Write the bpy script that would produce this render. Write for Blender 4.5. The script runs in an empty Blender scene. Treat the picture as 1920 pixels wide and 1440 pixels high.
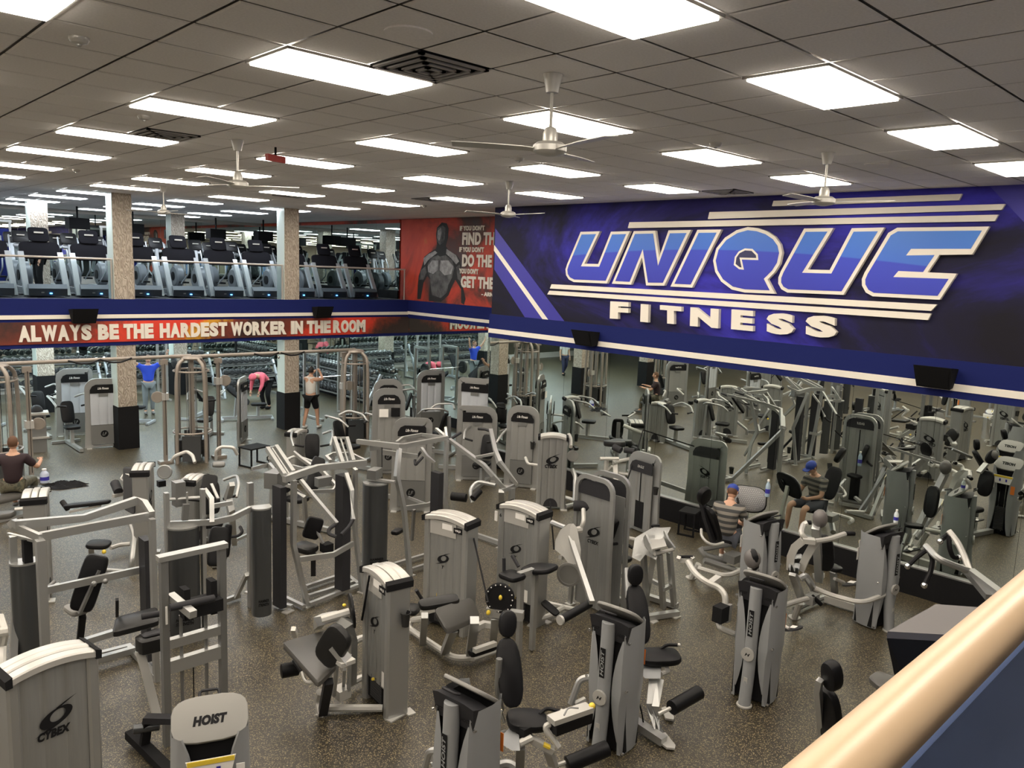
import bpy, bmesh, math, random
from mathutils import Vector, Matrix
from math import sin, cos, pi, radians as R
random.seed(7)
SC = bpy.context.scene
COL = SC.collection
# ------------------------------------------------------------------ camera
EYE = 4.7
FPX = 1482.4
YAW, PITCH, ROLL = 0.764678, 0.143227, 0.039368
_f = Vector((sin(YAW), cos(YAW), 0)); _r = Vector((cos(YAW), -sin(YAW), 0)); _u = Vector((0, 0, 1))
_f2 = _f*cos(PITCH) - _u*sin(PITCH); _u2 = _u*cos(PITCH) + _f*sin(PITCH)
CR = _r*cos(ROLL) + _u2*sin(ROLL); CU = -_r*sin(ROLL) + _u2*cos(ROLL); CF = _f2
cam = bpy.data.cameras.new('camera'); camo = bpy.data.objects.new('camera', cam); COL.objects.link(camo)
m = Matrix((CR, CU, -CF)).transposed().to_4x4(); m.translation = Vector((0, 0, EYE)); camo.matrix_world = m
cam.sensor_width = 36; cam.lens = FPX/1920*36; cam.clip_start = 0.02; cam.clip_end = 200
SC.camera = camo
CAMP = Vector((0, 0, EYE))
def ray(px, py): return CF + CR*((px-960)/FPX) - CU*((py-720)/FPX)
def onX(px, py, X): d = ray(px, py); return CAMP + d*(X/d.x)
def onY(px, py, Y): d = ray(px, py); return CAMP + d*(Y/d.y)
def onZ(px, py, z): d = ray(px, py); return CAMP + d*((z-EYE)/d.z)
# ------------------------------------------------------------------ world, exposure
w = bpy.data.worlds.new('world'); SC.world = w; w.use_nodes = True
w.node_tree.nodes['Background'].inputs[0].default_value = (.9, .95, 1, 1)
w.node_tree.nodes['Background'].inputs[1].default_value = 0.05
SC.view_settings.view_transform = 'Standard'; SC.view_settings.look = 'None'
SC.view_settings.gamma = 1; SC.view_settings.use_curve_mapping = False
SC.view_settings.exposure = 0.25
L_WARM = 17.0; L_COOL = 17.0; L_LOW = 26.0
cy = SC.cycles
cy.max_bounces = 7; cy.diffuse_bounces = 4; cy.glossy_bounces = 5; cy.transmission_bounces = 5; cy.transparent_max_bounces = 6
cy.caustics_reflective = True; cy.caustics_refractive = False
cy.sample_clamp_indirect = 4.0
# ------------------------------------------------------------------ materials
def nt(name):
    mt = bpy.data.materials.new(name); mt.use_nodes = True
    return mt, mt.node_tree.nodes, mt.node_tree.links, mt.node_tree.nodes['Principled BSDF']
def mat(name, c, rough=.5, metal=0., spec=.5, em=0, ec=None, noise=0, nscale=20, stretch=None):
    mt, N, Lk, B = nt(name)
    B.inputs['Base Color'].default_value = (*c, 1); B.inputs['Roughness'].default_value = rough
    B.inputs['Metallic'].default_value = metal; B.inputs['Specular IOR Level'].default_value = spec
    if em: B.inputs['Emission Color'].default_value = (*(ec or c), 1); B.inputs['Emission Strength'].default_value = em
    if noise:
        tc = N.new('ShaderNodeTexCoord'); mp = N.new('ShaderNodeMapping'); ns = N.new('ShaderNodeTexNoise')
        if stretch: mp.inputs['Scale'].default_value = stretch
        ns.inputs['Scale'].default_value = nscale; ns.inputs['Detail'].default_value = 4
        rp = N.new('ShaderNodeValToRGB')
        rp.color_ramp.elements[0].position = .3; rp.color_ramp.elements[1].position = .7
        rp.color_ramp.elements[0].color = (*[v*(1-noise) for v in c], 1); rp.color_ramp.elements[1].color = (*[min(1, v*(1+noise)) for v in c], 1)
        Lk.new(tc.outputs['Object'], mp.inputs[0]); Lk.new(mp.outputs[0], ns.inputs['Vector']); Lk.new(ns.outputs[0], rp.inputs[0]); Lk.new(rp.outputs[0], B.inputs['Base Color'])
    return mt
M = {}
M['silver'] = mat('silver_paint', (.43, .435, .425), .36, .72)
M['silverd'] = mat('darker_silver_paint', (.25, .252, .248), .42, .7)
M['bronze'] = mat('warm_grey_paint', (.30, .265, .23), .4, .35)
M['cap'] = mat('cap_silver', (.50, .49, .46), .33, .35)
M['hoist'] = mat('shell_grey', (.29, .30, .305), .45, .15)
M['hoistcap'] = mat('cap_grey', (.22, .215, .20), .5)
M['cream'] = mat('cream_paint', (.52, .51, .475), .35, .3)
M['black'] = mat('black_vinyl', (.006, .006, .007), .45, spec=.22)
M['blackm'] = mat('black_matte', (.008, .008, .009), .8, spec=.2)
M['shell'] = mat('dark_headrest_shell', (.13, .12, .115), .35)
M['dgrey'] = mat('dark_grey_plastic', (.025, .025, .028), .55, spec=.22)
M['pad'] = mat('pad_vinyl', (.013, .013, .013), .4, spec=.3)
M['padg'] = mat('grey_pad_vinyl', (.075, .072, .066), .38)
M['shroud'] = mat('shroud_grey', (.10, .105, .11), .28, .7)
M['panel'] = mat('brushed_panel', (.34, .345, .335), .36, .6, noise=.045, nscale=8, stretch=(6, 6, .3))
M['panell'] = mat('cool_lit_panel', (.50, .53, .57), .35, .1)  # bright cool light on the tower panels is mixed into this colour
M['chrome'] = mat('chrome', (.8, .8, .8), .15, 1)
M['iron'] = mat('iron_plate', (.03, .03, .032), .45, .3)
M['white'] = mat('white_print', (.8, .78, .74), .6)
M['letter'] = mat('cream_letter', (.80, .75, .66), .6)
M['yellow'] = mat('yellow_plastic', (.75, .55, .05), .4)
M['orange'] = mat('orange_sticker', (.8, .22, .03), .5)
M['cup'] = mat('black_cup', (.02, .02, .02), .3)
M['skin'] = mat('skin', (.52, .30, .20), .55)
M['hair'] = mat('brown_hair', (.10, .045, .02), .7)
M['hairb'] = mat('black_hair', (.012, .01, .009), .6)
M['clear'] = None
mm, N, Lk, B = nt('wall_mirror'); B.inputs['Base Color'].default_value = (.74, .80, .76, 1); B.inputs['Metallic'].default_value = 1; B.inputs['Roughness'].default_value = 0.0
M['mirror'] = mm
mm, N, Lk, B = nt('railing_glass'); B.inputs['Base Color'].default_value = (.88, .97, .97, 1); B.inputs['Roughness'].default_value = 0.02
B.inputs['Transmission Weight'].default_value = 1; B.inputs['IOR'].default_value = 1.02; M['glass'] = mm
mm, N, Lk, B = nt('blue_tinted_glass'); B.inputs['Base Color'].default_value = (.28, .40, .78, 1); B.inputs['Roughness'].default_value = 0.05
B.inputs['Transmission Weight'].default_value = .25; B.inputs['IOR'].default_value = 1.05; M['blueglass'] = mm
def floor_mat():
    mt, N, Lk, B = nt('rubber_floor')
    tc = N.new('ShaderNodeTexCoord')
    def fleck(scale, lo, hi):
        v = N.new('ShaderNodeTexVoronoi'); v.inputs['Scale'].default_value = scale; v.feature = 'F1'
        Lk.new(tc.outputs['Object'], v.inputs['Vector'])
        s = N.new('ShaderNodeSeparateColor'); Lk.new(v.outputs['Color'], s.inputs[0])
        mr = N.new('ShaderNodeMapRange'); mr.inputs[1].default_value = lo; mr.inputs[2].default_value = hi
        Lk.new(s.outputs[0], mr.inputs[0]); return mr.outputs[0]
    a = fleck(120, .76, .92)
    n = N.new('ShaderNodeTexNoise'); n.inputs['Scale'].default_value = .55; n.inputs['Detail'].default_value = 5
    Lk.new(tc.outputs['Object'], n.inputs['Vector'])
    r = N.new('ShaderNodeValToRGB'); e = r.color_ramp.elements
    e[0].position = .35; e[0].color = (.022, .018, .012, 1); e[1].position = .68; e[1].color = (.036, .030, .020, 1)
    Lk.new(n.outputs[0], r.inputs[0])
    mx = N.new('ShaderNodeMix'); mx.data_type = 'RGBA'; mx.inputs['B'].default_value = (.24, .195, .105, 1)
    Lk.new(a, mx.inputs[0]); Lk.new(r.outputs[0], mx.inputs['A'])
    Lk.new(mx.outputs['Result'], B.inputs['Base Color'])
    B.inputs['Roughness'].default_value = .40; B.inputs['Specular IOR Level'].default_value = .6
    n2 = N.new('ShaderNodeTexNoise'); n2.inputs['Scale'].default_value = 120; bp = N.new('ShaderNodeBump'); bp.inputs['Strength'].default_value = .25; bp.inputs['Distance'].default_value = .004
    Lk.new(tc.outputs['Object'], n2.inputs['Vector']); Lk.new(n2.outputs[0], bp.inputs['Height']); Lk.new(bp.outputs[0], B.inputs['Normal'])
    return mt
M['floor'] = floor_mat()
M['tile'] = mat('ceiling_tile', (.82, .80, .78), .9, noise=.05, nscale=60)
M['grid'] = mat('ceiling_grid', (.30, .29, .28), .7)
M['wallw'] = mat('plaster_wall', (.45, .42, .38), .8)
M['navy'] = mat('navy_band', (.010, .016, .105), .8, spec=.15)
M['deepnavy'] = mat('navy_trim', (.022, .022, .09), .5)
M['carpet'] = mat('dark_carpet', (.05, .05, .055), .9)
M['mull'] = mat('mullion_black', (.01, .01, .01), .4)
M['handrail'] = mat('cream_handrail', (.50, .37, .24), .36, .0, spec=.5)
M['rail'] = mat('grey_handrail', (.5, .46, .42), .35, .3)
def print_mat(name, stops, scale, seed, stretch=(1, 1, 1), rough=.55, dist=.6):
    mt, N, Lk, B = nt(name)
    tc = N.new('ShaderNodeTexCoord'); mp = N.new('ShaderNodeMapping'); mp.inputs['Scale'].default_value = stretch; mp.inputs['Location'].default_value = (seed, seed*.7, seed*.3)
    n = N.new('ShaderNodeTexNoise'); n.inputs['Scale'].default_value = scale; n.inputs['Detail'].default_value = 8; n.inputs['Roughness'].default_value = .6; n.inputs['Distortion'].default_value = dist
    r = N.new('ShaderNodeValToRGB'); el = r.color_ramp.elements
    while len(el) < len(stops): el.new(.5)
    for i, (p, c) in enumerate(stops): el[i].position = p; el[i].color = (*c, 1)
    Lk.new(tc.outputs['Object'], mp.inputs[0]); Lk.new(mp.outputs[0], n.inputs['Vector']); Lk.new(n.outputs[0], r.inputs[0]); Lk.new(r.outputs[0], B.inputs['Base Color'])
    B.inputs['Roughness'].default_value = rough
    return mt
def banner_mat():
    mt, N, Lk, B = nt('red_grunge_print')
    tc = N.new('ShaderNodeTexCoord'); n = N.new('ShaderNodeTexNoise'); n.inputs['Scale'].default_value = 1.6; n.inputs['Detail'].default_value = 9; n.inputs['Roughness'].default_value = .7
    Lk.new(tc.outputs['Object'], n.inputs['Vector']); sp = N.new('ShaderNodeSeparateXYZ'); Lk.new(tc.outputs['Object'], sp.inputs[0])
    a = N.new('ShaderNodeMath'); a.operation = 'MULTIPLY_ADD'; a.inputs[1].default_value = 3.0; a.inputs[2].default_value = -1.5; Lk.new(n.outputs[0], a.inputs[0])
    z = N.new('ShaderNodeMath'); z.operation = 'MULTIPLY_ADD'; z.inputs[1].default_value = -1.5; z.inputs[2].default_value = 4.2; Lk.new(sp.outputs['Z'], z.inputs[0])
    x0 = N.new('ShaderNodeMath'); x0.operation = 'ADD'; Lk.new(sp.outputs['X'], x0.inputs[0]); Lk.new(a.outputs[0], x0.inputs[1])
    x1 = N.new('ShaderNodeMath'); x1.operation = 'ADD'; Lk.new(x0.outputs[0], x1.inputs[0]); Lk.new(z.outputs[0], x1.inputs[1])
    mr = N.new('ShaderNodeMapRange'); mr.inputs[1].default_value = -12; mr.inputs[2].default_value = 18; Lk.new(x1.outputs[0], mr.inputs[0])
    r = N.new('ShaderNodeValToRGB'); el = r.color_ramp.elements
    st = [(-12, 'r'), (-6, 'd'), (-1, 'r'), (3.2, 'd'), (4.6, 'm'), (5.4, 'm'), (6.0, 'r'), (7.6, 'r'), (8.1, 'y'), (8.5, 'm'), (9.3, 'd'), (11.0, 'm'), (11.6, 'r'), (12.9, 'r'), (13.4, 'm'), (14.0, 'd'), (15.2, 'd'), (16.2, 'r'), (18, 'r')]
    cc = dict(r=(.66, .045, .02), d=(.03, .013, .010), m=(.20, .03, .012), y=(.62, .33, .02))
    while len(el) < len(st): el.new(.5)
    for i, (p, c) in enumerate(st): el[i].position = (p+12)/30; el[i].color = (*cc[c], 1)
    Lk.new(mr.outputs[0], r.inputs[0]); Lk.new(r.outputs[0], B.inputs['Base Color']); B.inputs['Roughness'].default_value = .55; return mt
M['banner'] = banner_mat()
M['poster'] = print_mat('poster_print', [(.30, (.05, .05, .055)), (.42, (.10, .03, .02)), (.52, (.50, .05, .025)), (.66, (.62, .08, .035)), (.76, (.45, .25, .04))], .55, 1.2)
M['signbg'] = print_mat('sign_background_print', [(.34, (.009, .008, .014)), (.45, (.011, .010, .035)), (.54, (.020, .016, .14)), (.66, (.042, .036, .42))], .32, 5.1, (1, .5, 1.3), .6, 1.2)
M['signbg'].node_tree.nodes['Principled BSDF'].inputs['Specular IOR Level'].default_value = .2
M['royal'] = mat('royal_print', (.035, .03, .30), .5)
M['lblue'] = mat('letter_blue', (.045, .04, .50), .5)
M['lsky'] = mat('letter_sky_blue', (.05, .20, .62), .5)
def bark():
    mt, N, Lk, B = nt('textured_column_wrap')
    tc = N.new('ShaderNodeTexCoord'); mp = N.new('ShaderNodeMapping'); mp.inputs['Scale'].default_value = (1, 1, .35)
    v = N.new('ShaderNodeTexWave'); v.wave_type = 'BANDS'; v.bands_direction = 'DIAGONAL'; v.inputs['Scale'].default_value = 9; v.inputs['Distortion'].default_value = 14; v.inputs['Detail'].default_value = 2; v.inputs['Detail Scale'].default_value = 1.5
    r = N.new('ShaderNodeValToRGB'); r.color_ramp.elements[0].color = (.30, .25, .20, 1); r.color_ramp.elements[1].color = (.50, .44, .37, 1)
    bp = N.new('ShaderNodeBump'); bp.inputs['Strength'].default_value = .6; bp.inputs['Distance'].default_value = .02
    Lk.new(tc.outputs['Object'], mp.inputs[0]); Lk.new(mp.outputs[0], v.inputs['Vector']); Lk.new(v.outputs[1], r.inputs[0]); Lk.new(r.outputs[0], B.inputs['Base Color'])
    Lk.new(v.outputs[1], bp.inputs['Height']); Lk.new(bp.outputs[0], B.inputs['Normal']); B.inputs['Roughness'].default_value = .45
    return mt
M['bark'] = bark()
def emit(name, c, s):
    mt, N, Lk, B = nt(name); B.inputs['Base Color'].default_value = (.8, .8, .8, 1); B.inputs['Emission Color'].default_value = (*c, 1); B.inputs['Emission Strength'].default_value = s; return mt
M['ewarm'] = emit('lit_diffuser_warm', (1, .89, .755), L_WARM)
M['ecool'] = emit('lit_diffuser_cool', (.86, .93, 1), L_COOL)
M['elow'] = emit('lit_diffuser_low', (.80, .95, .98), L_LOW)
M['eblue'] = emit('blue_led', (.1, .4, 1), 6)
M['escreen'] = emit('lit_screen', (.25, .5, 1), 1.5)
# ------------------------------------------------------------------ mesh builder
class MB:
    def __init__(s): s.v = []; s.f = []; s.mi = []; s.cur = 0
    def add(s, vs, fs):
        o = len(s.v); s.v += [tuple(v) for v in vs]; s.f += [tuple(o+i for i in f) for f in fs]; s.mi += [s.cur]*len(fs); return s
    def box(s, c, d, rz=0, T=None):
        hx, hy, hz = d[0]/2, d[1]/2, d[2]/2; c = Vector(c); ro = Matrix.Rotation(rz, 3, 'Z') if T is None else T
        vs = [c + ro @ Vector((x, y, z)) for x in (-hx, hx) for y in (-hy, hy) for z in (-hz, hz)]
        return s.add(vs, [(0, 1, 3, 2), (4, 6, 7, 5), (0, 4, 5, 1), (2, 3, 7, 6), (0, 2, 6, 4), (1, 5, 7, 3)])
    def beam(s, p, q, a=.05, b=None, up=None):
        b = b or a; p = Vector(p); q = Vector(q); d = (q-p)
        if d.length < 1e-6: return s
        d.normalize(); up = Vector(up) if up else (Vector((0, 0, 1)) if abs(d.z) < .9 else Vector((0, 1, 0)))
        x = d.cross(up).normalized(); y = x.cross(d).normalized()
        vs = [e + x*(i*a/2) + y*(j*b/2) for e in (p, q) for i, j in ((-1, -1), (1, -1), (1, 1), (-1, 1))]
        return s.add(vs, [(0, 3, 2, 1), (4, 5, 6, 7), (0, 1, 5, 4), (1, 2, 6, 5), (2, 3, 7, 6), (3, 0, 4, 7)])
    def path(s, pts, a=.05, b=None, up=None):
        b = b or a; pts = [Vector(p) for p in pts]; n = len(pts); rings = []
        for i in range(n):
            d = (pts[min(i+1, n-1)]-pts[max(i-1, 0)]).normalized()
            U = Vector(up) if up else (Vector((0, 0, 1)) if abs(d.z) < .85 else Vector((0, 1, 0)))
            x = d.cross(U).normalized(); y = x.cross(d).normalized()
            k = 1.
            if 0 < i < n-1:
                c = (pts[i]-pts[i-1]).normalized().dot((pts[i+1]-pts[i]).normalized()); k = min(1.5, 1/max(.5, math.sqrt((1+c)/2)))
            rings.append([pts[i] + x*(u*a/2*k) + y*(v*b/2*k) for u, v in ((-1, -1), (1, -1), (1, 1), (-1, 1))])
        vs = [v for r in rings for v in r]; fs = [(0, 3, 2, 1), tuple(4*(n-1)+i for i in range(4))]
        for i in range(n-1):
            for j in range(4): k = (j+1) % 4; fs.append((4*i+j, 4*i+k, 4*i+4+k, 4*i+4+j))
        return s.add(vs, fs)
    def tube(s, pts, r=.025, seg=8, rnd=0, r2=None):
        pts = [Vector(p) for p in pts]
        if rnd and len(pts) > 2:
            np_ = [pts[0]]
            for i in range(1, len(pts)-1):
                a, b, c = pts[i-1], pts[i], pts[i+1]; l = min(rnd, (a-b).length*.48, (c-b).length*.48)
                p = b+(a-b).normalized()*l; q = b+(c-b).normalized()*l
                for t in (0, .25, .5, .75, 1): np_.append(p*(1-t)**2 + b*2*t*(1-t) + q*t*t)
            np_.append(pts[-1]); pts = np_
        n = len(pts); vs = []; prev = None
        for i in range(n):
            d = (pts[min(i+1, n-1)]-pts[max(i-1, 0)]).normalized()
            if prev is None: x = d.cross(Vector((0, 0, 1)) if abs(d.z) < .9 else Vector((0, 1, 0))).normalized()
            else: x = (prev - d*prev.dot(d)).normalized()
            prev = x; y = d.cross(x)
            rr = r if r2 is None else r+(r2-r)*i/(n-1)
            vs += [pts[i] + (x*cos(2*pi*k/seg) + y*sin(2*pi*k/seg))*rr for k in range(seg)]
        fs = [tuple(range(seg))[::-1], tuple((n-1)*seg+k for k in range(seg))]
        for i in range(n-1):
            for k in range(seg): j = (k+1) % seg; fs.append((i*seg+k, i*seg+j, (i+1)*seg+j, (i+1)*seg+k))
        return s.add(vs, fs)
    def lathe(s, c, prof, seg=12, ax='z', T=None):
        c = Vector(c); vs = []; n = len(prof)
        for r, h in prof:
            for k in range(seg):
                a = 2*pi*k/seg; p = (r*cos(a), r*sin(a), h)
                if ax == 'x': p = (h, p[0], p[1])
                elif ax == 'y': p = (p[0], h, p[1])
                p = Vector(p)
                if T is not None: p = T @ p
                vs.append(c+p)
        fs = [tuple(range(seg))[::-1], tuple((n-1)*seg+k for k in range(seg))]
        for i in range(n-1):
            for k in range(seg): j = (k+1) % seg; fs.append((i*seg+k, i*seg+j, (i+1)*seg+j, (i+1)*seg+k))
        return s.add(vs, fs)
    def prism(s, poly, vec):
        poly = [Vector(p) for p in poly]; vec = Vector(vec); n = len(poly)
        vs = poly + [p+vec for p in poly]; fs = [tuple(range(n))[::-1], tuple(range(n, 2*n))]
        for i in range(n): j = (i+1) % n; fs.append((i, j, n+j, n+i))
        return s.add(vs, fs)
    def pad(s, c, d, T=None, r=.03, e=.35):
        # rounded slab: superellipse outline in xy, rounded edge in z
        c = Vector(c); T = T or Matrix.Identity(3); seg = 20; vs = []; rings = []
        hx, hy, hz = d[0]/2, d[1]/2, d[2]/2; r = min(r, hz*.99)
        prof = [(-r, -hz), (-r*.3, -hz+r*.3), (0, -hz+r), (0, hz-r), (-r*.3, hz-r*.3), (-r, hz)]
        for o, z in prof:
            for k in range(seg):
                a = 2*pi*(k+.5)/seg; ca, sa = cos(a), sin(a)
                x = math.copysign(abs(ca)**e, ca)*(hx+o); y = math.copysign(abs(sa)**e, sa)*(hy+o)
                vs.append(c + T @ Vector((x, y, z)))
        n = len(prof); fs = [tuple(range(seg))[::-1], tuple((n-1)*seg+k for k in range(seg))]
        for i in range(n-1):
            for k in range(seg): j = (k+1) % seg; fs.append((i*seg+k, i*seg+j, (i+1)*seg+j, (i+1)*seg+k))
        return s.add(vs, fs)
    def ball(s, c, rad, seg=10, T=None):
        prof = [(max(1e-4, sin(pi*i/7)), -cos(pi*i/7)) for i in range(8)]
        Tm = (T or Matrix.Identity(3)) @ Matrix.Diagonal(Vector(rad))
        return s.lathe(c, prof, seg, 'z', Tm)
    def mesh(s, name, m, smooth=True):
        me = bpy.data.meshes.new(name); me.from_pydata(s.v, [], s.f)
        ms = m if isinstance(m, (list, tuple)) else [m]
        for q in ms: me.materials.append(M[q] if isinstance(q, str) else q)
        if len(ms) > 1: me.polygons.foreach_set('material_index', s.mi)
        bm = bmesh.new(); bm.from_mesh(me); bmesh.ops.recalc_face_normals(bm, faces=bm.faces); bm.to_mesh(me); bm.free()
        if smooth: me.shade_auto(35) if hasattr(me, 'shade_auto') else me.shade_smooth(); 
        return me
    def build(s, name, m, parent=None, smooth=True):
        me = s.mesh(name, m, False)
        if smooth:
            for p in me.polygons: p.use_smooth = True
            try: me.set_sharp_from_angle(angle=R(38))
            except Exception: pass
        o = bpy.data.objects.new(name, me); COL.objects.link(o)
        if parent is not None: o.parent = parent
        return o
def tag(o, label=None, cat=None, group=None, kind=None):
    if label: o['label'] = label
    if cat: o['category'] = cat
    if group: o['group'] = group
    if kind: o['kind'] = kind
    return o
def struct(name, mb, m, parent=None, smooth=False, label=None):
    o = mb.build(name, m, parent, smooth)
    if parent is None: o['kind'] = 'structure'
    if label: o['label'] = label
    return o
def empty(name, loc, rz=0, label=None, cat=None, group=None):
    o = bpy.data.objects.new(name, None); COL.objects.link(o); o.location = loc; o.rotation_euler = (0, 0, rz); o.empty_display_size = .1
    return tag(o, label, cat, group)
CH = {}
def copy_tree(o, parent=None):
    c = o.copy(); COL.objects.link(c)
    if parent is not None: c.parent = parent
    for ch in o.children: copy_tree(ch, c)
    return c
def dup(o, loc, rz=None, label=None, group=None):
    c = copy_tree(o); c.location = loc
    if rz is not None: c.rotation_euler[2] = rz
    if label: c['label'] = label
    if group: c['group'] = group
    return c
# text as flat mesh normalised to its bounding box
TXT = {}
def text_polys(s, bold=.02, shear=0., xs=1.):
    k = (s, bold, shear)
    if k in TXT: return TXT[k]
    cu = bpy.data.curves.new('t', 'FONT'); cu.body = s; cu.size = 1; cu.offset = bold; cu.shear = shear; cu.resolution_u = 3; cu.space_character = 1.06
    ob = bpy.data.objects.new('t', cu); COL.objects.link(ob)
    dg = bpy.context.evaluated_depsgraph_get(); me = bpy.data.meshes.new_from_object(ob.evaluated_get(dg))
    vs = [tuple(v.co) for v in me.vertices]; fs = [tuple(p.vertices) for p in me.polygons]
    bpy.data.objects.remove(ob); bpy.data.curves.remove(cu); bpy.data.meshes.remove(me)
    x0 = min(v[0] for v in vs); x1 = max(v[0] for v in vs); y0 = min(v[1] for v in vs); y1 = max(v[1] for v in vs)
    vs = [((v[0]-x0)/(x1-x0), (v[1]-y0)/(y1-y0)) for v in vs]
    TXT[k] = (vs, fs); return TXT[k]
def text_on(mb, s, p0, U, V, nrm=None, depth=0., bold=.02, shear=0.):
    """text filling the parallelogram p0, p0+U, p0+V; raised by depth along nrm"""
    vs, fs = text_polys(s, bold, shear); p0 = Vector(p0); U = Vector(U); V = Vector(V); D = Vector(nrm)*depth if nrm is not None else Vector()
    top = [p0+U*a+V*b+D for a, b in vs]
    if not depth: return mb.add(top, fs)
    n = len(vs); edge = {}
    for f in fs:
        for i in range(len(f)):
            e = (f[i], f[(i+1) % len(f)]); edge[e] = 1
    side = [(a, b, n+b, n+a) for (a, b) in edge if (b, a) not in edge]
    return mb.add([p-D for p in top]+top, [tuple(n+i for i in f) for f in fs] + [q for q in side])
ORD = ['first', 'second', 'third', 'fourth', 'fifth', 'sixth', 'seventh', 'eighth', 'ninth', 'tenth', 'eleventh', 'twelfth', 'thirteenth', 'fourteenth', 'fifteenth', 'sixteenth', 'seventeenth', 'eighteenth', 'nineteenth', 'twentieth']
# ================================================================== THE SETTING
CEIL = EYE+1.42; DECK = EYE-1.05; BANDB = EYE-1.60; XR = 12.6; YB = 20.07; XP = 14.7; YE = 13.93
XL = -12.; YN = .12; YF = 30.; SIGNB = EYE-2.15; SOFF = EYE-1.75
struct('floor', MB().box(((XL+XP)/2+1, (YF-6)/2, -.05), (XP-XL+4, YF+8, .1)), 'floor', label='dark speckled rubber gym floor')
# ceiling: deck above, tiles below
ceil = struct('ceiling', MB().box(((XL+XP)/2+.5, YF/2-2, CEIL+.08), (XP-XL+1, YF+6, .1)), 'grid', label='suspended ceiling of grey square tiles')
TX, TY = .629, .6375; X0, Y0 = 2.69, 2.545
lights = []; lit = set()
for i in range(-5, 4):
    for j in range(-1, 11):  # nearest row is unseen overhead, added to light the handrail
        x = X0+i*4*TX; y = Y0+j*4*TY
        if x+1.2 > XR and y < YE: continue
        if x+1.2 > XP: continue
        lights.append((i, j, x, y))
for i, j, x, y in lights:
    lit.add((i*4, j*4)); lit.add((i*4+1, j*4))
vents = [(1, 3), (1, 11), (12, 17), (14, 7), (9, 21)]
for v in vents: lit.add(v)
tmb = MB(); hx, hy = TX/2-.010, TY/2-.010
tmb.add([(-hx, -hy, .006), (hx, -hy, .006), (hx, hy, .006), (-hx, hy, .006), (-hx+.015, -hy+.015, 0), (hx-.015, -hy+.015, 0), (hx-.015, hy-.015, 0), (-hx+.015, hy-.015, 0)],
        [(4, 5, 6, 7), (0, 1, 5, 4), (1, 2, 6, 5), (2, 3, 7, 6), (3, 0, 4, 7)])
tile0 = tmb.build('ceiling_tile', 'tile', ceil, False)
cells = []
for a in range(-24, 20):
    for b in range(-9, 44):
        x = X0+(a+.5)*TX; y = Y0+(b+.5)*TY
        if (a, b) in lit or y > YF or y < YN-3.4 or x > XP: continue
        if y < YE and x > XR: continue
        d = Vector((x, y, CEIL))-CAMP; dep = d.dot(CF)
        vis = dep > 0 and abs(d.dot(CR)/dep*FPX) < 1010 and abs(d.dot(CU)/dep*FPX) < 760
        cells.append(((0 if vis else 1), d.length, x, y))
cells.sort()
rest = MB()
for k, (_, _, x, y) in enumerate(cells):
    if k < 300:
        o = tile0 if k == 0 else tile0.copy()
        if k: COL.objects.link(o)
        o.location = (x, y, CEIL)
    else:
        rest.add([(vx+x, vy+y, vz+CEIL) for vx, vy, vz in tmb.v], tmb.f)
o = rest.build('ceiling_tiles_far', 'tile', ceil, False); o['kind'] = 'stuff'
# light panels
fr = MB()
for (cx, cyy, sx, sy) in ((TX, .012, 2*TX, .024), (TX, TY-.012, 2*TX, .024), (.012, TY/2, .024, TY), (2*TX-.012, TY/2, .024, TY)): fr.box((cx, cyy, 0), (sx, sy, .02))
frme = fr.mesh('light_frame', 'cap', False)
df = MB().box((TX, TY/2, -.007), (2*TX-.05, TY-.05, .03)); dw = df.mesh('light_diffuser', 'ewarm', False); dc = df.mesh('light_diffuser', 'ecool', False)  # lens shaped to hang below the grid so its sides brighten the ceiling
for i, j, x, y in lights:
    up = y > YB
    rown = ORD[j+1]
    side = 'sign wall' if y < YE else 'poster wall'
    cnt = ORD[(3 if y < YE else 4)-i if (3 if y < YE else 4)-i >= 0 else 0]
    lab = ('cool' if up else 'warm')+' light panel, %s row from the camera, %s from the %s' % (rown, cnt, side)
    e = empty('ceiling_light', (x, y, CEIL-.004), 0, lab, 'ceiling light', 'light panels over the upstairs deck' if up else 'light panels over the main hall')
    for nme, me in (('light_frame', frme), ('light_diffuser', dc if up else dw)):
        o = bpy.data.objects.new(nme, me); COL.objects.link(o); o.parent = e
# low soffit under the upstairs deck with its own panels
struct('ceiling_soffit', MB().box(((XL+XP)/2+2, (YB+YF)/2+.1, SOFF+.08), (XP-XL+4, YF-YB, .16)), 'tile', label='low ceiling under the upstairs deck')
k = 0
for i in range(-3, 5):
    for j in range(0, 3):
        x = X0+i*4*TX*1.0+.3; y = YB+1.6+j*3.0
        if x+1.2 > XP: continue
        e = empty('ceiling_light', (x, y, SOFF-.004), 0, 'light panel under the deck, %s row in, %s from the left' % (ORD[j], ORD[i+3]), 'ceiling light', 'light panels under the upstairs deck')
        for nme, me in (('light_frame', frme), ('light_diffuser', None)):
            if me is None: me = bpy.data.meshes.get('low_diffuser') or df.mesh('low_diffuser', 'elow', False)
            o = bpy.data.objects.new(nme, me); COL.objects.link(o); o.parent = e
# ---- walls
struct('wall_left', MB().box((XL-.1, YF/2-2, CEIL/2), (.2, YF+6, CEIL)), 'wallw')
struct('wall_near', MB().box(((XL+XR)/2, YN-3.5, CEIL/2), (XR-XL, .2, CEIL)), 'wallw', label='wall behind the near landing')
struct('floor_landing', MB().box(((XL+XR)/2, YN-1.7, EYE-1.5), (XR-XL, 3.4, .2)), 'carpet', label='landing where the viewer stands')
struct('trim_1', MB().box(((XL+XR)/2, YN+.0, EYE-1.75), (XR-XL, .14, 1.0)), 'dgrey', label='navy fascia of the near landing')
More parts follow.
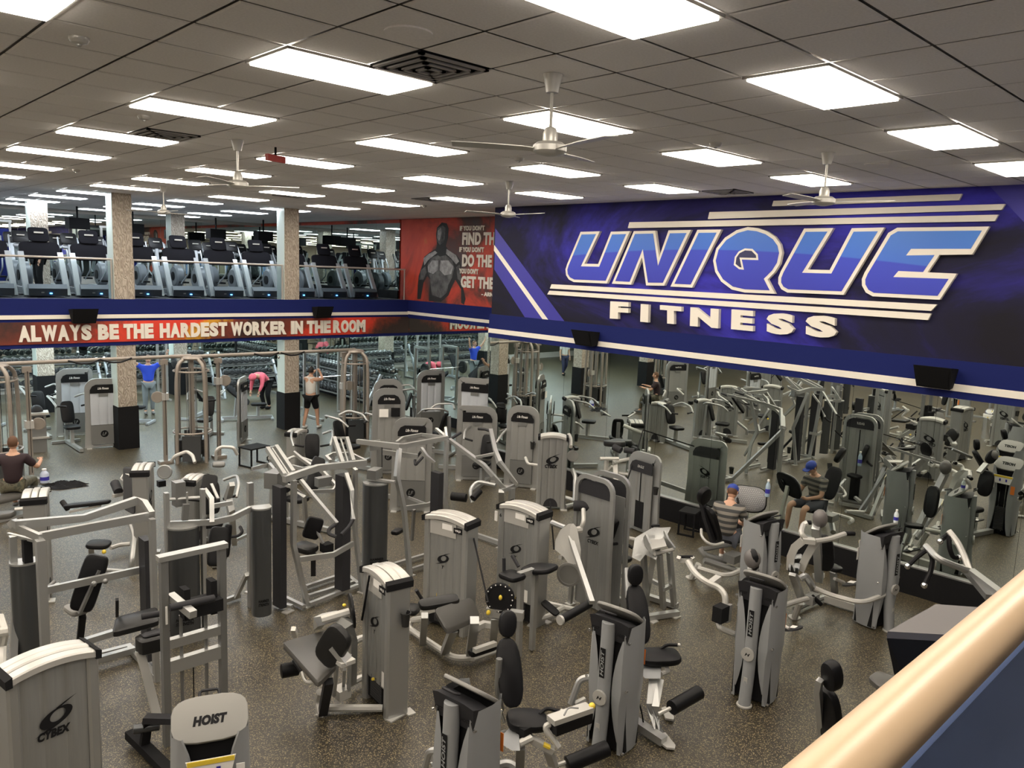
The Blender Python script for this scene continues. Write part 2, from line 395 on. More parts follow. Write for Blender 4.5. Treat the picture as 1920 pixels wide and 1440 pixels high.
# sign wall (upper right)
wr = struct('wall_right', MB().box((XR+1.05, (YE-4)/2, (CEIL+BANDB)/2), (2.1, YE+4, CEIL-BANDB)), 'signbg', label='dark blue printed sign wall')
# band on sign wall
MB().box((XR-.02, (YE-4)/2+.005, (BANDB+DECK)/2), (.06, YE+4.03, DECK-BANDB)).build('navy_band', 'navy', wr, False)
MB().box((XR-.055, (YE-4)/2+.01, EYE-1.44), (.012, YE+4.03, .105)).build('cream_stripe', 'letter', wr, False)
# lower mirrors on right wall
seams = [YE, 12.75, 11.5, 10.25, 9.0, 7.75, 6.5, 5.25, 4.0, 2.75, 1.5, .25, -1., -4]
MB().box((XR+1.05, (YE-4)/2, BANDB/2), (2.09, YE+4-.01, BANDB-.005)).build('mirror_backing', 'blackm', wr, False)
for a, b in zip(seams, seams[1:]):
    MB().box((XR-.003, (a+b)/2, (BANDB+.45)/2), (.012, a-b-.004, BANDB-.45)).build('mirror_panel', 'mirror', wr, False)
struct('baseboard_right', MB().box((XR-.03, (YE-4)/2, .215), (.08, YE+4, .43)), 'blackm', label='black kickboard under the mirror wall')
struct('trim_2', MB().box((XR-.03, (YE-4)/2, .44), (.09, YE+4, .02)), 'silverd', label='metal ledge under the mirrors')
# poster wall
wp = struct('wall_poster', MB().box((XP+.1, (YE+YB)/2+.2, (CEIL+BANDB)/2), (.2, YB-YE+.6, CEIL-BANDB)), 'poster', label='red printed poster wall with athlete')
MB().box((XP-.02, (YE+YB)/2+.1, (BANDB+DECK)/2), (.06, YB-YE+.35, DECK-BANDB)).build('navy_band', 'navy', wp, False)
MB().box((XP-.055, (YE+YB)/2+.06, EYE-1.44), (.012, YB-YE+.3, .09)).build('cream_stripe', 'letter', wp, False)
MB().box((XP+.06, (YE+YF)/2, BANDB/2), (.1, YF-YE, BANDB)).build('mirror_backing', 'blackm', wp, False)
y = YE
while y < YF-.1:
    b = min(y+1.25, YF)
    MB().box((XP-.003, (y+b)/2, (BANDB+.3)/2), (.012, b-y-.004, BANDB-.3)).build('mirror_panel', 'mirror', wp, False); y = b
# back band with banner
wb = struct('wall_back', MB().box(((XL+XP)/2, YB+.1, (SIGNB+DECK)/2), (XP-XL-.02, .2, DECK-SIGNB)), 'navy', label='navy fascia of the upstairs deck')
MB().box(((XL+XP)/2, YB-.012, EYE-1.455), (XP-XL-.03, .03, .09)).build('cream_stripe', 'letter', wb, False)
bz0, bz1 = EYE-2.06, EYE-1.565
MB().box(((XL+XP)/2, YB-.01, (bz0+bz1)/2), (XP-XL-.03, .024, bz1-bz0)).build('red_banner', 'banner', wb, False)
struct('floor_deck', MB().box(((XL+XP)/2, (YB+YF)/2+.1, DECK-.11), (XP-XL-.03, YF-YB-.01, .2)), 'carpet', label='upstairs deck floor')
# upstairs side mirror and back mirrors
wu = struct('wall_upstairs_side', MB().box((XP+.1, (YB+YF)/2+.3, (CEIL+DECK)/2), (.2, YF-YB-.6, CEIL-DECK)), 'poster', label='wall at the end of the upstairs deck')
MB().box((XP-.01, (YB+.6+YF)/2, DECK+.13), (.04, YF-YB-.6, .26)).build('kickboard', 'blackm', wu, False)
y = YB+.55
while y < YF-.1:
    b = min(y+1.3, YF)
    MB().box((XP-.006, (y+b)/2, DECK+.26+1.05), (.012, b-y-.006, 2.1)).build('mirror_panel', 'mirror', wu, False); y = b
wf = struct('wall_far', MB().box(((XL+XP)/2, YF+.1, CEIL/2), (XP-XL, .2, CEIL)), 'wallw', label='far wall behind the decks')
x = XL+.3
while x < XP-.3:
    b = min(x+1.5, XP-.02)
    MB().box(((x+b)/2, YF-.01, DECK+.26+1.05), (b-x-.006, .012, 2.1)).build('mirror_panel', 'mirror', wf, False)
    MB().box(((x+b)/2, YF-.01, .3+1.25), (b-x-.006, .012, 2.5)).build('mirror_panel', 'mirror', wf, False); x = b
# mirrored projecting bay downstairs
bay = struct('wall_bay', MB().box((13.5, 28.6, SOFF/2), (2.36, 2.75, SOFF)), 'blackm', label='projecting mirrored bay at the back')
for xx in (12.95, 14.1): MB().box((xx, 27.215, SOFF/2+.22), (1.14, .012, SOFF-.48)).build('mirror_panel', 'mirror', bay, False)
MB().box((12.31, 28.6, SOFF/2+.22), (.012, 2.7, SOFF-.48)).build('mirror_panel', 'mirror', bay, False)
MB().box((13.45, 28.55, .44), (2.5, 2.9, .03)).build('ledge', 'silver', bay, False)
# columns
def column(x, y, s, z0, z1, base, label):
    mb = MB().box((x, y, (z0+z1)/2), (s, s, z1-z0))
    o = struct('column', mb, 'bark', label=label)
    if base: MB().box((x, y, base/2), (s+.05, s+.05, base)).build('column_base', 'blackm', o, False)
    MB().box((x-s/2-.006, y, (z0+z1)/2+base/2), (.01, s-.01, z1-z0-base)).build('pale_side_panel', 'mirrorp', o, False)
M['mirrorp'] = mat('pale_column_side', (.55, .62, .58), .3)
for k, x in enumerate((-2.2, 2.0, 6.37, 10.73)):
    column(x, YB+.24, .43, 0, SIGNB+.3, 1.05, 'patterned column under the fascia, %s from the left' % ORD[k])
    column(x, YB+.24, .43, DECK-.1, CEIL, 0, 'patterned column on the upstairs deck edge, %s from the left' % ORD[k])
column(14.88, YB+.02, .34, 0, BANDB+.02, 0, 'patterned column at the corner of the mirror and the banner')
for k, (x, y) in enumerate(((1.6, 26.2), (6.0, 26.2), (10.4, 27.5))):
    column(x, y, .45, 0, SOFF, 1.1, 'patterned column deep below the deck, %s from the left' % ORD[k])
    column(x, y, .45, DECK-.1, CEIL, 0, 'patterned column deep on the upstairs deck, %s from the left' % ORD[k])
# ================================================================== MACHINE KIT
class Lens:
    """turns a point read off a magnified crop of the photograph into a place in the room"""
    def __init__(s, x, y, k=4.): s.x0, s.y0, s.k = x, y, k
    def __call__(s, x, y, z): return onZ(s.x0+x/s.k, s.y0+y/s.k, z)
    def X(s, x, y, c): return onX(s.x0+x/s.k, s.y0+y/s.k, c)
    def Y(s, x, y, c): return onY(s.x0+x/s.k, s.y0+y/s.k, c)
PX = Lens(0, 0, 1.)
LA, LB, LC, LD = Lens(0, 780), Lens(0, 1080), Lens(440, 780), Lens(440, 1080)
LE, LF_, LG, LH = Lens(800, 780), Lens(800, 1080), Lens(1240, 780), Lens(1240, 1080)
LI = Lens(1440, 980, 3.131)
class XMB(MB):
    def __init__(s, T=None): super().__init__(); s.T = T
    def add(s, vs, fs):
        if s.T is not None: vs = [s.T @ Vector(v) for v in vs]
        return super().add(vs, fs)
class Mach:
    def __init__(s, name, label, cat, x, y, group=None, z=0):
        s.o = empty(name, (x, y, z), 0, label, cat, group); s.T0 = Matrix.Translation((-x, -y, -z)); s.k = 1.
    def mb(s, cx=None, cy_=None, a=0, cz=0):
        if cx is None: return XMB(s.T0)
        return XMB(s.T0 @ Matrix.Translation((cx, cy_, cz)) @ Matrix.Rotation(R(a), 4, 'Z'))
    def add(s, name, mb, m, label=None, parent=None):
        o = mb.build(name, m, parent or s.o)
        if label: o['label'] = label
        return o
    # one-line parts in world coordinates
    def beam(s, name, p, q, a=.06, b=None, m='silver'): return s.add(name, s.mb().beam(p, q, a*s.k, (b or a)*s.k), m)
    def path(s, name, pts, a=.06, b=None, m='silver', up=None): return s.add(name, s.mb().path(pts, a*s.k, (b or a)*s.k, up), m)
    def tube(s, name, pts, r=.025, m='silver', rnd=.08, seg=8): return s.add(name, s.mb().tube(pts, r, seg, rnd), m)
    def roller(s, name, p, q, r=.06, m='pad'):
        p, q = Vector(p), Vector(q); d = (q-p).normalized()*r*.35
        o = s.mb(); o.tube([p, p+d*.3, p+d, q-d, q-d*.3, q], r, 12)
        seg = 12; n = len(o.v)
        for e, c, k in ((0, p, .7), (5, q, .7)):
            ctr = s.T0 @ c
            for i in range(seg): o.v[e*seg+i] = tuple(ctr + (Vector(o.v[e*seg+i])-ctr)*k)
        return s.add(name, o, m)
    def pad(s, name, B, T, w, th=.07, n=(-1, -1, 0), m='pad', e=.45, taper=0):
        """padded board from B to T (its long axis), width w, facing n"""
        B, T = Vector(B), Vector(T); y = (T-B); L = y.length; y.normalize(); n = Vector(n); x = y.cross(n).normalized(); z = x.cross(y)
        Mx = Matrix((x, y, z)).transposed(); o = s.mb(); o.pad((0, 0, 0), (w, L, th), None, min(.03, th*.45), e)
        c = (B+T)/2; vs = []
        inv = s.T0.inverted()
        for v in o.v:
            v = inv @ Vector(v)
            if taper: v.x *= 1 - taper*(v.y/L)*2*.5 - abs(taper)*.6*(v.y/L*2)**2*.5
            vs.append(tuple(s.T0 @ (c + Mx @ v)))
        o.v = vs; return s.add(name, o, m)
    def slab(s, name, pts, th=.06, m='pad', dz=None):
        """upholstered slab whose top corners are given"""
        P = [Vector(p) for p in pts]; c = sum(P, Vector())/len(P); k = .02; dn = Vector(dz) if dz else Vector((0, 0, -th))
        P2 = []
        n = len(P)
        for i in range(n):   # round the corners
            a, b, d = P[i-1], P[i], P[(i+1) % n]; l = min(.05, (a-b).length*.3, (d-b).length*.3)
            p = b+(a-b).normalized()*l; q = b+(d-b).normalized()*l
            P2 += [p, (p+q)/2*.5+b*.5, q]
        n = len(P2); ins = [p+(c-p).normalized()*k for p in P2]; u = dn.normalized()*k*.6
        vs = ins + [p+u for p in P2] + [p+dn-u for p in P2] + [p+dn for p in ins]
        fs = [tuple(range(n)), tuple(range(3*n, 4*n))[::-1]]
        for r_ in range(3):
            for i in range(n): j = (i+1) % n; fs.append((r_*n+i, (r_+1)*n+i, (r_+1)*n+j, r_*n+j))
        o = s.mb(); o.add(vs, fs); return s.add(name, o, m)
    def disc(s, name, c, r, th=.03, n=(1, 0, 0), m='black', holes=0):
        n = Vector(n).normalized(); T = n.to_track_quat('Z', 'Y').to_matrix(); o = s.mb()
        o.lathe(c, [(.001, -th/2), (r*.93, -th/2), (r, -th/3), (r, th/3), (r*.93, th/2), (r*.80, th/2), (r*.78, th/3), (.001, th/3)], 24, 'z', T)
        d = s.add(name, o, m)
        if holes:
            h = s.mb()
            for k in range(holes):
                a = 2*pi*k/holes; h.lathe(Vector(c)+T @ Vector((r*.88*cos(a), r*.88*sin(a), th/2)), [(.008, 0), (.008, .003)], 6, 'z', T)
            s.add('hole_ring', h, 'white', parent=d)
        return d
    def cup(s, c, r=.045, h=.13):
        o = s.mb(); o.lathe(c, [(.001, 0), (r*.75, 0), (r, h), (r*1.12, h), (r*1.12, h-.012), (r*.9, h-.012), (r*.7, .01), (.001, .01)], 14); return s.add('cup_holder', o, 'cup')
    def foot(s, x, y, a=0, w=.12, d=.09): return s.add('foot_plate', s.mb(x, y, a).box((0, 0, .008), (w, d, .016)), 'cap')
def ribs(b, w, z0, z1, y, sgn, rib=3, dep=.012):
    """vertical ribbed sheet facing sgn*y"""
    n = rib*6; pr = []
    for i in range(n+1):
        t = i/n; u = (t*rib) % 1.0; f = 0 if (u < .06 or u > .94) else 1
        pr.append((-w/2+w*t, y+sgn*dep*f))
    vs = [(x, yy, z) for z in (z0, z1) for x, yy in pr]; m = len(pr)
    fs = [(i, i+1, m+i+1, m+i) for i in range(m-1)]
    vs += [(-w/2, y-sgn*.012, z0), (w/2, y-sgn*.012, z0), (-w/2, y-sgn*.012, z1), (w/2, y-sgn*.012, z1)]
    k = 2*m; fs += [(k, k+1, k+3, k+2), (k, 0, m, k+2), (k+1, k+3, 2*m-1, m-1), tuple([k+2]+list(range(m, 2*m))+[k+3]), tuple([k]+list(range(m))+[k+1])]
    return b.add(vs, fs)
def swoosh(b, cx, z, s, y, sgn, flip=1):
    """eye-shaped emblem: a tilted oval ring, thick below, with a tail sweeping off each end"""
    n = 24; vs = []; fs = []; f = -sgn; k = .26
    pt = lambda u, v: (cx+f*u, y, z+v+u*k)
    for i in range(n):
        a = 2*pi*i/n; vs += [pt(s*.42*cos(a), s*.24*sin(a)), pt(s*(.04+.20*cos(a)), s*(.03+.155*sin(a)))]
    for i in range(n): j = (i+1) % n; fs.append((2*i, 2*i+1, 2*j+1, 2*j))
    b.add(vs, fs)
    up = [(.0, .25), (.25, .30), (.55, .33), (.30, .27), (.05, .20)]; b.add([pt(s*u, s*v) for u, v in up], [(0, 1, 3, 4), (1, 2, 3)])
    dn = [(-.40, -.02), (-.20, -.20), (-.55, -.26), (-.2, -.27), (.1, -.24)]; b.add([pt(s*u, s*v) for u, v in dn], [(2, 1, 3), (1, 4, 3)])
    return b
def logo_text(b, s, cx, z, w, h, y, sgn, shear=.25, bold=.035):
    # sgn -1: readable looking along +y ; sgn +1: readable looking along -y
    return text_on(b, s, (cx+sgn*w/2, y, z-h/2), (-sgn*w, 0, 0), (0, 0, h), (0, sgn, 0), .0, bold, shear)
def cybex_tower(m, cx, cy_, a, w=.68, h=1.52, d=.24, num=None, placard=True, logo=True, cupside=0):
    B = lambda: m.mb(cx, cy_, a)
    cw = .095
    for s in (-1, 1):
        b = B(); x = s*(w/2-cw/2)
        b.prism([(x-cw/2, -d/2+.02, 0), (x-cw/2+.02, -d/2, 0), (x+cw/2-.02, -d/2, 0), (x+cw/2, -d/2+.02, 0), (x+cw/2, d/2-.02, 0), (x+cw/2-.02, d/2, 0), (x-cw/2+.02, d/2, 0), (x-cw/2, d/2-.02, 0)], (0, 0, h-.07))
        m.add('side_column', b, 'silver')
        m.add('foot_plate', B().box((s*(w/2-.02), -d/2-.02, .008), (.13, .09, .016)), 'cap')
    pw = w-2*cw+.01
    bp = m.add('back_panel', ribs(B(), pw, .05, h-.08, -d/2+.03, -1, 3), 'panel')
    b = B(); n = 10; vs = [(pw*.36*cos(pi*i/n), -d/2+.012, .06+.17*sin(pi*i/n)) for i in range(n+1)]
    m.add('kick_patch', b.prism(vs, (0, -.004, 0)), 'dgrey')
    if logo:
        b = B(); swoosh(b, 0, h*.66, .30, -d/2+.010, -1); m.add('emblem', b, 'blackm', parent=bp)
        b = B(); logo_text(b, 'CYBEX', -.02, h*.575, .25, .075, -d/2+.010, -1, .2, .06); m.add('lettering', b, 'blackm', parent=bp)
    fp = m.add('front_panel', ribs(B(), pw, .30 if placard else .05, h-.08, d/2-.03, 1, 4), 'panel')
    if placard:
        m.add('stack_slot', B().box((0, d/2-.045, .36), (pw, .01, .62)), 'blackm')
        b = B()
        for k in range(9): b.box((0, d/2-.05, .10+k*.028), (pw*.62, .05, .024))
        m.add('weight_stack', b, 'iron')
        for s in (-1, 1): m.add('guide_rod', B().tube([(s*.09, d/2-.05, .05), (s*.09, d/2-.05, .62)], .008, 6), 'chrome')
        m.add('placard', B().box((.04, d/2-.012, h-.185), (pw*.80, .006, .19)), 'cap', parent=fp)
        m.add('note_card', B().box((-.03, d/2-.006, h-.15), (.16, .004, .075)), 'white', parent=fp)
        m.add('nameplate', B().box((-pw/2+.06, d/2-.006, h-.17), (.13, .012, .07)), 'blackm', parent=fp)
        b = B(); logo_text(b, 'VR|3', -pw/2+.06, h-.17, .09, .035, d/2+.002, 1, 0); m.add('lettering', b, 'white', parent=fp)
        b = B(); swoosh(b, 0.03, h*.62, .22, d/2-.014, 1); logo_text(b, 'Y', .03, h*.55, .04, .05, d/2-.014, 1); m.add('emblem', b, 'blackm', parent=fp)
        m.add('yellow_sticker', B().box((.13, d/2-.03, .43), (.04, .004, .09)), 'yellow')
        m.add('warning_label', B().box((-.17, d/2-.02, .40), (.055, .006, .17)), 'white')
        m.add('pin_knob', B().lathe((0.01, d/2-.01, .33), [(.012, 0), (.02, .01), (.012, .03)], 8, 'y'), 'yellow')
    n = 10; arch = lambda x: h-.05+.055*(1-(2*x/w)**2)
    b = B()
    for (y0, y1, dz) in ((-d/2-.02, -d/6-.004, -.008), (-d/6+.004, d/6-.004, 0), (d/6+.004, d/2+.02, -.008)):
        vs = []; fs = []
        for i in range(n+1):
            x = -w/2+.03+(w-.06)*i/n; z = arch(x)+dz
            vs += [(x, y0, z-.06), (x, y0, z-.012), (x, y0+.012, z), (x, y1-.012, z), (x, y1, z-.012), (x, y1, z-.06)]
        for i in range(n):
            for k in range(6): j = (k+1) % 6; fs.append((6*i+k, 6*i+j, 6*i+6+j, 6*i+6+k))
        fs += [tuple(range(6)), tuple(6*n+k for k in range(6))[::-1]]
        b.add(vs, fs)
    m.add('cap', b, 'cap')
    for s in (-1, 1):
        b = B(); b.prism([(s*(w/2-.035), -d/2-.028, h-.12), (s*(w/2+.012), -d/2-.02, h-.13), (s*(w/2+.015), -d/2-.02, h-.06), (s*(w/2-.035), -d/2-.028, h-.035)], (0, d+.05, 0)); m.add('end_cap', b, 'blackm')
    if num:
        b = B(); logo_text(b, num, w/2-.05, h-.2, .03, .05, d/2+.004, 1, 0); m.add('number', b, 'blackm')
    if cupside: m.cup((m.o.location+Vector((0, 0, 0)))*0+Vector((cx+cos(R(a))*(w/2+.06)*cupside, cy_+sin(R(a))*(w/2+.06)*cupside, h*.55)))
def u_tower(m, cx, cy_, a, w=.62, h=1.6, d=.18, style='lf', rl=.16, rr=.16, both=False, text='Life Fitness', pmat='panell'):
    """arched-frame weight tower. back face is -y (shows header and emblem), front is +y"""
    B = lambda: m.mb(cx, cy_, a); t = .045
    def arch(y, dd, k=1.):
        def corner(x0, z0, r, a0, a1): return [(x0+r*cos(R(a0+(a1-a0)*i/5)), y, z0+r*sin(R(a0+(a1-a0)*i/5))) for i in range(6)]
        pts = [(-w/2-.03*k, y, 0), (-w/2, y, h*.45)] + corner(-w/2+rl, h-rl, rl, 180, 90) + corner(w/2-rr, h-rr, rr, 90, 0) + [(w/2, y, h*.45), (w/2+.03*k, y, 0)]
        return pts
    m.add('arch_frame', B().path(arch(0 if not both else -d/2, d), d if not both else .06, t, (0, 1, 0)) if not both else B().path(arch(-d/2, d), .06, t, (0, 1, 0)), 'silver' if style != 'bronze' else 'bronze')
    if both: m.add('arch_frame', B().path(arch(d/2, d), .06, t, (0, 1, 0)), 'silver')
    yb = -d/2+.005
    def plate(z0, z1, y, s, mt, nm, rib=0):
        if rib: return m.add(nm, ribs(B(), w-t-.01, z0, z1, y, s, rib), mt)
        return m.add(nm, B().box((0, y, (z0+z1)/2), (w-t-.01, .02, z1-z0)), mt)
    hz = h-.05
    for s in (-1, 1):
        y = s*(d/2-.02); hw = w/2-t/2
        poly = [(-hw, y, hz-.21), (hw, y, hz-.21), (hw, y, hz-rr*.8), (hw-rr*.3, y, hz-rr*.25), (hw-rr*.8, y, hz), (-hw+rl*.8, y, hz), (-hw+rl*.3, y, hz-rl*.25), (-hw, y, hz-rl*.8)]
        hd = m.add('header', B().prism(poly, (0, s*.02, 0)), 'dgrey' if style == 'eagle' else 'blackm')
        if style == 'lf':
            b = B(); logo_text(b, text, 0, hz-.09, .24, .055, y+s*.023, s, .35, .02); m.add('lettering', b, 'white', parent=hd)
        if style == 'eagle' and s > 0:
            b = B(); logo_text(b, 'EAGLE', 0, hz-.10, .16, .05, y+s*.023, s, .2, .03); m.add('lettering', b, 'cap', parent=hd)
        if style == 'lf':
            plate(h*.36, hz-.21, y-s*.01, s, pmat, 'upper_panel', 3)
            lp = plate(.10, h*.355, y-s*.005, s, 'silverd', 'lower_panel')
            b = B(); T = Matrix.Rotation(R(90), 3, 'X'); b.lathe((0, y+s*.008, h*.22), [(.001, -.004), (.085, -.004), (.085, .004), (.001, .004)], 18, 'y'); e = m.add('round_emblem', b, 'blackm', parent=lp)
            b = B(); logo_text(b, 'LF', 0, h*.22, .10, .08, y+s*.014, s, .3, .03); m.add('lettering', b, 'silverd', parent=lp)
            m.add('handle_plate', B().box((0, y+s*.01, hz-.25), (.20, .012, .09)), 'silverd')
        else:
            pl = plate(.08, hz-.21, y-s*.012, s, 'panel', 'back_panel' if s < 0 else 'front_panel', 3)
            if s < 0:
                b = B(); swoosh(b, 0, h*.60, .26, y-.004, -1); m.add('emblem', b, 'blackm', parent=pl)
                b = B(); logo_text(b, 'CYBEX', 0, h*.53, .20, .055, y-.004, -1); m.add('lettering', b, 'blackm', parent=pl)
            else:
                m.add('stack_slot', B().box((0, y+.002, .35), (.2, .01, .5)), 'blackm')
                m.add('belt', B().box((0, y+.006, h*.5), (.02, .006, h*.7)), 'blackm')
    m.add('base_rail', B().box((0, 0, .05), (w, .06, .06)), 'silver')
    for s in (-1, 1): m.add('foot_plate', B().box((s*(w/2+.03), -d/2, .008), (.11, .12, .016)), 'cap')
def hoist_tower(m, cx, cy_, a, w=.49, h=1.38, d=.35, num=None, detail=True, front=True):
    """shell-clad weight tower. back face -y: column between two shells; front face +y: lid, placard and stack"""
    B = lambda: m.mb(cx, cy_, a)
    b = B(); b.prism([(-w/2+.03, -d/2+.03, 0.03), (w/2-.03, -d/2+.03, 0.03), (w/2-.03, d/2-.05, 0.03), (-w/2+.03, d/2-.05, 0.03)], (0, 0, h-.16)); m.add('inner_body', b, 'blackm')
    nz = 10
    for s in (-1, 1):
        vs = []; fs = []; ring = 8
        for i in range(nz+1):
            t = i/nz; z = .02+t*(h-.10); k = sin(pi*min(1, max(0, t)))
            W = w/2*(1-.10*(1-t)) if t < .5 else w/2*(.95+.05*(1-t)*2)
            xi = W-(W-.078)*(.12+.88*k**.75); xf = W-(W-.09)*(.45+.55*k**.7)
            sk = .035*sin(pi*t)
            R0 = [(xi, -d/2-.004-sk), (W-.06, -d/2-.01-sk), (W-.012, -d/2+.035), (W+.004, 0), (W-.01, d/2-.05), (W-.05, d/2-.005), (xf+.01, d/2+.01), (xf, d/2-.005)]
            vs += [(s*x, y, z) for x, y in R0]
        for i in range(nz):
            for q in range(ring-1): fs.append((ring*i+q, ring*i+q+1, ring*i+ring+q+1, ring*i+ring+q))
        b = B(); b.add(vs, fs); sh = m.add('side_shell', b, 'hoist')
        for z in (h-.22, .06, h*.5):
            b = B(); b.lathe((s*(w/2-.015), -d/2-.012, z), [(.013, -.012), (.013, .006)], 8, 'y'); m.add('bolt', b, 'chrome', parent=sh)
        b = B(); logo_text(b, 'HOIST', s*(w/2-.10), h-.16, .09, .032, -d/2-.034, -1, .2, .04); m.add('lettering', b, 'blackm', parent=sh)
    co = m.add('column', B().tube([(0, -d/2-.10, .01), (0, -d/2-.055, h*.25), (0, -d/2-.045, h*.55), (0, -d/2-.03, h-.06)], .068, 14, .1), 'hoist')
    m.add('column_flange', B().lathe((0, -d/2-.10, 0), [(.085, 0), (.085, .015), (.06, .02)], 16), 'cream')
    b = B(); b.box((0, -d/2-.112, h*.68), (.055, .006, .30)); m.add('logo_patch', b, 'blackm', parent=co)
    b = B(); text_on(b, 'HOIST', (.019, -d/2-.117, h*.68-.13), (0, 0, .26), (-.038, 0, 0), None, 0, .03, .2); m.add('lettering', b, 'hoist', parent=co)
    m.add('warning_label', B().box((0, -d/2-.128, .24), (.045, .004, .20)), 'cap', parent=co)
    b = B(); b.lathe((0, -d/2-.125, h*.43), [(.001, .02), (.07, .02), (.075, .01), (.075, -.01), (.001, -.01)], 18, 'y'); e = m.add('emblem_disc', b, 'cap')
    b = B(); logo_text(b, 'H', 0, h*.43, .06, .035, -d/2-.137, -1, .3, .04); m.add('lettering', b, 'blackm', parent=e)
    # head
    b = B(); b.prism([(-w*.40, -d/2+.0, h-.25), (w*.40, -d/2+.0, h-.25), (w*.45, -d/2-.03, h-.05), (w*.30, -d/2-.05, h-.02), (-w*.30, -d/2-.05, h-.02), (-w*.45, -d/2-.03, h-.05)], (0, d*.50, -.05)); m.add('head_body', b, 'dgrey')
    b = B(); T = Matrix.Rotation(R(-38), 3, 'X'); b.pad((0, d*.02, h-.035), (w*.96, .35, .035), T, .012, .6); lid = m.add('lid', b, 'hoistcap')
    b = B(); b.tube([(-.07, -d/2-.03, h+.03), (-.07, -d/2-.08, h+.055), (.07, -d/2-.08, h+.055), (.07, -d/2-.03, h+.03)], .012, 6, .05); m.add('cup_ring', b, 'dgrey')
    if front:
        n = T @ Vector((0, 0, 1)); up = T @ Vector((0, 1, 0)); c = Vector((0, d*.02, h-.035))+n*.02
        b = B(); text_on(b, 'HOIST', c+up*.055+Vector((.12, 0, 0)), (-.24, 0, 0), -up*.075, None, 0, .07, .2)
        m.add('lettering', b, 'blackm', parent=lid)
        b = B(); b.prism([(-.17, d/2+.03, h-.24), (.17, d/2+.03, h-.24), (.13, d/2+.035, h-.40), (-.13, d/2+.035, h-.40)], (0, .006, 0)); pl = m.add('placard', b, 'white')
        m.add('placard_strip', B().box((0, d/2+.04, h-.26), (.32, .006, .035)), 'yellow', parent=pl)
        b = B(); b.box((-.05, d/2+.043, h-.33), (.03, .002, .05)); b.box((.06, d/2+.043, h-.33), (.03, .002, .05)); m.add('placard_figure', b, 'royal', parent=pl)
        b = B()
        for k in range(14): b.box((0, d/2-.03, .12+k*.032), (.17, .06, .027))
        m.add('weight_stack', b, 'iron')
        for s in (-1, 1): m.add('guide_rod', B().tube([(s*.05, d/2-.03, .08), (s*.05, d/2-.03, h-.3)], .008, 6), 'chrome')
        m.add('side_label', B().box((-w*.36, d/2+.013, h-.42), (.06, .004, .18)), 'white')
        m.add('orange_label', B().box((w*.36, d/2+.013, h-.50), (.07, .004, .16)), 'orange')
        if num:
            b = B(); logo_text(b, num, w*.36, h-.38, .03, .055, d/2+.014, 1, 0, .04); m.add('number', b, 'blackm')
def half_drum(m, cx, cy_, a, w, z0, z1, text=True, dk='shroud'):
    """half-round sheet-metal shroud bulging towards -y"""
    B = lambda: m.mb(cx, cy_, a); n = 12; pr = [(-w/2*cos(pi*i/n), -w*.42*sin(pi*i/n)) for i in range(n+1)]
    b = B(); b.prism([(x, y, z0) for x, y in pr]+[(w/2, .10, z0), (-w/2, .10, z0)], (0, 0, z1-z0)); s = m.add('drum_shroud', b, dk)
    b = B(); b.prism([(x*1.03, y*1.03, z1) for x, y in pr]+[(w/2, .10, z1), (-w/2, .10, z1)], (0, 0, .02)); m.add('shroud_top', b, 'silver')
    if text:
        for k, tx in enumerate(('HAMMER', 'STRENGTH')):
            b = B(); logo_text(b, tx, 0, z0+.22-.05*k, w*.55, .04, -w*.42-.004, -1, .2, .05); m.add('lettering', b, 'blackm', parent=s)
# ================================================================== NEAR MACHINES
def V3(v, dx=0, dy=0, dz=0): return Vector((v[0]+dx, v[1]+dy, v[2]+dz))
# --- tower with the logo panel, bottom left corner
m = Mach('weight_machine', 'silver machine showing its wide ribbed back panel with an eye-shaped emblem, bottom left corner', 'gym machine', 1.50, 6.86)
cybex_tower(m, 1.50, 6.86, 8, .69, 1.50, .27, placard=False)
m.tube('lever_arm', [LB(0, 300, 1.25), LB(40, 420, 1.15), LB(20, 520, .95), (1.2, 7.25, .55)], .035, 'cream')
m.tube('lever_arm', [LB(60, 410, 1.15), LB(-60, 430, 1.15)], .045, 'cream')
m.path('base_rail', [(1.5, 7.0, .05), (1.5, 7.9, .05), (1.15, 8.1, .05)], .09, .06)
m.slab('seat', [(1.25, 7.5, .55), (1.75, 7.5, .55), (1.75, 7.9, .55), (1.25, 7.9, .55)], .07)
m.beam('seat_post', (1.5, 7.7, .05), (1.5, 7.7, .5), .08)
# --- tall upright frame with a bench (second from left, bottom)
m = Mach('bench_frame', 'tall grey ladder-like frame with black bench pads, behind the rounded tower numbered 4', 'gym machine', 2.85, 7.34)
yy = 7.34
p1 = LA.Y(1222, 1080, yy); p2 = LA.Y(1660, 975, yy)
for p in (p1, p2): m.beam('upright', (p.x, yy, 0), (p.x, yy, 1.92), .065, .075, 'silverd')
m.beam('top_bar', (p1.x-.05, yy, 1.90), (p2.x+.05, yy, 1.90), .10, .05, 'silver')
for (za, th) in ((455, .09), (625, .13)):
    q = LB.Y(1450, za, yy); m.beam('cross_bar', (p1.x, yy, q.z), (p2.x, yy, q.z), .07, th, 'silver')
for x in (p1.x+.16, p2.x-.16): m.tube('guide_rod', [(x, yy+.02, .1), (x, yy+.02, 1.28)], .018, 'silverd')
m.tube('cable', [LB.Y(1450, 660, yy), LB.Y(1455, 930, yy)], .006, 'blackm')
a = m.add('carriage', m.mb().box(((p1.x+p2.x)/2+.05, yy-.06, 1.36), (.34, .22, .12)).box((p1.x+.18, yy-.04, 1.42), (.06, .12, .3)).box((p2.x-.12, yy-.04, 1.42), (.06, .12, .34)), 'blackm')
m.roller('roller', LB(1270, 240, 1.5), LB(1610, 165, 1.5), .035, 'dgrey')
m.beam('press_arm', LB(1280, 150, 1.5), LB(1450, 290, 1.45), .07, .07)
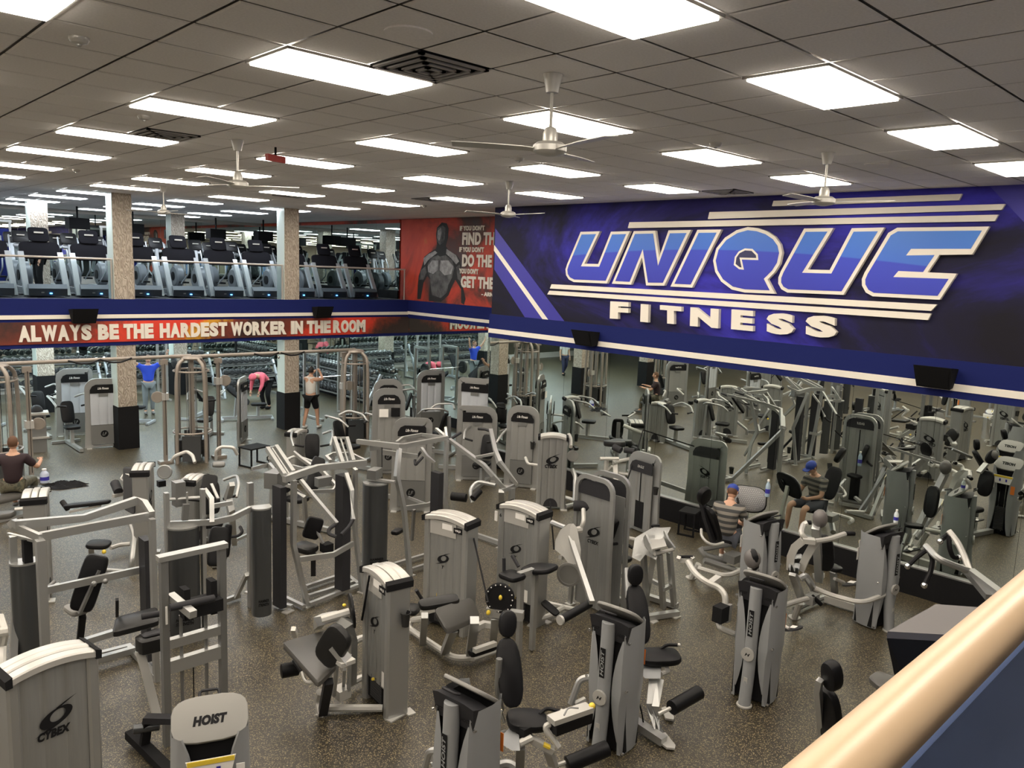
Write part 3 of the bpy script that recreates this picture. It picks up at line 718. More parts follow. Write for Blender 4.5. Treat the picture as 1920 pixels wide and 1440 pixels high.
m.roller('handle', LB(1060, 305, 1.3), LB(1210, 280, 1.3), .03, 'dgrey')
m.slab('bench_pad', [LB(840, 420, 1.05), LB(1195, 330, 1.05), LB(1180, 225, 1.05), LB(870, 300, 1.05)], .07, 'pad')
m.slab('seat_pad', [LB(1000, 450, .98), LB(1060, 500, .98), LB(1290, 440, .98), LB(1180, 380, .98)], .15, 'pad')
m.slab('seat_plate', [LB(1050, 430, 1.0), LB(1080, 458, 1.0), LB(1290, 405, 1.0), LB(1220, 380, 1.0)], .02, 'dgrey')
m.beam('handle_post', LB(878, 175, 1.3), LB(878, 300, 1.0), .03, .03, 'dgrey')
m.path('leg', [LB(1045, 560, .85), LB(1110, 780, .55), LB(1175, 1040, .22)], .075, .05, 'cream')
m.beam('footrest', LB(1090, 1070, .42), LB(1300, 1075, .42), .09, .06, 'dgrey')
m.beam('footrest_post', LB(1110, 1070, .4), LB(1080, 1290, .06), .08, .05, 'blackm')
m.roller('foot_roller', LB(1000, 1150, .3), LB(1200, 1120, .3), .045, 'shroud')
m.path('base_frame', [LB(975, 1180, .1), LB(1130, 1330, .06), LB(1300, 1500, .06)], .10, .08, 'blackm')
m.path('base_rail', [LB(640, 490, .3), LB(850, 425, .3)], .07, .07); m.path('base_rail', [LB(690, 640, .1), LB(1010, 550, .1)], .07, .07)
m.add('warning_label', m.mb().box((p1.x-.0, yy-.058, 1.35), (.02, .004, .18)), 'white')
# --- rounded tower with number 4
m = Mach('weight_machine', 'rounded grey tower with a beige lid, yellow placard and number 4, bottom edge', 'gym machine', 2.21, 5.42)
hoist_tower(m, 2.21, 5.38, 158, .56, 1.38, .32, num='4')
# --- leg curl, centre bottom
m = Mach('leg_curl_machine', 'leg curl machine with wide black seat and cup holder on its tower, bottom centre', 'gym machine', 4.61, 6.60)
cybex_tower(m, 4.61, 6.60, 83, .60, 1.55, .26)
m.cup((4.62, 6.26, 1.02), .05, .15)
m.slab('seat', [LD(352, 492, .72), LD(625, 800, .72), LD(770, 655, .76), LD(700, 395, .80)], .07, 'padg')
m.pad('backrest', LD(665, 640, .80), LD(815, 405, 1.20), .30, .09, (-.9, -.6, .35), 'pad', .6)
m.beam('backrest_bracket', LD(745, 520, 1.0), LD(850, 650, .85), .14, .05, 'silver')
m.add('bracket_plate', m.mb().box(LD(830, 640, .86), (.16, .12, .04)), 'cream')
m.roller('ankle_roller', LD(345, 715, .45), LD(480, 690, .45), .075, 'black')
m.tube('handle', [LD(445, 635, .66), LD(505, 718, .62)], .022, 'black'); m.tube('handle_tube', [LD(505, 718, .62), LD(530, 800, .55), LD(610, 795, .58)], .018, 'cream')
m.disc('cam_disc', LD(880, 260, 1.05), .185, .035, (.9, -.42, .1), 'black', 16)
m.tube('cam_shaft', [LD(650, 330, 1.0), LD(860, 268, 1.05)], .045, 'cream')
m.path('cam_bracket', [LD(620, 380, .8), LD(640, 330, 1.0), LD(760, 300, 1.0), LD(860, 360, .95), LD(885, 480, .72), LD(880, 800, .12)], .08, .07)
for q in ((655, 325), (822, 218), (700, 710), (440, 390)): m.add('knob', m.mb().ball(LD(q[0], q[1], 1.0 if q[1] < 350 else .72), (.022, .022, .018)), 'yellow')
m.beam('pin_post', LD(440, 395, .78), LD(455, 445, .66), .05, .05, 'cream')
for q in ((720, 620, 710, 850), (770, 640, 745, 900), (825, 700, 815, 830), (865, 590, 855, 860)): m.beam('link_bar', LD(q[0], q[1], .72), LD(q[2], q[3], .28), .03, .03, 'silver')
m.add('counterweight', m.mb().box(LD(800, 870, .25), (.14, .16, .10)), 'cap')
m.path('leg', [LD(705, 790, .6), LD(660, 1030, .03)], .09, .07, 'dgrey')
m.tube('base_tube', [LD(1030, 760, .1), LD(950, 760, .1), LD(860, 810, .1)], .04, 'cream', .1)
m.tube('brace_tube', [LD(1030, 460, .62), LD(940, 465, .62), LD(885, 500, .62)], .04, 'cream', .1)
m.tube('base_tube', [LD(690, 990, .06), LD(1110, 990, .06)], .04, 'cream'); m.tube('base_tube', [LD(640, 870, .3), LD(622, 930, .15), LD(645, 1030, .04)], .04, 'cream', .05)
m.tube('belt', [LD(1010, 0, 1.45), LD(955, 330, .9)], .012, 'blackm')
m.foot(*LD(655, 1035, 0).xy, 30); m.foot(*LD(1200, 1062, 0).xy, 10, .2, .1)
# --- arm curl machine, placard tower
m = Mach('arm_curl_machine', 'arm curl machine with grey slanted pad and placard tower, left of the tower numbered 6', 'gym machine', 6.32, 7.62)
cybex_tower(m, 6.32, 7.62, 104, .70, 1.56, .26)
m.slab('arm_pad', [LF_(150, 405, .80), LF_(405, 290, .80), LF_(335, 150, 1.0), LF_(55, 240, 1.0)], .07, 'padg')
m.pad('elbow_pad', LF_(-60, 222, .98), LF_(240, 170, 1.0), .16, .08, (0, -.3, 1), 'pad')
m.pad('seat', LD(1275, 240, .62), LD(1385, 260, .62), .24, .08, (0, 0, 1), 'pad')
m.beam('seat_tube', LD(1390, 275, .58), LD(1500, 245, .62), .06, .06, 'cream')
m.tube('handle', [LD(1293, 205, .68), LD(1293, 128, .88)], .02, 'dgrey'); m.tube('handle', [LD(1415, 192, .80), LD(1362, 105, .98)], .022, 'dgrey')
m.tube('base_tube', [LD(1420, 320, .35), LD(1330, 330, .14), LD(1298, 385, .08), LD(1420, 470, .08), LD(1650, 620, .08), LD(1800, 610, .08), LF_(340, 620, .08), LF_(510, 560, .08)], .04, 'cream', .12)
m.beam('post', LD(1425, 295, .6), LD(1410, 500, .08), .08, .08, 'silver')
m.path('post', [LD(1640, 400, .72), LD(1575, 570, .1)], .09, .08, 'silver'); m.path('post', [LD(1800, 330, .8), LD(1765, 590, .1)], .10, .09, 'silver')
m.disc('cam_disc', LF_(550, 165, .98), .175, .035, (-.85, -.5, .15), 'black', 16)
m.beam('cam_beam', LF_(450, 262, .80), LF_(725, 300, .80), .09, .10, 'silver')
m.add('knob', m.mb().ball(LF_(462, 275, .82), (.03, .02, .03)), 'yellow'); m.add('knob', m.mb().ball(LF_(553, 162, 1.02), (.02, .02, .03)), 'yellow')
m.tube('belt', [LE(318, 765, 1.40), LE(462, 1400, 1.0)], .011, 'blackm')
m.path('lever_tube', [LF_(370, 385, .3), LF_(430, 360, .3), LF_(500, 370, .3)], .07, .06, 'cream')
m.beam('leg', LF_(515, 300, .75), LF_(500, 470, .1), .09, .09, 'silver')
m.pad('shin_pad', LF_(320, 585, .36), LF_(520, 520, .36), .12, .08, (0, 0, 1), 'black'); m.beam('pad_bar', LF_(355, 560, .42), LF_(515, 505, .42), .06, .05, 'cream')
# --- tower 6 with bow-tie seat
m = Mach('arm_extension_machine', 'placard tower numbered 6 with black bow-tie seat and two upright grips', 'gym machine', 7.25, 7.22)
cybex_tower(m, 7.25, 7.22, 97, .70, 1.62, .26, num='6')
m.cup(LE(595, 850, .75), .045, .14)
m.pad('seat', LE.X(735, 1140, 6.72), LE.X(960, 1150, 6.80), .34, .07, (0, 0, 1), 'black', .6)
m.pad('seat', LE.X(580, 1175, 6.35), LE.X(705, 1225, 6.35), .26, .07, (0, 0, 1), 'black')
m.beam('seat_tube', LE.X(690, 1195, 6.40), LE.X(800, 1160, 6.65), .07, .07, 'silver')
m.tube('handle', [LE.X(580, 1165, 6.35), LE.X(580, 1065, 6.35)], .022, 'dgrey'); m.tube('handle', [LE.X(690, 1130, 6.5), LE.X(640, 1045, 6.5)], .022, 'dgrey')
m.beam('post', LE.X(705, 1225, 6.40), (6.42, LE.X(705, 1225, 6.40).y, .05), .06, .06, 'silver'); m.beam('post', LE.X(815, 1190, 6.72), (6.72, LE.X(815, 1190, 6.72).y, .02), .06, .06, 'silver')
m.tube('base_tube', [LF_(560, 300, .1), LF_(690, 150, .1), LF_(960, 220, .1), LF_(1120, 255, .1)], .04, 'cream', .1)
m.tube('base_tube', [LF_(640, 240, .1), LF_(780, 330, .06), LF_(900, 310, .1), LF_(1030, 235, .1)], .04, 'cream', .1)
m.pad('foot_pad', LF_(870, 190, .35), LF_(985, 290, .25), .11, .05, (-.3, -.6, .6), 'black')
m.foot(*LF_(790, 370, 0).xy, 20)
m.tube('belt', [LE(925, 640, 1.45), LE(955, 1000, .95)], .011, 'blackm')
# --- tall eagle tower with fan plate and long arm
m = Mach('lever_arm_machine', 'tallest silver tower with rounded top, grey fan plate and long cream arm', 'gym machine', 8.30, 6.75)
u_tower(m, 8.30, 6.75, -91, .64, 1.93, .34, 'eagle', .17, .17, both=True)
fan = [LE(1075, 900, 1.25)]+[LE(x, y, z) for x, y, z in ((1060, 815, 1.35), (1100, 812, 1.37), (1130, 850, 1.35), (1155, 1000, 1.15), (1150, 1120, 1.0), (1060, 1100, 1.0), (1030, 1060, 1.05), (960, 1000, 1.1), (965, 930, 1.2), (1000, 860, 1.3))]
b = m.mb(); c0 = LE(1075, 900, 1.25); vv = Vector((-.02, .01, .0)); ring = fan[1:]
b.prism([p for p in ring], (.016, .010, .004)); m.add('fan_plate', b, 'hoistcap')
m.beam('lever_arm', LE(1070, 890, 1.25), LE(1240, 1400, .90), .06, .05, 'silver')
m.tube('pivot', [LE(1045, 870, 1.26), LE(1160, 850, 1.28)], .05, 'cream'); m.add('knob', m.mb().ball(LE(1052, 868, 1.27), (.035, .03, .035)), 'yellow')
m.tube('side_arm', [LE(940, 800, 1.25), LE(1040, 840, 1.25)], .04, 'silver'); m.tube('side_arm', [LE(1155, 850, 1.28), LE(1178, 790, 1.4), LE(1175, 700, 1.5)], .03, 'cream', .08)
m.roller('roller', LE(1100, 672, 1.48), LE(1220, 678, 1.48), .075, 'dgrey')
m.roller('grip', LF_(1010, 328, .78), LF_(1225, 205, .85), .05, 'black'); m.add('end_cap', m.mb().lathe(LF_(1005, 330, .78), [(.001, -.02), (.055, -.02), (.055, .01), (.001, .01)], 14, 'x'), 'cap')
m.disc('counter_disc', LE(1065, 1190, .55), .17, .03, (-.8, -.5, 0), 'hoistcap')
m.beam('counter_bar', LE(1000, 1060, .95), LE(1020, 1060, .93), .05, .05, 'cap')
m.pad('backrest', LE(1440, 950, .95), LE(1440, 770, 1.35), .26, .09, (-.3, -.9, 0), 'black', .6)
m.tube('handle', [LE(1395, 960, 1.0), LE(1480, 950, 1.0), LE(1545, 990, .95)], .022, 'black', .05)
m.pad('seat', LE(1400, 1040, .7), LE(1520, 1090, .68), .24, .07, (0, 0, 1), 'black')
for q in ((1380, 1150, 1500, 1210), (1370, 1270, 1420, 1300), (1370, 1330, 1560, 1440)): m.beam('base_rail', LE(q[0], q[1], .3 if q[1] < 1200 else .06), LE(q[2], q[3], .3 if q[1] < 1200 else .06), .06, .06)
m.beam('seat_post', LE(1440, 1080, .6), LE(1445, 1180, .3), .07, .07)
# --- machine family with shell towers (bottom centre, middle, right)
def hoist_leg(name, label, cx, cy_, a, **k):
    m = Mach(name, label, 'gym machine', cx, cy_); hoist_tower(m, cx, cy_, a, **k); return m
m = hoist_leg('leg_extension_machine', 'shell-clad leg machine with black headrest and yellow knob on its thigh bar, bottom centre', 3.93, 4.44, -83, h=1.40)
m.pad('backrest', LF_(650, 990, .78), LF_(595, 460, 1.32), .235, .09, (-.55, -.8, .12), 'black', .75)
m.pad('headrest', LF_(600, 460, 1.33), LF_(615, 255, 1.56), .17, .10, (-.55, -.8, .12), 'black', .85)
m.tube('spine', [V3(LF_(560, 1000, .6)), V3(LF_(530, 850, .9)), V3(LF_(545, 620, 1.2))], .03, 'silverd')
m.pad('seat', LF_(600, 1080, .66), LF_(905, 1085, .64), .30, .08, (0, -.1, 1), 'black', .6)
m.tube('grip', [LF_(850, 1035, .68), LF_(900, 990, .72), LF_(1000, 1015, .72)], .018, 'black', .04); m.add('grip_end', m.mb().ball(LF_(1012, 1012, .72), (.02, .02, .02)), 'cap')
m.beam('thigh_bar', LF_(930, 1085, .74), LF_(1220, 985, .74), .12, .05, 'cream'); m.beam('thigh_pad', LF_(950, 1150, .66), LF_(1220, 1050, .66), .10, .09, 'black')
m.tube('bar_handle', [LF_(1030, 1045, .80), LF_(1060, 985, .84), LF_(1140, 990, .84)], .008, 'silverd', .03)
m.add('knob', m.mb().ball(LF_(1240, 975, .76), (.032, .032, .032)), 'yellow')
m.tube('thigh_tube', [LF_(950, 1105, .68), LF_(880, 1130, .66), LF_(990, 1285, .5)], .03, 'cream', .04)
fin = [LF_(x, y, .6) for x, y in ((560, 1260), (565, 1210), (620, 1150), (720, 1115), (785, 1107), (690, 1170), (700, 1310), (640, 1310))]
m.add('side_fin', m.mb().prism(fin, (.03, .03, -.01)), 'hoist'); m.add('fin_opening', m.mb().box(LF_(730, 1165, .62), (.10, .10, .10)), 'blackm')
m.tube('pivot', [LF_(690, 1260, .56), LF_(785, 1215, .58)], .035, 'cream')
m.beam('lever', LF_(770, 1215, .56), LF_(950, 1310, .45), .07, .05, 'cream'); m.beam('lever_sticker', LF_(878, 1262, .525), LF_(925, 1285, .50), .05, .02, 'yellow')
m.beam('lever', LF_(915, 1320, .42), LF_(950, 1420, .22), .08, .05, 'cream')
m.tube('roller_tube', [LF_(930, 1440, .2), LF_(1080, 1380, .24)], .02, 'cream'); m.roller('ankle_roller', LF_(1050, 1415, .22), LF_(1360, 1290, .30), .075, 'black')
m.tube('base_tube', [LF_(460, 1260, .5), LF_(600, 1200, .5)], .06, 'silver'); m.tube('base_tube', [LF_(460, 1440, .12), LF_(620, 1400, .15), LF_(700, 1470, .1)], .045, 'silver', .06)
m.tube('side_tube', [LF_(95, 1310, .6), LF_(20, 1310, .58), LF_(-10, 1440, .35)], .032, 'silver', .08)
m.beam('leg', LF_(705, 1280, .5), LF_(700, 1440, .15), .08, .06, 'silver')
for q in ((480, 940), (500, 970), (540, 960)): m.tube('linkage', [LF_(q[0], q[1], .8), LF_(q[0]+40, q[1]+130, .55)], .016, 'silver')
m = hoist_leg('leg_curl_machine', 'shell-clad leg machine with black roller on the floor side, centre right of the bottom', 5.98, 4.56, -82, h=1.42)
m.pad('backrest', LF_(1620, 515, .78), LF_(1555, 60, 1.32), .235, .09, (-.55, -.8, .12), 'black', .75)
m.pad('headrest', LE(1560, 1270, 1.33), LE(1570, 1110, 1.56), .17, .10, (-.55, -.8, .12), 'black', .85)
m.tube('spine', [LF_(1510, 170, 1.15), LF_(1500, -50, 1.32)], .03, 'silverd')
m.pad('seat', LF_(1580, 610, .62), LF_(1900, 600, .62), .30, .08, (0, -.1, 1), 'black', .6)
m.tube('grip', [LF_(1755, 548, .66), LF_(1800, 515, .70), LF_(1880, 518, .72)], .018, 'black', .04); m.add('grip_end', m.mb().ball(LF_(1893, 517, .72), (.02, .02, .02)), 'cap')
fin = [LF_(x, y, .55) for x, y in ((1605, 735), (1620, 690), (1700, 620), (1815, 600), (1760, 650), (1755, 770), (1640, 768))]
m.add('side_fin', m.mb().prism(fin, (.03, .03, -.01)), 'hoist')
m.beam('fin_link', LF_(1770, 640, .6), LF_(1800, 720, .5), .07, .05, 'cream'); m.tube('pivot', [LF_(1560, 710, .52), LF_(1620, 710, .52)], .05, 'cream'); m.tube('pivot', [LF_(1755, 735, .5), LF_(1810, 710, .5)], .03, 'cream')
m.path('leg', [LF_(1700, 780, .48), LF_(1680, 960, .3), LF_(1720, 1180, .06)], .09, .05, 'silver'); m.path('leg', [LF_(1755, 780, .48), LF_(1715, 980, .3), LF_(1750, 1180, .06)], .07, .05, 'silver')
m.beam('base_rail', LF_(1540, 1080, .1), LF_(1780, 1240, .06), .10, .08, 'silver')
m.add('foot', m.mb().prism([LF_(x, y, .02) for x, y in ((1755, 1190), (1790, 1185), (1865, 1280), (1860, 1305), (1800, 1300), (1760, 1270))], (0, 0, .02)), 'cream')
m.add('foot', m.mb().prism([LF_(x, y, .02) for x, y in ((1760, 1000), (1790, 990), (1855, 1065), (1850, 1088), (1790, 1080))], (0, 0, .02)), 'cream')
m.tube('roller_tube', [LF_(1740, 1035, .3), LF_(1850, 980, .36)], .02, 'cream'); m.roller('ankle_roller', LH(75, 990, .36), LH(285, 870, .40), .075, 'black')
m.tube('side_tube', [LF_(1235, 760, .62), LF_(1150, 770, .60), LF_(1080, 960, .35)], .035, 'silver', .1); m.tube('side_tube', [LF_(1105, 965, .34), LF_(1185, 925, .36)], .03, 'cream')
m.tube('cable', [LF_(1555, 850, .5), LF_(1610, 1000, .3), LF_(1625, 1100, .12)], .008, 'blackm', .1)
m = hoist_leg('row_machine', 'shell-clad machine with curved cream arms reaching left and an oval footplate to its right', 7.94, 4.08, -84, h=1.42)
m.add('headrest_shell', m.mb().ball(LG(683, 1070, 1.52), (.085, .10, .115)), 'shell'); m.pad('headrest', LG(690, 1130, 1.38), LG(695, 1020, 1.62), .2, .08, (.8, -.5, 0), 'black', .85)
m.beam('headrest_post', LG(680, 1140, 1.36), LG(690, 1200, 1.2), .10, .05, 'silver')
m.pad('backrest', (8.36, 4.35, .75), (8.28, 4.33, 1.25), .28, .08, (1, .2, 0), 'black', .7)
m.pad('seat', (8.42, 4.38, .52), (8.75, 4.45, .52), .3, .08, (0, 0, 1), 'black', .6)
m.beam('seat_post', (8.5, 4.4, .04), (8.5, 4.4, .48), .09); m.beam('base_rail', (8.1, 4.2, .05), (8.8, 4.4, .05), .1, .08)
m.tube('arm', [LG(200, 1095, 1.15), LG(250, 1180, 1.10), LG(330, 1245, 1.05), LG(430, 1285, 1.0), LG(480, 1340, .95), LG(480, 1440, .8)], .038, 'cream', .15)
m.path('hand_grip', [LG(130, 1060, 1.2), LG(140, 1080, 1.15), LG(230, 1085, 1.15), LG(235, 1060, 1.2)], .05, .04, 'cream'); m.roller('grip', LG(135, 1055, 1.2), LG(235, 1055, 1.2), .02, 'black')
m.beam('clamp', LG(370, 1260, 1.02), LG(430, 1215, 1.05), .08, .07, 'cream')
m.add('bracket_box', m.mb().box(LH(445, 280, .95), (.16, .12, .18)), 'blackm'); m.add('bracket_frame', m.mb().box(LH(500, 280, .93), (.10, .04, .2)), 'hoistcap')
m.tube('side_tube', [LH(430, 350, .85), LH(440, 390, .80), LH(590, 455, .66)], .036, 'cream', .06)
m.tube('pedal_stem', [LH(915, 370, .45), LH(960, 395, .45)], .02, 'cream')
m.add('foot_plate_oval', m.mb().prism([V3(LH(985, 400, .42), .10*cos(t*pi/8), .12*sin(t*pi/8), -.05*sin(t*pi/8)) for t in range(16)], (.01, .0, .02)), 'dgrey')
m.add('plate_mark', m.mb().prism([LH(x, y, .45) for x, y in ((960, 388), (985, 370), (1030, 380), (1005, 392))], (0, 0, .004)), 'white')
m = hoist_leg('chest_press_machine', 'shell-clad machine the man in the striped shirt sits on, water bottle on its tower', 10.10, 5.30, -12, h=1.42)
m.pad('headrest', LG(322, 650, 1.28), LG(320, 545, 1.55), .24, .10, (-.3, -.9, 0), 'black', .85)
m.path('spine', [LG(305, 650, 1.25), LG(335, 770, 1.0), LG(390, 940, .62)], .09, .06, 'dgrey')
m.pad('backrest', LG(420, 930, .62), LG(355, 690, 1.20), .30, .08, (.8, -.3, 0), 'black', .6)
m.pad('seat', LG(420, 945, .52), LG(600, 910, .52), .34, .08, (0, 0, 1), 'black', .6)
m.tube('arm', [LG(300, 850, .85), LG(300, 900, .80), LG(340, 950, .72), LG(400, 970, .68), LG(465, 950, .68)], .022, 'cream', .08)
m.tube('frame_tube', [LG(290, 985, .5), LG(320, 1040, .4), LG(480, 1090, .25)], .05, 'silver', .06); m.tube('frame_tube', [LG(320, 1080, .32), LG(500, 1140, .2), LG(620, 1170, .12)], .05, 'silver')
m.tube('frame_tube', [LG(310, 1000, .48), LG(400, 985, .5), LG(580, 950, .5)], .04, 'silverd')
m.add('bracket', m.mb().box(LG(540, 1060, .35), (.28, .2, .12)), 'silverd'); m.tube('leg', [LG(280, 1110, .28), LG(225, 1215, .02)], .05, 'cream')
m.add('foot_flange', m.mb().lathe(LG(222, 1215, 0), [(.085, 0), (.085, .015), (.06, .02)], 14), 'cream')
m.tube('cross_tube', [LG(280, 1140, .25), LG(460, 1195, .25), LG(520, 1190, .25), LG(640, 1140, .3)], .038, 'cream', .1)
m.tube('side_tube', [LG(730, 1060, .55), LG(790, 960, .62)], .03, 'cream')
m = hoist_leg('shoulder_press_machine', 'shell-clad machine with pale curved arms and a small bottle on its tower, at the mirror', 11.02, 4.02, -14, h=1.40)
m.beam('post', LG(1160, 830, 1.45), LG(1185, 1230, .5), .10, .10, 'silver')
m.add('headrest_shell', m.mb().ball(LG(1190, 770, 1.55), (.10, .10, .13)), 'shell')
m.pad('backrest', LG(1230, 1160, .70), LG(1215, 890, 1.25), .26, .08, (.9, .3, 0), 'black', .7)
m.pad('seat', LG(1240, 1140, .62), LG(1330, 1130, .62), .30, .07, (0, 0, 1), 'black', .7)
for dx in (0, 130):
    m.path('arc_plate', [LG(1060+dx*.8, 935, 1.42), LG(1000+dx, 985, 1.30), LG(970+dx*.9, 1060, 1.15), LG(965+dx*.6, 1160, .95)], .02, .10, 'cream', (0, -1, 0))
m.add('arc_cover', m.mb().prism([LG(x, y, 1.05) for x, y in ((975, 1050), (1055, 1040), (1030, 1185), (960, 1170))], (.02, .03, 0)), 'hoist')
m.beam('arm_bracket', LG(1060, 930, 1.42), LG(1150, 940, 1.42), .12, .06, 'cream')
m.tube('press_arm', [LG(1150, 940, 1.42), LG(1260, 925, 1.42), LG(1375, 885, 1.45)], .036, 'cream', .1); m.roller('grip', LG(1375, 882, 1.45), LG(1450, 882, 1.45), .03, 'black')
m.tube('press_arm', [LG(1085, 925, 1.42), LG(1045, 880, 1.5), LG(1065, 815, 1.55), LG(1095, 800, 1.58)], .036, 'cream', .08); m.roller('grip', LG(1095, 798, 1.58), LG(1125, 800, 1.58), .03, 'black')
m.path('frame_post', [LG(985, 1180, .85), LG(1050, 1370, .25)], .09, .07, 'silver'); m.tube('frame_loop', [LG(1040, 1220, .6), LG(1080, 1195, .65), LG(1130, 1270, .5), LG(1150, 1330, .3)], .05, 'silver', .1)
m.tube('cross_tube', [LG(1150, 1290, .45), LG(1260, 1340, .45), LG(1500, 1405, .45), LG(1680, 1340, .5), LG(1745, 1220, .6)], .036, 'cream', .15)
m.path('base_rail', [LH(1230, 165, .08), LH(1510, 250, .08)], .10, .10, 'cream'); m.tube('base_rail', [LH(1000, 250, .08), LH(1130, 190, .08), LH(1240, 150, .08)], .04, 'silver')
m.tube('leg', [LH(1040, 200, .3), LH(1000, 310, .03)], .045, 'cream'); m.add('foot_flange', m.mb().lathe(LH(997, 312, 0), [(.085, 0), (.085, .015), (.06, .02)], 14), 'cream')
m.tube('front_tube', [LH(925, 220, .4), LH(1050, 180, .42), LH(1110, 165, .42)], .036, 'cream')
m.add('clamp_box', m.mb().box(LH(1130, 170, .4), (.2, .12, .12)), 'silver'); m.roller('clamp_roller', LH(1130, 150, .46), LH(1200, 215, .34), .03, 'black')
m.tube('seat_ring', [LG(1140, 1180, .6), LG(1150, 1225, .52), LG(1215, 1220, .52), LG(1220, 1175, .6)], .015, 'cream', .04); m.beam('seat_post', LG(1290, 1165, .5), LG(1300, 1330, .1), .08, .08, 'silverd')
m.add('foot_plate_oval', m.mb().prism([V3(LH(1425, 65, .30), .12*cos(t*pi/8), .13*sin(t*pi/8), -.05*sin(t*pi/8)) for t in range(16)], (.01, .0, .02)), 'dgrey')
m.add('plate_mark', m.mb().prism([LH(x, y, .33) for x, y in ((1395, 48), (1420, 35), (1465, 42), (1440, 55))], (0, 0, .004)), 'white')
m.tube('cam_arm', [LH(1300, 20, .45), LH(1370, 50, .33)], .025, 'cream')
# --- black backrest and seat of the machine below the rail
m = Mach('leg_press_machine', 'lone black headrest and backrest standing up left of the pale handrail', 'gym machine', 6.6, 2.72)
m.pad('headrest', LH(1285, 850, 1.30), LH(1275, 640, 1.56), .17, .12, (.8, -.3, 0), 'black', .85)
m.pad('backrest', LH(1290, 1300, .62), LH(1245, 850, 1.25), .24, .09, (.8, -.3, 0), 'black', .6)
m.path('spine', [LH(1190, 780, 1.38), LH(1175, 850, 1.28), LH(1195, 1100, .85), LH(1230, 1400, .3)], .06, .05, 'silver')
m.slab('seat', [LH(1300, 1350, .55), LH(1500, 1350, .55), LH(1500, 1250, .55), LH(1320, 1250, .55)], .08, 'black')
m.beam('base_rail', V3(LH(1230, 1400, .06)), V3(LH(1430, 1330, .06)), .1, .08); m.beam('leg', V3(LH(1230, 1400, .3)), V3(LH(1240, 1470, .04)), .08, .08)
m = Mach('seat_machine', 'dark padded seat peeking over the pale handrail, below the speaker', 'gym machine', 8.3, 2.9)
m.slab('seat', [LH(1550, 750, .62), LH(1640, 830, .62), LH(1800, 770, .62), LH(1625, 700, .62)], .07, 'padg')
p = LH(1700, 780, .55); m.beam('seat_post', p, (p.x, p.y, .04), .09); m.beam('base_rail', (p.x-.1, p.y, .05), (p.x-.1, p.y-.8, .05), .1, .08)
q = PX(1850, 1290, .9); hoist_tower(m, q.x, q.y, -70, .54, 1.4, .27)
# --- long tubular arms above the rail on the right
m = Mach('pulldown_machine', 'machine with long grey tubular arms and hanging black grips, right edge by the mirror', 'gym machine', 11.3, 2.3)
J = LI(1185, 285, 1.25); E1 = LI.X(1340, 430, J.x+.25)
m.tube('long_arm', [LI(925, 135, 1.5), LI(1000, 215, 1.42), LI(1090, 250, 1.35), J], .04, 'silver', .1); m.tube('long_arm', [LI(1060, 48, 1.6), LI(1110, 110, 1.5), LI(1150, 190, 1.4), J], .04, 'cap', .1)
m.path('main_beam', [V3(J), V3(LI(1390, 440, 1.25))], .10, .08, 'silver'); m.path('main_beam', [LI(1150, 260, 1.22), LI(1300, 440, 1.18)], .08, .07, 'silverd')
for P in (((930, 160, 1.46), (870, 205, 1.35), (820, 255, 1.25)), ((945, 160, 1.46), (968, 215, 1.35), (955, 290, 1.2), (918, 368, 1.05)), ((1055, 70, 1.56), (1030, 90, 1.5), (1010, 110, 1.48)), ((1062, 80, 1.54), (1065, 150, 1.4), (1085, 205, 1.28), (1125, 205, 1.28))):
    m.tube('grip', [LI(*q) for q in P], .03, 'black', .05); m.add('grip_end', m.mb().ball(LI(*P[-1]), (.04, .04, .04)), 'chrome')
m.beam('post', (J.x+.35, J.y-.55, 0), (J.x+.35, J.y-.55, 1.3), .1); m.beam('base_rail', (J.x, J.y, .05), (J.x+.5, J.y-.8, .05), .1, .08)
# --- plate-loaded press with open steel frame
m = Mach('calf_press_machine', 'open silver frame with a tilted steel sled plate on tall legs, beside the mirror', 'gym machine', 8.9, 6.0)
m.add('sled_plate', m.mb().prism([LE(x, y, z) for x, y, z in ((1560, 920, 1.15), (1690, 845, 1.25), (1830, 838, 1.25), (1800, 900, 1.15), (1720, 1080, .95), (1640, 1040, 1.0), (1600, 1090, .9), (1540, 1060, .95))], (.012, .012, .004)), 'panel')
for dx in (0, 140): m.path('plate_cheek', [LE(1640+dx, 900-dx*.2, 1.2), LE(1660+dx, 960-dx*.2, 1.12), LE(1710+dx, 1030-dx*.2, 1.02)], .03, .09, 'silver')
m.add('plate_deck', m.mb().prism([LE(x, y, 1.12) for x, y in ((1655, 925), (1770, 900), (1800, 985), (1690, 1010))], (0, 0, .02)), 'cap')
m.tube('front_tube', [LE(1710, 1035, 1.02), LE(1850, 1000, 1.02)], .025, 'cream'); m.tube('handle', [LE(1690, 830, 1.3), LE(1700, 822, 1.32), LE(1745, 820, 1.32)], .02, 'black'); m.tube('cross_tube', [LE(1605, 1002, 1.0), LE(1650, 1000, 1.0)], .03, 'cream')
for q in ((1625, 1010, 1650, 1420, 1.0), (1745, 1040, 1775, 1440, .98), (1820, 1015, 1855, 1420, .98), (1700, 1060, 1640, 1400, .9)): m.beam('leg', LE(q[0], q[1], q[4]), LE(q[2], q[3], .05), .07, .06, 'silver')
m.beam('cross_bar', LE(1770, 1300, .4), LE(1840, 1270, .4), .06, .05)
m.beam('base_rail', LF_(1650, 310, .05), LF_(1885, 275, .05), .09, .07, 'silver'); m.beam('base_rail', LF_(1650, 150, .05), LF_(1880, 225, .05), .09, .07, 'silver'); m.beam('base_rail', LE(1660, 1220, .35), LE(1740, 1260, .3), .06, .05)
m.foot(*LF_(1700, 345, 0).xy); m.foot(*LF_(1870, 310, 0).xy)
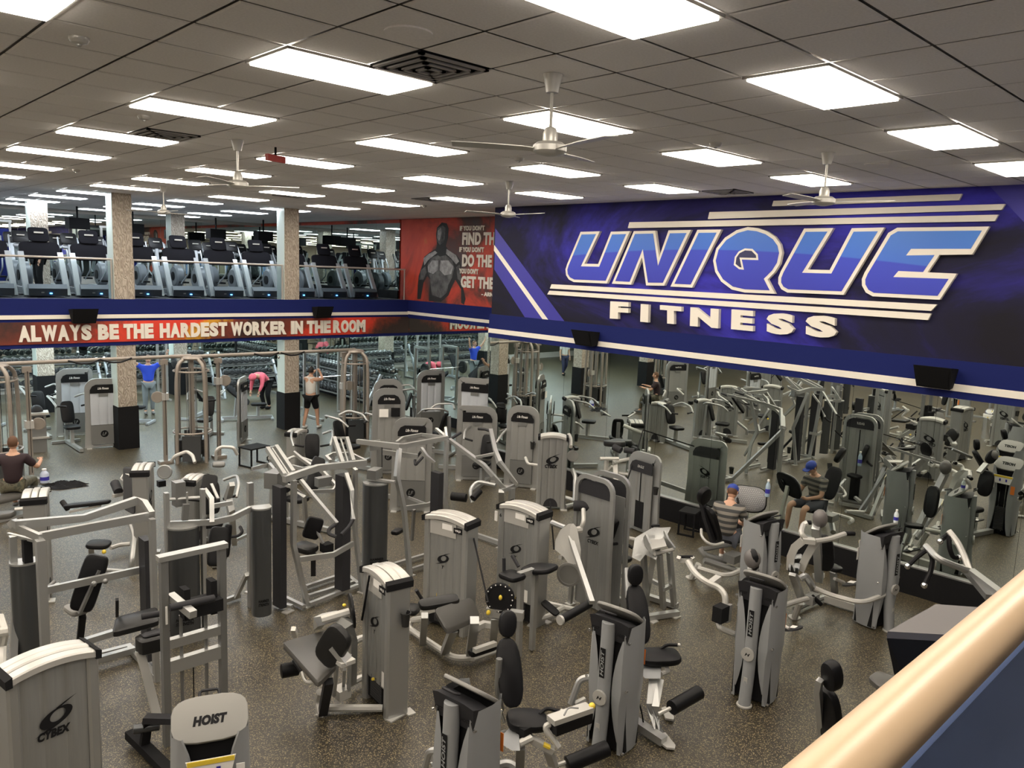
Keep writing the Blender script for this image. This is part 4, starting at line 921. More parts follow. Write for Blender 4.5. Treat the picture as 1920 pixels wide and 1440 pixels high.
# ================================================================== FRAME MACHINES WITH DRUM SHROUDS
def mts(label, x, y):
    m = Mach('iso_lateral_machine', label, 'gym machine', x, y); m.k = .78; return m
# far left one
m = mts('low wide silver frame nearest the left edge, black backrest seen from behind', 2.4, 8.8)
m.path('top_beam', [LA(75, 820, 1.9), LA(110, 800, 1.93), LA(120, 815, 1.93), LA(630, 765, 1.93), LA(1020, 635, 1.97), LA(1085, 655, 1.95), LA(1140, 740, 1.9)], .07, .09, 'silver')
m.beam('top_beam', LA(300, 905, 1.86), LA(1145, 745, 1.88), .07, .11, 'silver')
m.beam('end_plate', LA(80, 815, 1.9), LA(305, 915, 1.86), .05, .10, 'silver'); m.beam('end_plate', LA(60, 885, 1.78), LA(320, 950, 1.74), .04, .04, 'silver')
q = onZ(*(0+300/4, 780+930/4), 1.85); m.beam('post', (q.x, q.y, 0), (q.x, q.y, 1.85), .10, .12, 'silver')
q2 = onZ(1140/4, 780+770/4, 1.88); m.beam('post', (q2.x, q2.y, 0), (q2.x, q2.y, 1.88), .07, .10, 'silver')
q3 = LA(95, 900, 1.78); m.path('post', [q3, (q3.x, q3.y+.05, 1.0), (q3.x-.15, q3.y-.3, .03)], .08, .08, 'silver')
m.beam('cross_bar', LA(335, 1310, 1.12), LA(1135, 1135, 1.12), .06, .10, 'silver'); b = m.mb()
for xx, yy_ in ((705, 1258), (790, 1240)): b.ball(LA(xx, yy_, 1.12), (.03, .03, .03), 8)
m.add('bolt', b, 'silverd')
B0 = V3(LB(600, 265, .72)); T0 = V3(LA(740, 1040, 1.32))
m.pad('backrest', B0, T0, .26, .08, (-.3, -1, .3), 'black', .35); m.beam('backrest_spine', V3(B0, -.02, -.06, .0), V3(T0, -.02, -.06, -.16), .05, .04, 'silverd')
m.beam('seat_post', LB(620, 300, .6), LB(600, 480, .15), .09, .07, 'blackm'); m.pad('seat', LB(500, 270, .68), LB(640, 230, .68), .3, .07, (0, 0, 1), 'hoistcap')
m.tube('handle', [LA(345, 1300, 1.1), LA(410, 1240, 1.15)], .02, 'silverd')
for (lx, rx, ty, by, d, sg) in ((105, 270, 1080, 2000, 0, 1),):
    c = LA(185, 1100, 1.48); half_drum(m, c.x, c.y, -10, .27, .12, 1.48)
c = LA(1090, 900, 1.55); m.add('side_shroud', m.mb(c.x, c.y, 0).box((0, 0, .8), (.09, .2, 1.45)), 'dgrey')
m.path('base_rail', [(q.x, q.y, .05), (q.x, q.y+.9, .05), (q2.x, q2.y+.9, .05), (q2.x, q2.y, .05)], .08, .06, 'silver')
m.add('pulley_block', m.mb().box(LA(205, 1010, 1.62), (.08, .10, .26)), 'blackm')
# second: dark drums, dip-style frame
m = mts('silver frame with a big dark drum between its posts, behind the ladder-like frame', 3.7, 8.9)
c = LA(1400, 850, 1.45); half_drum(m, c.x, c.y+.12, -20, .37, .10, 1.45)
for xx, yt, zt in ((1247, 575, 1.9), (1518, 548, 1.9)):
    q = LA(xx, yt, zt); m.beam('post', (q.x, q.y, 0), (q.x, q.y, zt), .06, .09, 'silver')
m.path('cross_beam', [LA(1265, 812, 1.5), LA(1510, 800, 1.5), LA(1600, 795, 1.5), LA(1740, 765, 1.52), LA(1880, 695, 1.55)], .06, .09, 'silver')
m.tube('pin_bar', [LA(1270, 625, 1.8), LA(1500, 610, 1.8)], .02, 'silver'); m.add('pin_plate', m.mb().box(LA(1403, 620, 1.8), (.02, .02, .16)), 'silver')
m.add('pivot_block', m.mb().box(LA(1340, 580, 1.85), (.12, .14, .30)), 'silverd'); m.path('lever_arm', [LA(1395, 660, 1.75), LA(1385, 780, 1.55)], .09, .06, 'silverd')
m.path('rear_post', [LA(1740, 510, 1.7), LA(1710, 610, 1.45), LA(1730, 700, 1.3), LA(1760, 960, .6)], .09, .08, 'silver')
m.path('lever_arm', [LA(1530, 550, 1.85), LA(1585, 620, 1.75), LA(1590, 800, 1.5)], .07, .06); m.beam('cross_beam', LA(1600, 675, 1.65), LA(1740, 650, 1.65), .05, .07, 'silver')
m.pad('backrest', LA(1620, 1130, .85), LA(1650, 830, 1.30), .24, .08, (-.3, -1, .3), 'black', .35); m.pad('side_pad', LA(1690, 1060, .9), LA(1715, 810, 1.3), .10, .08, (-.3, -1, .3), 'black', .35)
m.pad('head_pad', LA(1560, 590, 1.25), LA(1580, 440, 1.5), .22, .07, (-.3, -1, .3), 'black', .35); m.beam('pad_bar', LA(1585, 510, 1.4), LA(1635, 620, 1.25), .05, .03, 'silver')
m.tube('grip', [LA(1735, 905, 1.0), LA(1790, 900, 1.0), LA(1820, 870, 1.05), LA(1800, 830, 1.1)], .022, 'dgrey', .05)
m.beam('base_rail', LA(1685, 1385, .06), LA(1800, 1345, .06), .07, .07, 'silver'); m.beam('base_rail', LA(1700, 960, .08), LA(1860, 890, .1), .06, .06, 'silver'); m.beam('brace', LA(1780, 1340, .1), LA(1855, 1180, .5), .06, .06)
# third: ladder-like plate arms
m = mts('silver frame with two slanted slotted arms on top, centre left of the floor', 5.3, 9.3)
m.beam('post', (LC(115, 500, 1.75).x, LC(115, 500, 1.75).y, 0), LC(115, 500, 1.75), .09, .09, 'silver')
c = LC(215, 700, 1.55); half_drum(m, c.x, c.y+.05, -15, .24, .12, 1.55)
c = LC(335, 520, 1.75); m.add('side_shroud', m.mb(c.x, c.y, 5).box((0, 0, .90), (.09, .20, 1.68)), 'dgrey')
c = LC(815, 430, 1.78); m.add('side_shroud', m.mb(c.x, c.y, 5).box((0, 0, .92), (.14, .18, 1.68)), 'dgrey')
m.path('post', [LC(445, 480, 1.85), LC(440, 960, .95), LC(545, 1420, .02)], .10, .07, 'silver', (1, 0, 0)); m.path('post', [LC(905, 395, 1.88), LC(900, 830, .95), LC(955, 1315, .02)], .09, .06, 'silver', (1, 0, 0))
m.path('top_beam', [LC(370, 475, 1.88), LC(470, 440, 1.90), LC(620, 390, 1.92), LC(985, 350, 1.90)], .09, .11, 'silver')
m.path('top_loop', [LC(985, 340, 1.92), LC(870, 285, 1.98), LC(740, 285, 1.98), LC(690, 310, 1.95), LC(720, 340, 1.93)], .05, .06, 'silver')
m.add('pivot_block', m.mb(LC(310, 480, 1.7).x, LC(310, 480, 1.7).y, 35, 1.72).box((0, 0, 0), (.30, .20, .22)), 'silverd')
def ladder(pts, nm='slotted_arm'):
    a_, b_, c_, d_ = pts; b = m.mb()
    b.beam(a_, c_, .05, .07); b.beam(b_, d_, .05, .07); b.beam((a_+b_)/2, (c_+d_)/2, .02, .02); b.beam(a_, b_, .03, .03); b.beam(c_, d_, .03, .03)
    m.add(nm, b, 'silver')
ladder((LC(245, 245, 2.15), LC(310, 230, 2.15), LC(375, 445, 1.92), LC(440, 425, 1.92))); ladder((LC(745, 165, 2.2), LC(840, 165, 2.2), LC(810, 355, 1.93), LC(890, 340, 1.93)))
for P in (((495, 480, 1.85), (600, 610, 1.65), (765, 805, 1.35)), ((835, 430, 1.85), (880, 560, 1.65), (888, 775, 1.3))): m.path('lever_arm', [LC(*q) for q in P], .07, .05, 'silver')
m.tube('grip', [LC(765, 805, 1.35), LC(705, 850, 1.3), LC(705, 885, 1.25), LC(760, 905, 1.22)], .025, 'dgrey', .05); m.tube('grip', [LC(888, 775, 1.3), LC(860, 830, 1.22), LC(800, 890, 1.15)], .025, 'dgrey', .05)
m.path('rear_frame', [LC(130, 395, 1.5), LC(260, 365, 1.5), LC(330, 440, 1.5)], .05, .06, 'silver'); m.path('rear_frame', [LC(430, 375, 1.5), LC(510, 400, 1.5), LC(620, 380, 1.5), LC(760, 520, 1.3), LC(740, 560, 1.25), LC(580, 565, 1.25)], .05, .06)
m.path('rear_frame', [LC(335, 510, 1.4), LC(420, 525, 1.4), LC(520, 600, 1.25), LC(540, 860, .6)], .06, .06); m.path('rear_lever', [LC(440, 270, 1.6), LC(500, 320, 1.5), LC(600, 390, 1.4)], .07, .06, 'silver')
m.pad('rear_pad', LC(570, 560, 1.15), LC(640, 310, 1.6), .22, .07, (-.3, -1, .3), 'black', .35); m.add('rear_block', m.mb().box(LC(665, 490, 1.35), (.24, .12, .14)), 'silverd')
m.pad('backrest', LC(560, 920, .85), LC(615, 760, 1.15), .24, .08, (-.3, -1, .3), 'black', .35); m.beam('pad_bar', LC(610, 850, .98), LC(665, 955, .8), .05, .03, 'silver')
m.pad('seat', LC(465, 965, .72), LC(600, 1010, .70), .26, .09, (0, -.2, 1), 'pad', .5); m.add('seat_slide', m.mb().box(LC(690, 985, .72), (.14, .14, .12)), 'blackm'); m.beam('seat_post', LC(590, 1020, .62), LC(590, 1190, .15), .09, .07, 'dgrey')
m.path('cross_bar', [LC(490, 1075, .78), LC(740, 1040, .78), LC(890, 955, .85)], .05, .09, 'silver')
for q in ((535, 1280, 820, 1185), (555, 1350, 910, 1240), (560, 1410, 925, 1270), (340, 1345, 520, 1430), (820, 1175, 925, 1260), (290, 1400, 430, 1430)): m.beam('base_rail', LC(q[0], q[1], .06), LC(q[2], q[3], .06), .07, .06, 'silver')
for q in ((120, 1320), (550, 1430), (960, 1320), (400, 1470)): m.foot(*LC(q[0], q[1], 0).xy, 15, .14, .10)
m.beam('brace', LC(10, 1360, .1), LC(90, 1190, .55), .06, .06)
# fourth
m = mts('silver arch frame with dark drum and hanging cable, in front of the round-emblem panel', 7.4, 9.6)
m.path('post', [LC(1235, 235, 1.93), LC(1215, 450, 1.55), LC(1270, 700, 1.0), LC(1315, 1195, .02)], .10, .07, 'silver', (1, 0, 0)); m.path('post', [LC(1590, 180, 1.95), LC(1575, 620, 1.05), LC(1600, 760, .7), LC(1640, 1050, .02)], .09, .06, 'silver', (1, 0, 0))
m.path('top_beam', [LC(920, 190, 1.92), LC(1240, 228, 1.95), LC(1265, 225, 1.95), LC(1590, 165, 1.97)], .08, .09, 'silver'); m.path('top_loop', [LC(1215, 200, 1.98), LC(1260, 165, 2.0), LC(1400, 140, 2.0), LC(1590, 160, 1.98)], .05, .06, 'silver')
m.beam('cross_beam', LC(1110, 270, 1.8), LC(1370, 305, 1.8), .06, .10, 'silver'); m.add('pulley_plate', m.mb().box(LC(1050, 220, 1.88), (.20, .02, .16)), 'silver')
m.tube('cable', [LC(1105, 225, 1.9), LC(1105, 480, 1.48)], .008, 'blackm', 0); m.beam('shroud_bar', LC(1000, 470, 1.5), LC(1200, 495, 1.5), .10, .04, 'silver')
c = LC(1095, 520, 1.45); half_drum(m, c.x, c.y+.12, -25, .37, .10, 1.45)
c = LC(1520, 420, 1.6); m.add('side_shroud', m.mb(c.x, c.y, 5).box((0, 0, .85), (.10, .18, 1.5)), 'dgrey')
m.path('cross_bar', [LC(1275, 690, .98), LC(1450, 665, .98), LC(1580, 605, 1.02)], .05, .08, 'silver'); m.beam('brace', LC(1300, 610, 1.1), LC(1440, 665, .98), .06, .05, 'silver')
m.path('lever_arm', [LC(1400, 240, 1.9), LC(1440, 300, 1.8), LC(1500, 350, 1.7)], .06, .05); m.tube('grip', [LC(1395, 270, 1.8), LC(1350, 330, 1.65), LC(1355, 370, 1.6), LC(1410, 310, 1.65)], .022, 'dgrey', .05)
for q in ((1200, 1110, 1480, 1025), (1330, 1150, 1480, 1100), (930, 1095, 1010, 1110)): m.beam('base_rail', LC(q[0], q[1], .06), LC(q[2], q[3], .06), .07, .06)
m.pad('seat', LC(1190, 860, .6), LC(1250, 870, .6), .24, .07, (0, 0, 1), 'black'); m.beam('seat_post', LC(1345, 700, .9), LC(1330, 930, .3), .06, .05, 'silverd'); m.foot(*LC(1315, 1200, 0).xy, 10, .14, .1)
m.add('counter_block', m.mb(LC(1050, 430, 1.6).x, LC(1050, 430, 1.6).y, 30, 1.6).box((0, 0, 0), (.24, .14, .14)), 'silverd')
# fifth: long V arms
m = mts('machine whose two long pale arms form a wide V, centre of the room', 9.2, 9.6)
m.path('long_arm', [LE(170, 178, 1.93), LE(430, 370, 1.68), LE(500, 450, 1.55), LE(585, 545, 1.35)], .08, .07, 'silver'); m.path('long_arm', [LE(480, 105, 2.0), LE(515, 260, 1.85), LE(545, 345, 1.75), LE(675, 512, 1.40)], .08, .07, 'silver')
m.beam('cross_tube', LE(370, 310, 1.78), LE(520, 280, 1.82), .05, .05, 'silver'); m.beam('end_plate', LE(570, 560, 1.33), LE(680, 515, 1.38), .05, .08, 'silver')
m.tube('grip', [LE(480, 115, 1.98), LE(440, 100, 2.0), LE(385, 95, 2.0)], .025, 'dgrey', 0); m.tube('grip', [LE(175, 175, 1.93), LE(255, 125, 2.0)], .025, 'dgrey', 0)
m.beam('post', LE(560, 560, 1.33), LE(565, 975, .03), .11, .09, 'silver'); m.beam('post', LE(640, 540, 1.35), (LE(640, 540, 1.35).x, LE(640, 540, 1.35).y, .05), .10, .09, 'silver')
m.beam('base_rail', LE(370, 890, .07), LE(560, 955, .07), .08, .09, 'silver'); m.beam('base_rail', LE(565, 960, .07), LE(640, 930, .07), .08, .09); m.foot(*LE(560, 985, 0).xy, 10, .2, .1)
m.tube('roller_frame', [LE(340, 650, .75), LE(325, 550, .95), LE(380, 490, 1.05), LE(520, 520, 1.05)], .035, 'silver', .1)
m.roller('roller', LE(185, 600, .85), LE(300, 615, .85), .075, 'black'); m.roller('roller', LE(345, 620, .85), LE(400, 560, .95), .06, 'black')
m.add('label_plate', m.mb().box(LE(522, 750, .75), (.02, .06, .16)), 'white')
m.path('top_frame', [LE(0, 190, 1.95), LE(150, 165, 1.95), LE(70, 95, 2.05)], .06, .05, 'silver'); m.beam('top_frame', LE(150, 165, 1.95), LE(140, 85, 2.1), .05, .04, 'silver')
# ================================================================== SIGNS AND PRINT
ZS, ZT = Lens(900, 340, 3.692), Lens(1400, 340, 3.273)
S3 = lambda x, y: ZS.X(x, y, XR-.005)
S4 = lambda x, y: ZT.X(x, y, XR-.005)
SP = lambda x, y: PX.X(x, y, XR-.005)
OUT = Vector((-1, 0, 0))
def inset(poly, d):
    n = len(poly); out = []
    P = [Vector((p.y, p.z)) for p in poly]
    area = sum(P[i].x*P[(i+1) % n].y-P[(i+1) % n].x*P[i].y for i in range(n)); sg = 1 if area > 0 else -1
    for i in range(n):
        a, b, c = P[i-1], P[i], P[(i+1) % n]; e1 = (b-a).normalized(); e2 = (c-b).normalized()
        n1 = Vector((-e1.y, e1.x))*sg; n2 = Vector((-e2.y, e2.x))*sg; k = n1+n2
        if k.length < 1e-3: k = n1
        k = k.normalized(); s = d/max(.35, k.dot(n1)); q = b+k*s; out.append(Vector((poly[i].x, q.x, q.y)))
    return out
def raised(name, poly, depth, m, parent, base=0.):
    mb = XMB(Matrix.Translation(-parent.location)); mb.prism([p+OUT*base for p in poly], OUT*depth); o = mb.build(name, m, parent, False); return o
M['lface'] = M['lblue']
sign = empty('wall_sign', (XR, 8, EYE), 0, 'huge raised sign with slanted blue-faced letters and stripes on the navy wall', 'sign')
U1 = [S3(*q) for q in ((712, 351), (845, 347), (738, 571), (833, 573), (922, 350), (1053, 346), (893, 708), (665, 698), (630, 680), (611, 650), (607, 610), (618, 575))]
N1 = [S3(*q) for q in ((1080, 346), (1228, 343), (1253, 530), (1320, 341), (1475, 338), (1290, 723), (1165, 721), (1136, 525), (1060, 716), (928, 709))]
I1 = [S3(*q) for q in ((1520, 337), (1685, 335), (1483, 736), (1333, 729))]
Q1 = [SP(*q) for q in ((1406, 426), (1424, 428), (1442, 434), (1457, 444), (1467, 458), (1470.5, 474), (1466, 495), (1456, 511), (1443, 524), (1457, 551), (1400, 548.5), (1376, 543), (1356, 528), (1345, 510), (1341, 489), (1347, 466), (1363, 446), (1385, 432))]
U2 = [S4(*q) for q in ((365, 291), (545, 288), (387, 542), (521, 545), (657, 289), (856, 285), (605, 697), (262, 683), (225, 662), (206, 628), (207, 590), (222, 552))]
E1 = [S4(*q) for q in ((935, 286), (1498, 279), (1393, 451), (1196, 448), (1118, 562), (1300, 567), (1195, 727), (785, 706), (742, 682), (719, 640), (718, 600), (735, 560), (880, 318))]
def sky_split(poly):
    return None
for ch, P in (('letter_u', U1), ('letter_n', N1), ('letter_i', I1), ('letter_q', Q1), ('letter_u', U2), ('letter_e', E1)):
    o = raised(ch, P, .07, 'letter', sign)
    ins = inset(P, .055); f = raised('letter_face', ins, .012, 'lface', sign, 0); f.parent = o
    f.data.transform(Matrix.Translation((-.062, 0, 0)))
mt, N, Lk, B = nt('blue_letter_face')
tc = N.new('ShaderNodeNewGeometry'); sp = N.new('ShaderNodeSeparateXYZ'); Lk.new(tc.outputs['Position'], sp.inputs[0])
# printed two-tone face: the boundary is a long shallow arch across the whole word
pk = [S3(690, 510), S3(1250, 480), S4(0, 425), S4(400, 445), S4(820, 485), S4(1110, 520)]
m1 = N.new('ShaderNodeMath'); m1.operation = 'MULTIPLY_ADD'
y0_, z0_ = pk[2].y, pk[2].z; y1_, z1_ = pk[5].y, pk[5].z; y2_, z2_ = pk[0].y, pk[0].z
# parabola z = z0 + a*(y-y0) + b*(y-y0)^2
dy1, dz1, dy2, dz2 = y1_-y0_, z1_-z0_, y2_-y0_, z2_-z0_
b_ = (dz1/dy1-dz2/dy2)/(dy1-dy2); a_ = dz1/dy1-b_*dy1
sub = N.new('ShaderNodeMath'); sub.operation = 'SUBTRACT'; sub.inputs[1].default_value = y0_; Lk.new(sp.outputs['Y'], sub.inputs[0])
q1 = N.new('ShaderNodeMath'); q1.operation = 'MULTIPLY_ADD'; q1.inputs[1].default_value = b_; q1.inputs[2].default_value = a_; Lk.new(sub.outputs[0], q1.inputs[0])
q2 = N.new('ShaderNodeMath'); q2.operation = 'MULTIPLY_ADD'; q2.inputs[2].default_value = z0_; Lk.new(q1.outputs[0], q2.inputs[0]); Lk.new(sub.outputs[0], q2.inputs[1])
q3 = N.new('ShaderNodeMath'); q3.operation = 'SUBTRACT'; Lk.new(sp.outputs['Z'], q3.inputs[0]); Lk.new(q2.outputs[0], q3.inputs[1])
rp = N.new('ShaderNodeValToRGB'); e = rp.color_ramp.elements; e[0].position = 0; e[0].color = (.025, .02, .33, 1); e[1].position = 1; e[1].color = (.07, .26, .70, 1)
for ps, c in ((.494, (.035, .06, .52)), (.502, (.045, .15, .60))): x = e.new(ps); x.color = (*c, 1)
mr = N.new('ShaderNodeMapRange'); mr.inputs[1].default_value = -1.0; mr.inputs[2].default_value = 1.0; Lk.new(q3.outputs[0], mr.inputs[0]); Lk.new(mr.outputs[0], rp.inputs[0]); Lk.new(rp.outputs[0], B.inputs['Base Color']); B.inputs['Roughness'].default_value = .5
M['lface'] = mt
for o in bpy.data.objects:
    if o.type == 'MESH' and o.name.startswith('letter_face'): o.data.materials[0] = mt
# slits of the E and the eye of the Q
for P in ([S4(*q) for q in ((990, 456), (1020, 416), (1405, 416), (1390, 450))], [S4(*q) for q in ((912, 588), (943, 551), (1300, 567), (1280, 600))]): raised('letter_bar', P, .075, 'letter', sign)
P = [SP(*q) for q in ((1380, 497), (1382, 482), (1389, 472), (1401, 466), (1415, 467), (1425, 477), (1426, 488), (1395, 487), (1399, 506), (1390, 505))]
raised('letter_bar', P, .075, 'letter', sign); raised('letter_eye', inset(P, .035), .078, 'deepnavy', sign)
for P in (((1453, 377), (1806, 364), (1800, 376), (1450, 387)), ((1333, 398), (1887, 383), (1880, 394), (1330, 411)), ((1183, 417), (1874, 403), (1867, 415), (1180, 428)),
          ((1037, 533), (1759, 571), (1748, 583), (1034, 541)), ((1033, 545), (1748, 588), (1742, 600), (1029, 552))):
    raised('speed_stripe', [SP(*q) for q in P], .05, 'letter', sign)
def char_on(parent, name, ch, X, xa, ya, xb, yb, xc, yc, m, depth, bold=.05, plane='X', shear=0.):
    """letter filling a parallelogram: a = top left, b = bottom left, c = bottom right, in photograph pixels on the wall plane"""
    f = PX.X if plane == 'X' else PX.Y
    a, b, c = f(xa, ya, X), f(xb, yb, X), f(xc, yc, X)
    mb = XMB(Matrix.Translation(-parent.location)); nrm = OUT if plane == 'X' else Vector((0, -1, 0))
    text_on(mb, ch, b, c-b, a-b, nrm, depth, bold, shear); return mb.build(name, m, parent, False)
for ch, a in (('F', (1149, 565, 1148, 597, 1182, 599.5)), ('I', (1206, 570, 1205, 603, 1219.5, 604.5)), ('T', (1242, 572, 1242, 605, 1282, 609)), ('N', (1299, 576, 1298, 611, 1351, 615.5)), ('E', (1376, 580, 1375, 617, 1416, 621)), ('S', (1442, 586, 1441, 625, 1492, 629)), ('S', (1515, 590, 1514, 630, 1572, 635))):
    char_on(sign, 'letter_'+ch.lower(), ch, XR-.005, *a, 'letter', .08, .06)
# printed diagonal bands on the sign wall
for nm, P, mtn in (('diagonal_band', ((929, 428), (1058, 602), (985, 596), (927, 505)), 'royal'), ('diagonal_stripe', ((927, 459), (1028.5, 600), (1018, 599), (926.5, 470)), 'letter'), ('diagonal_band', ((1853, 346), (1920, 343), (1990, 420), (1990, 490)), 'royal')):
    mb = MB(); mb.prism([PX.X(*q, XR-.002) for q in P], OUT*(.004 if 'band' in nm else .007)); mb.build(nm, mtn, wr, False)
# banner words
ban = empty('banner_lettering', (8, YB, EYE-1.8), 0, 'raised cream ALWAYS BE THE HARDEST WORKER IN THE ROOM lettering', 'lettering')
def wall_y(x, z, Y=YB-.02): return Vector((x, Y, z))
z1, z0 = onY(100, 609.5, YB-.02).z, onY(100, 639.5, YB-.02).z
for wd, xa, xb in (('ALWAYS', 34, 171), ('BE', 183, 222), ('THE', 231, 287), ('HARDEST', 299, 425), ('WORKER', 432, 536), ('IN', 545, 567), ('THE', 575, 619), ('ROOM', 624, 684)):
    xA = onY(xa, 620, YB-.02).x; xB = onY(xb, 620, YB-.02).x
    # letters one by one, widths by their own proportions
    ws = [{'I': .42, 'W': 1.35, 'M': 1.2, 'E': .88, 'L': .85, 'T': .92, 'S': .95}.get(c, 1.) for c in wd]; tot = sum(ws)+.06*(len(wd)-1); u = (xB-xA)/tot; x = xA
    for c, wc in zip(wd, ws):
        mb = XMB(Matrix.Translation(-ban.location)); text_on(mb, c, (x, YB-.022, z0), (wc*u, 0, 0), (0, 0, z1-z0), (0, -1, 0), .035, .06)
        mb.build('letter_'+c.lower(), 'letter', ban, False); x += (wc+.06)*u
# poster: athlete figure (flat print) and words
pos = empty('poster_print', (XP, 18, EYE), 0, 'black and white bodybuilder and cream slogan printed on the red wall', 'poster')
Z8 = Lens(740, 380, 5.536)
def pprint(name, pts, m, d=.004): mb = XMB(Matrix.Translation(-pos.location)); mb.prism([Z8.X(x, y, XP-.002) for x, y in pts], OUT*d); return mb.build(name, m, pos, False)
M['pd'] = mat('print_dark', (.014, .014, .014), .6); M['pg'] = mat('print_grey', (.085, .085, .085), .6, noise=.7, nscale=5); M['pl'] = mat('print_light', (.30, .30, .305), .6, noise=.35, nscale=8)
pprint('print_backdrop', ((160, 172), (640, 160), (560, 420), (430, 520), (240, 480), (160, 600)), 'pg2') if False else None
pprint('print_shadow', ((235, 1000), (240, 860), (250, 760), (290, 640), (310, 560), (360, 520), (430, 480), (440, 440), (430, 330), (440, 260), (490, 205), (540, 215), (560, 270), (555, 360), (530, 450), (560, 500), (640, 540), (680, 600), (690, 720), (705, 860), (735, 1000), (720, 1060), (690, 1040), (690, 900), (630, 800), (590, 880), (560, 960), (480, 1030), (355, 1020), (360, 900), (370, 800), (340, 760), (300, 830), (270, 1000)), 'pd', .003)
pprint('print_torso', ((345, 640), (380, 570), (450, 545), (470, 560), (530, 545), (600, 600), (620, 680), (600, 770), (560, 850), (545, 930), (480, 990), (390, 960), (375, 860), (370, 780), (345, 720)), 'pg', .006)
for P in (((345, 660), (390, 600), (455, 600), (450, 700), (400, 740), (350, 720)), ((480, 600), (560, 600), (610, 660), (590, 740), (520, 755), (470, 700)), ((300, 580), (350, 535), (420, 500), (445, 520), (400, 555), (345, 600), (310, 650)), ((540, 480), (640, 545), (670, 610), (640, 640), (590, 580), (535, 530))): pprint('print_highlight', P, 'pl', .008)
pprint('print_arm', ((275, 700), (320, 660), (335, 720), (300, 800), (255, 800)), 'pg', .007); pprint('print_arm', ((640, 670), (675, 640), (690, 740), (690, 830), (655, 790)), 'pg', .007)
pprint('print_face', ((440, 330), (450, 265), (500, 235), (530, 260), (525, 330), (515, 410), (470, 440), (440, 400)), 'pg', .006); pprint('print_highlight', ((450, 290), (485, 260), (490, 320), (465, 400), (445, 370)), 'pl', .008)
for tx, xa, xb, yt, yb in (("IF YOU DON'T", 680, 937, 240, 292), ('FIND TH', 705, 1045, 310, 438), ("IF YOU DON'T", 675, 930, 458, 512), ('DO THE', 703, 1012, 535, 664), ("YOU DON'T", 672, 872, 680, 735), ('GET THE', 690, 1030, 758, 880), ('- ARN', 905, 1025, 925, 968)):
    a, b, c = Z8.X(xa, yt, XP-.002), Z8.X(xa, yb, XP-.002), Z8.X(xb, yb, XP-.002); c = Vector((c.x, c.y, b.z))
    mb = XMB(Matrix.Translation(-pos.location)); text_on(mb, tx, b, c-b, Vector((0, 0, a.z-b.z)), OUT, .02, .05); mb.build('slogan_line', 'letter', pos, False)
# ================================================================== CEILING THINGS
def fan(x, y, z, label, first=[None]):
    if first[0] is None:
        e = empty('ceiling_fan', (x, y, z), 0, label, 'ceiling fan', 'ceiling fans over the hall'); mk = lambda: MB()
        mk().lathe((0, 0, -.13), [(.045, 0), (.055, .05), (.075, .128)], 14).build('canopy', 'cream', e)
        mk().tube([(0, 0, -.12), (0, 0, -.40)], .012, 8).build('rod', 'cream', e)
        mk().lathe((0, 0, -.48), [(.055, .0), (.055, .06), (.04, .10), (.02, .11)], 14).build('hanger_cover', 'cream', e)
        mk().lathe((0, 0, -.58), [(.03, 0), (.10, .015), (.125, .035), (.125, .075), (.09, .10), (.03, .11)], 20).build('motor', 'cream', e)
        for k in range(3):
            a = R(18+120*k); b = MB(); T = Matrix.Rotation(a, 3, 'Z')
            vs = []
            for (r_, w_, zz) in ((.12, .03, -.53), (.2, .045, -.525), (.45, .07, -.52), (.72, .06, -.515)):
                for s, dz in ((-1, -.008), (1, .008)):
                    for t in (0, -.006): vs.append(T @ Vector((r_, s*w_, zz+dz+t)))
            fs = []
            for i in range(3):
                o = 4*i
                fs += [(o, o+2, o+6, o+4), (o+1, o+5, o+7, o+3), (o, o+4, o+5, o+1), (o+2, o+3, o+7, o+6)]
            fs += [(0, 1, 3, 2), (12, 14, 15, 13)]
            b.add(vs, fs).build('blade', 'cream', e)
        first[0] = e; return e
    return dup(first[0], (x, y, z), random.random()*2, label)
for x, y, l in ((4.32, 4.2, 'white ceiling fan nearest the camera, upper centre'), (8.70, 4.17, 'white ceiling fan in front of the sign stripes'), (9.0, 9.63, 'white ceiling fan at the corner between poster and sign'), (4.33, 9.45, 'white ceiling fan at the left beside a red exit device'), (6.2, 17.0, 'small white ceiling fan beside the left upstairs column')):
    fan(x, y, CEIL, l)
vmb = MB(); hx = TX/2-.01
for k in range(4):
    s = hx*(1-k*.24); t = .018
    for cx, cyy, sx, sy in ((0, s-t, 2*s, 2*t), (0, -s+t, 2*s, 2*t), (s-t, 0, 2*t, 2*s), (-s+t, 0, 2*t, 2*s)): vmb.box((cx, cyy, -.004-k*.006), (sx, sy, .012))
for (a, b), l in zip(((1, 3), (1, 11), (12, 17), (14, 7), (9, 21)), ('square ceiling air vent beside the large light at the top', 'square ceiling air vent at the upper left behind a light', 'ceiling air vent near the poster wall', 'flat ceiling air vent close to the sign wall', 'ceiling air vent over the far end')):
    x = X0+(a+.5)*TX; y = Y0+(b+.5)*TY; e = empty('air_vent', (x, y, CEIL-.006), 0, l, 'vent', 'ceiling vents')
    c = XMB(); c.add(vmb.v, vmb.f); c.build('louvers', 'grid', e, False); MB().box((0, 0, .012), (2*hx, 2*hx, .01)).build('dark_duct', 'blackm', e, False)
for (x, y), l in zip(((3.02, 4.19), (9.83, 4.09), (3.2, 10.9)), ('round grille speaker in the ceiling at the top centre', 'round grille speaker in the ceiling near the sign', 'round grille speaker in the ceiling at the far left')):
    e = empty('ceiling_speaker', (x, y, CEIL-.004), 0, l, 'speaker'); MB().lathe((0, 0, -.008), [(.001, 0), (.13, 0), (.13, .012), (.001, .012)], 24).build('grille', 'silverd', e); MB().lathe((0, 0, -.010), [(.13, 0), (.15, .003), (.15, .014), (.13, .014)], 24).build('rim', 'tile', e)
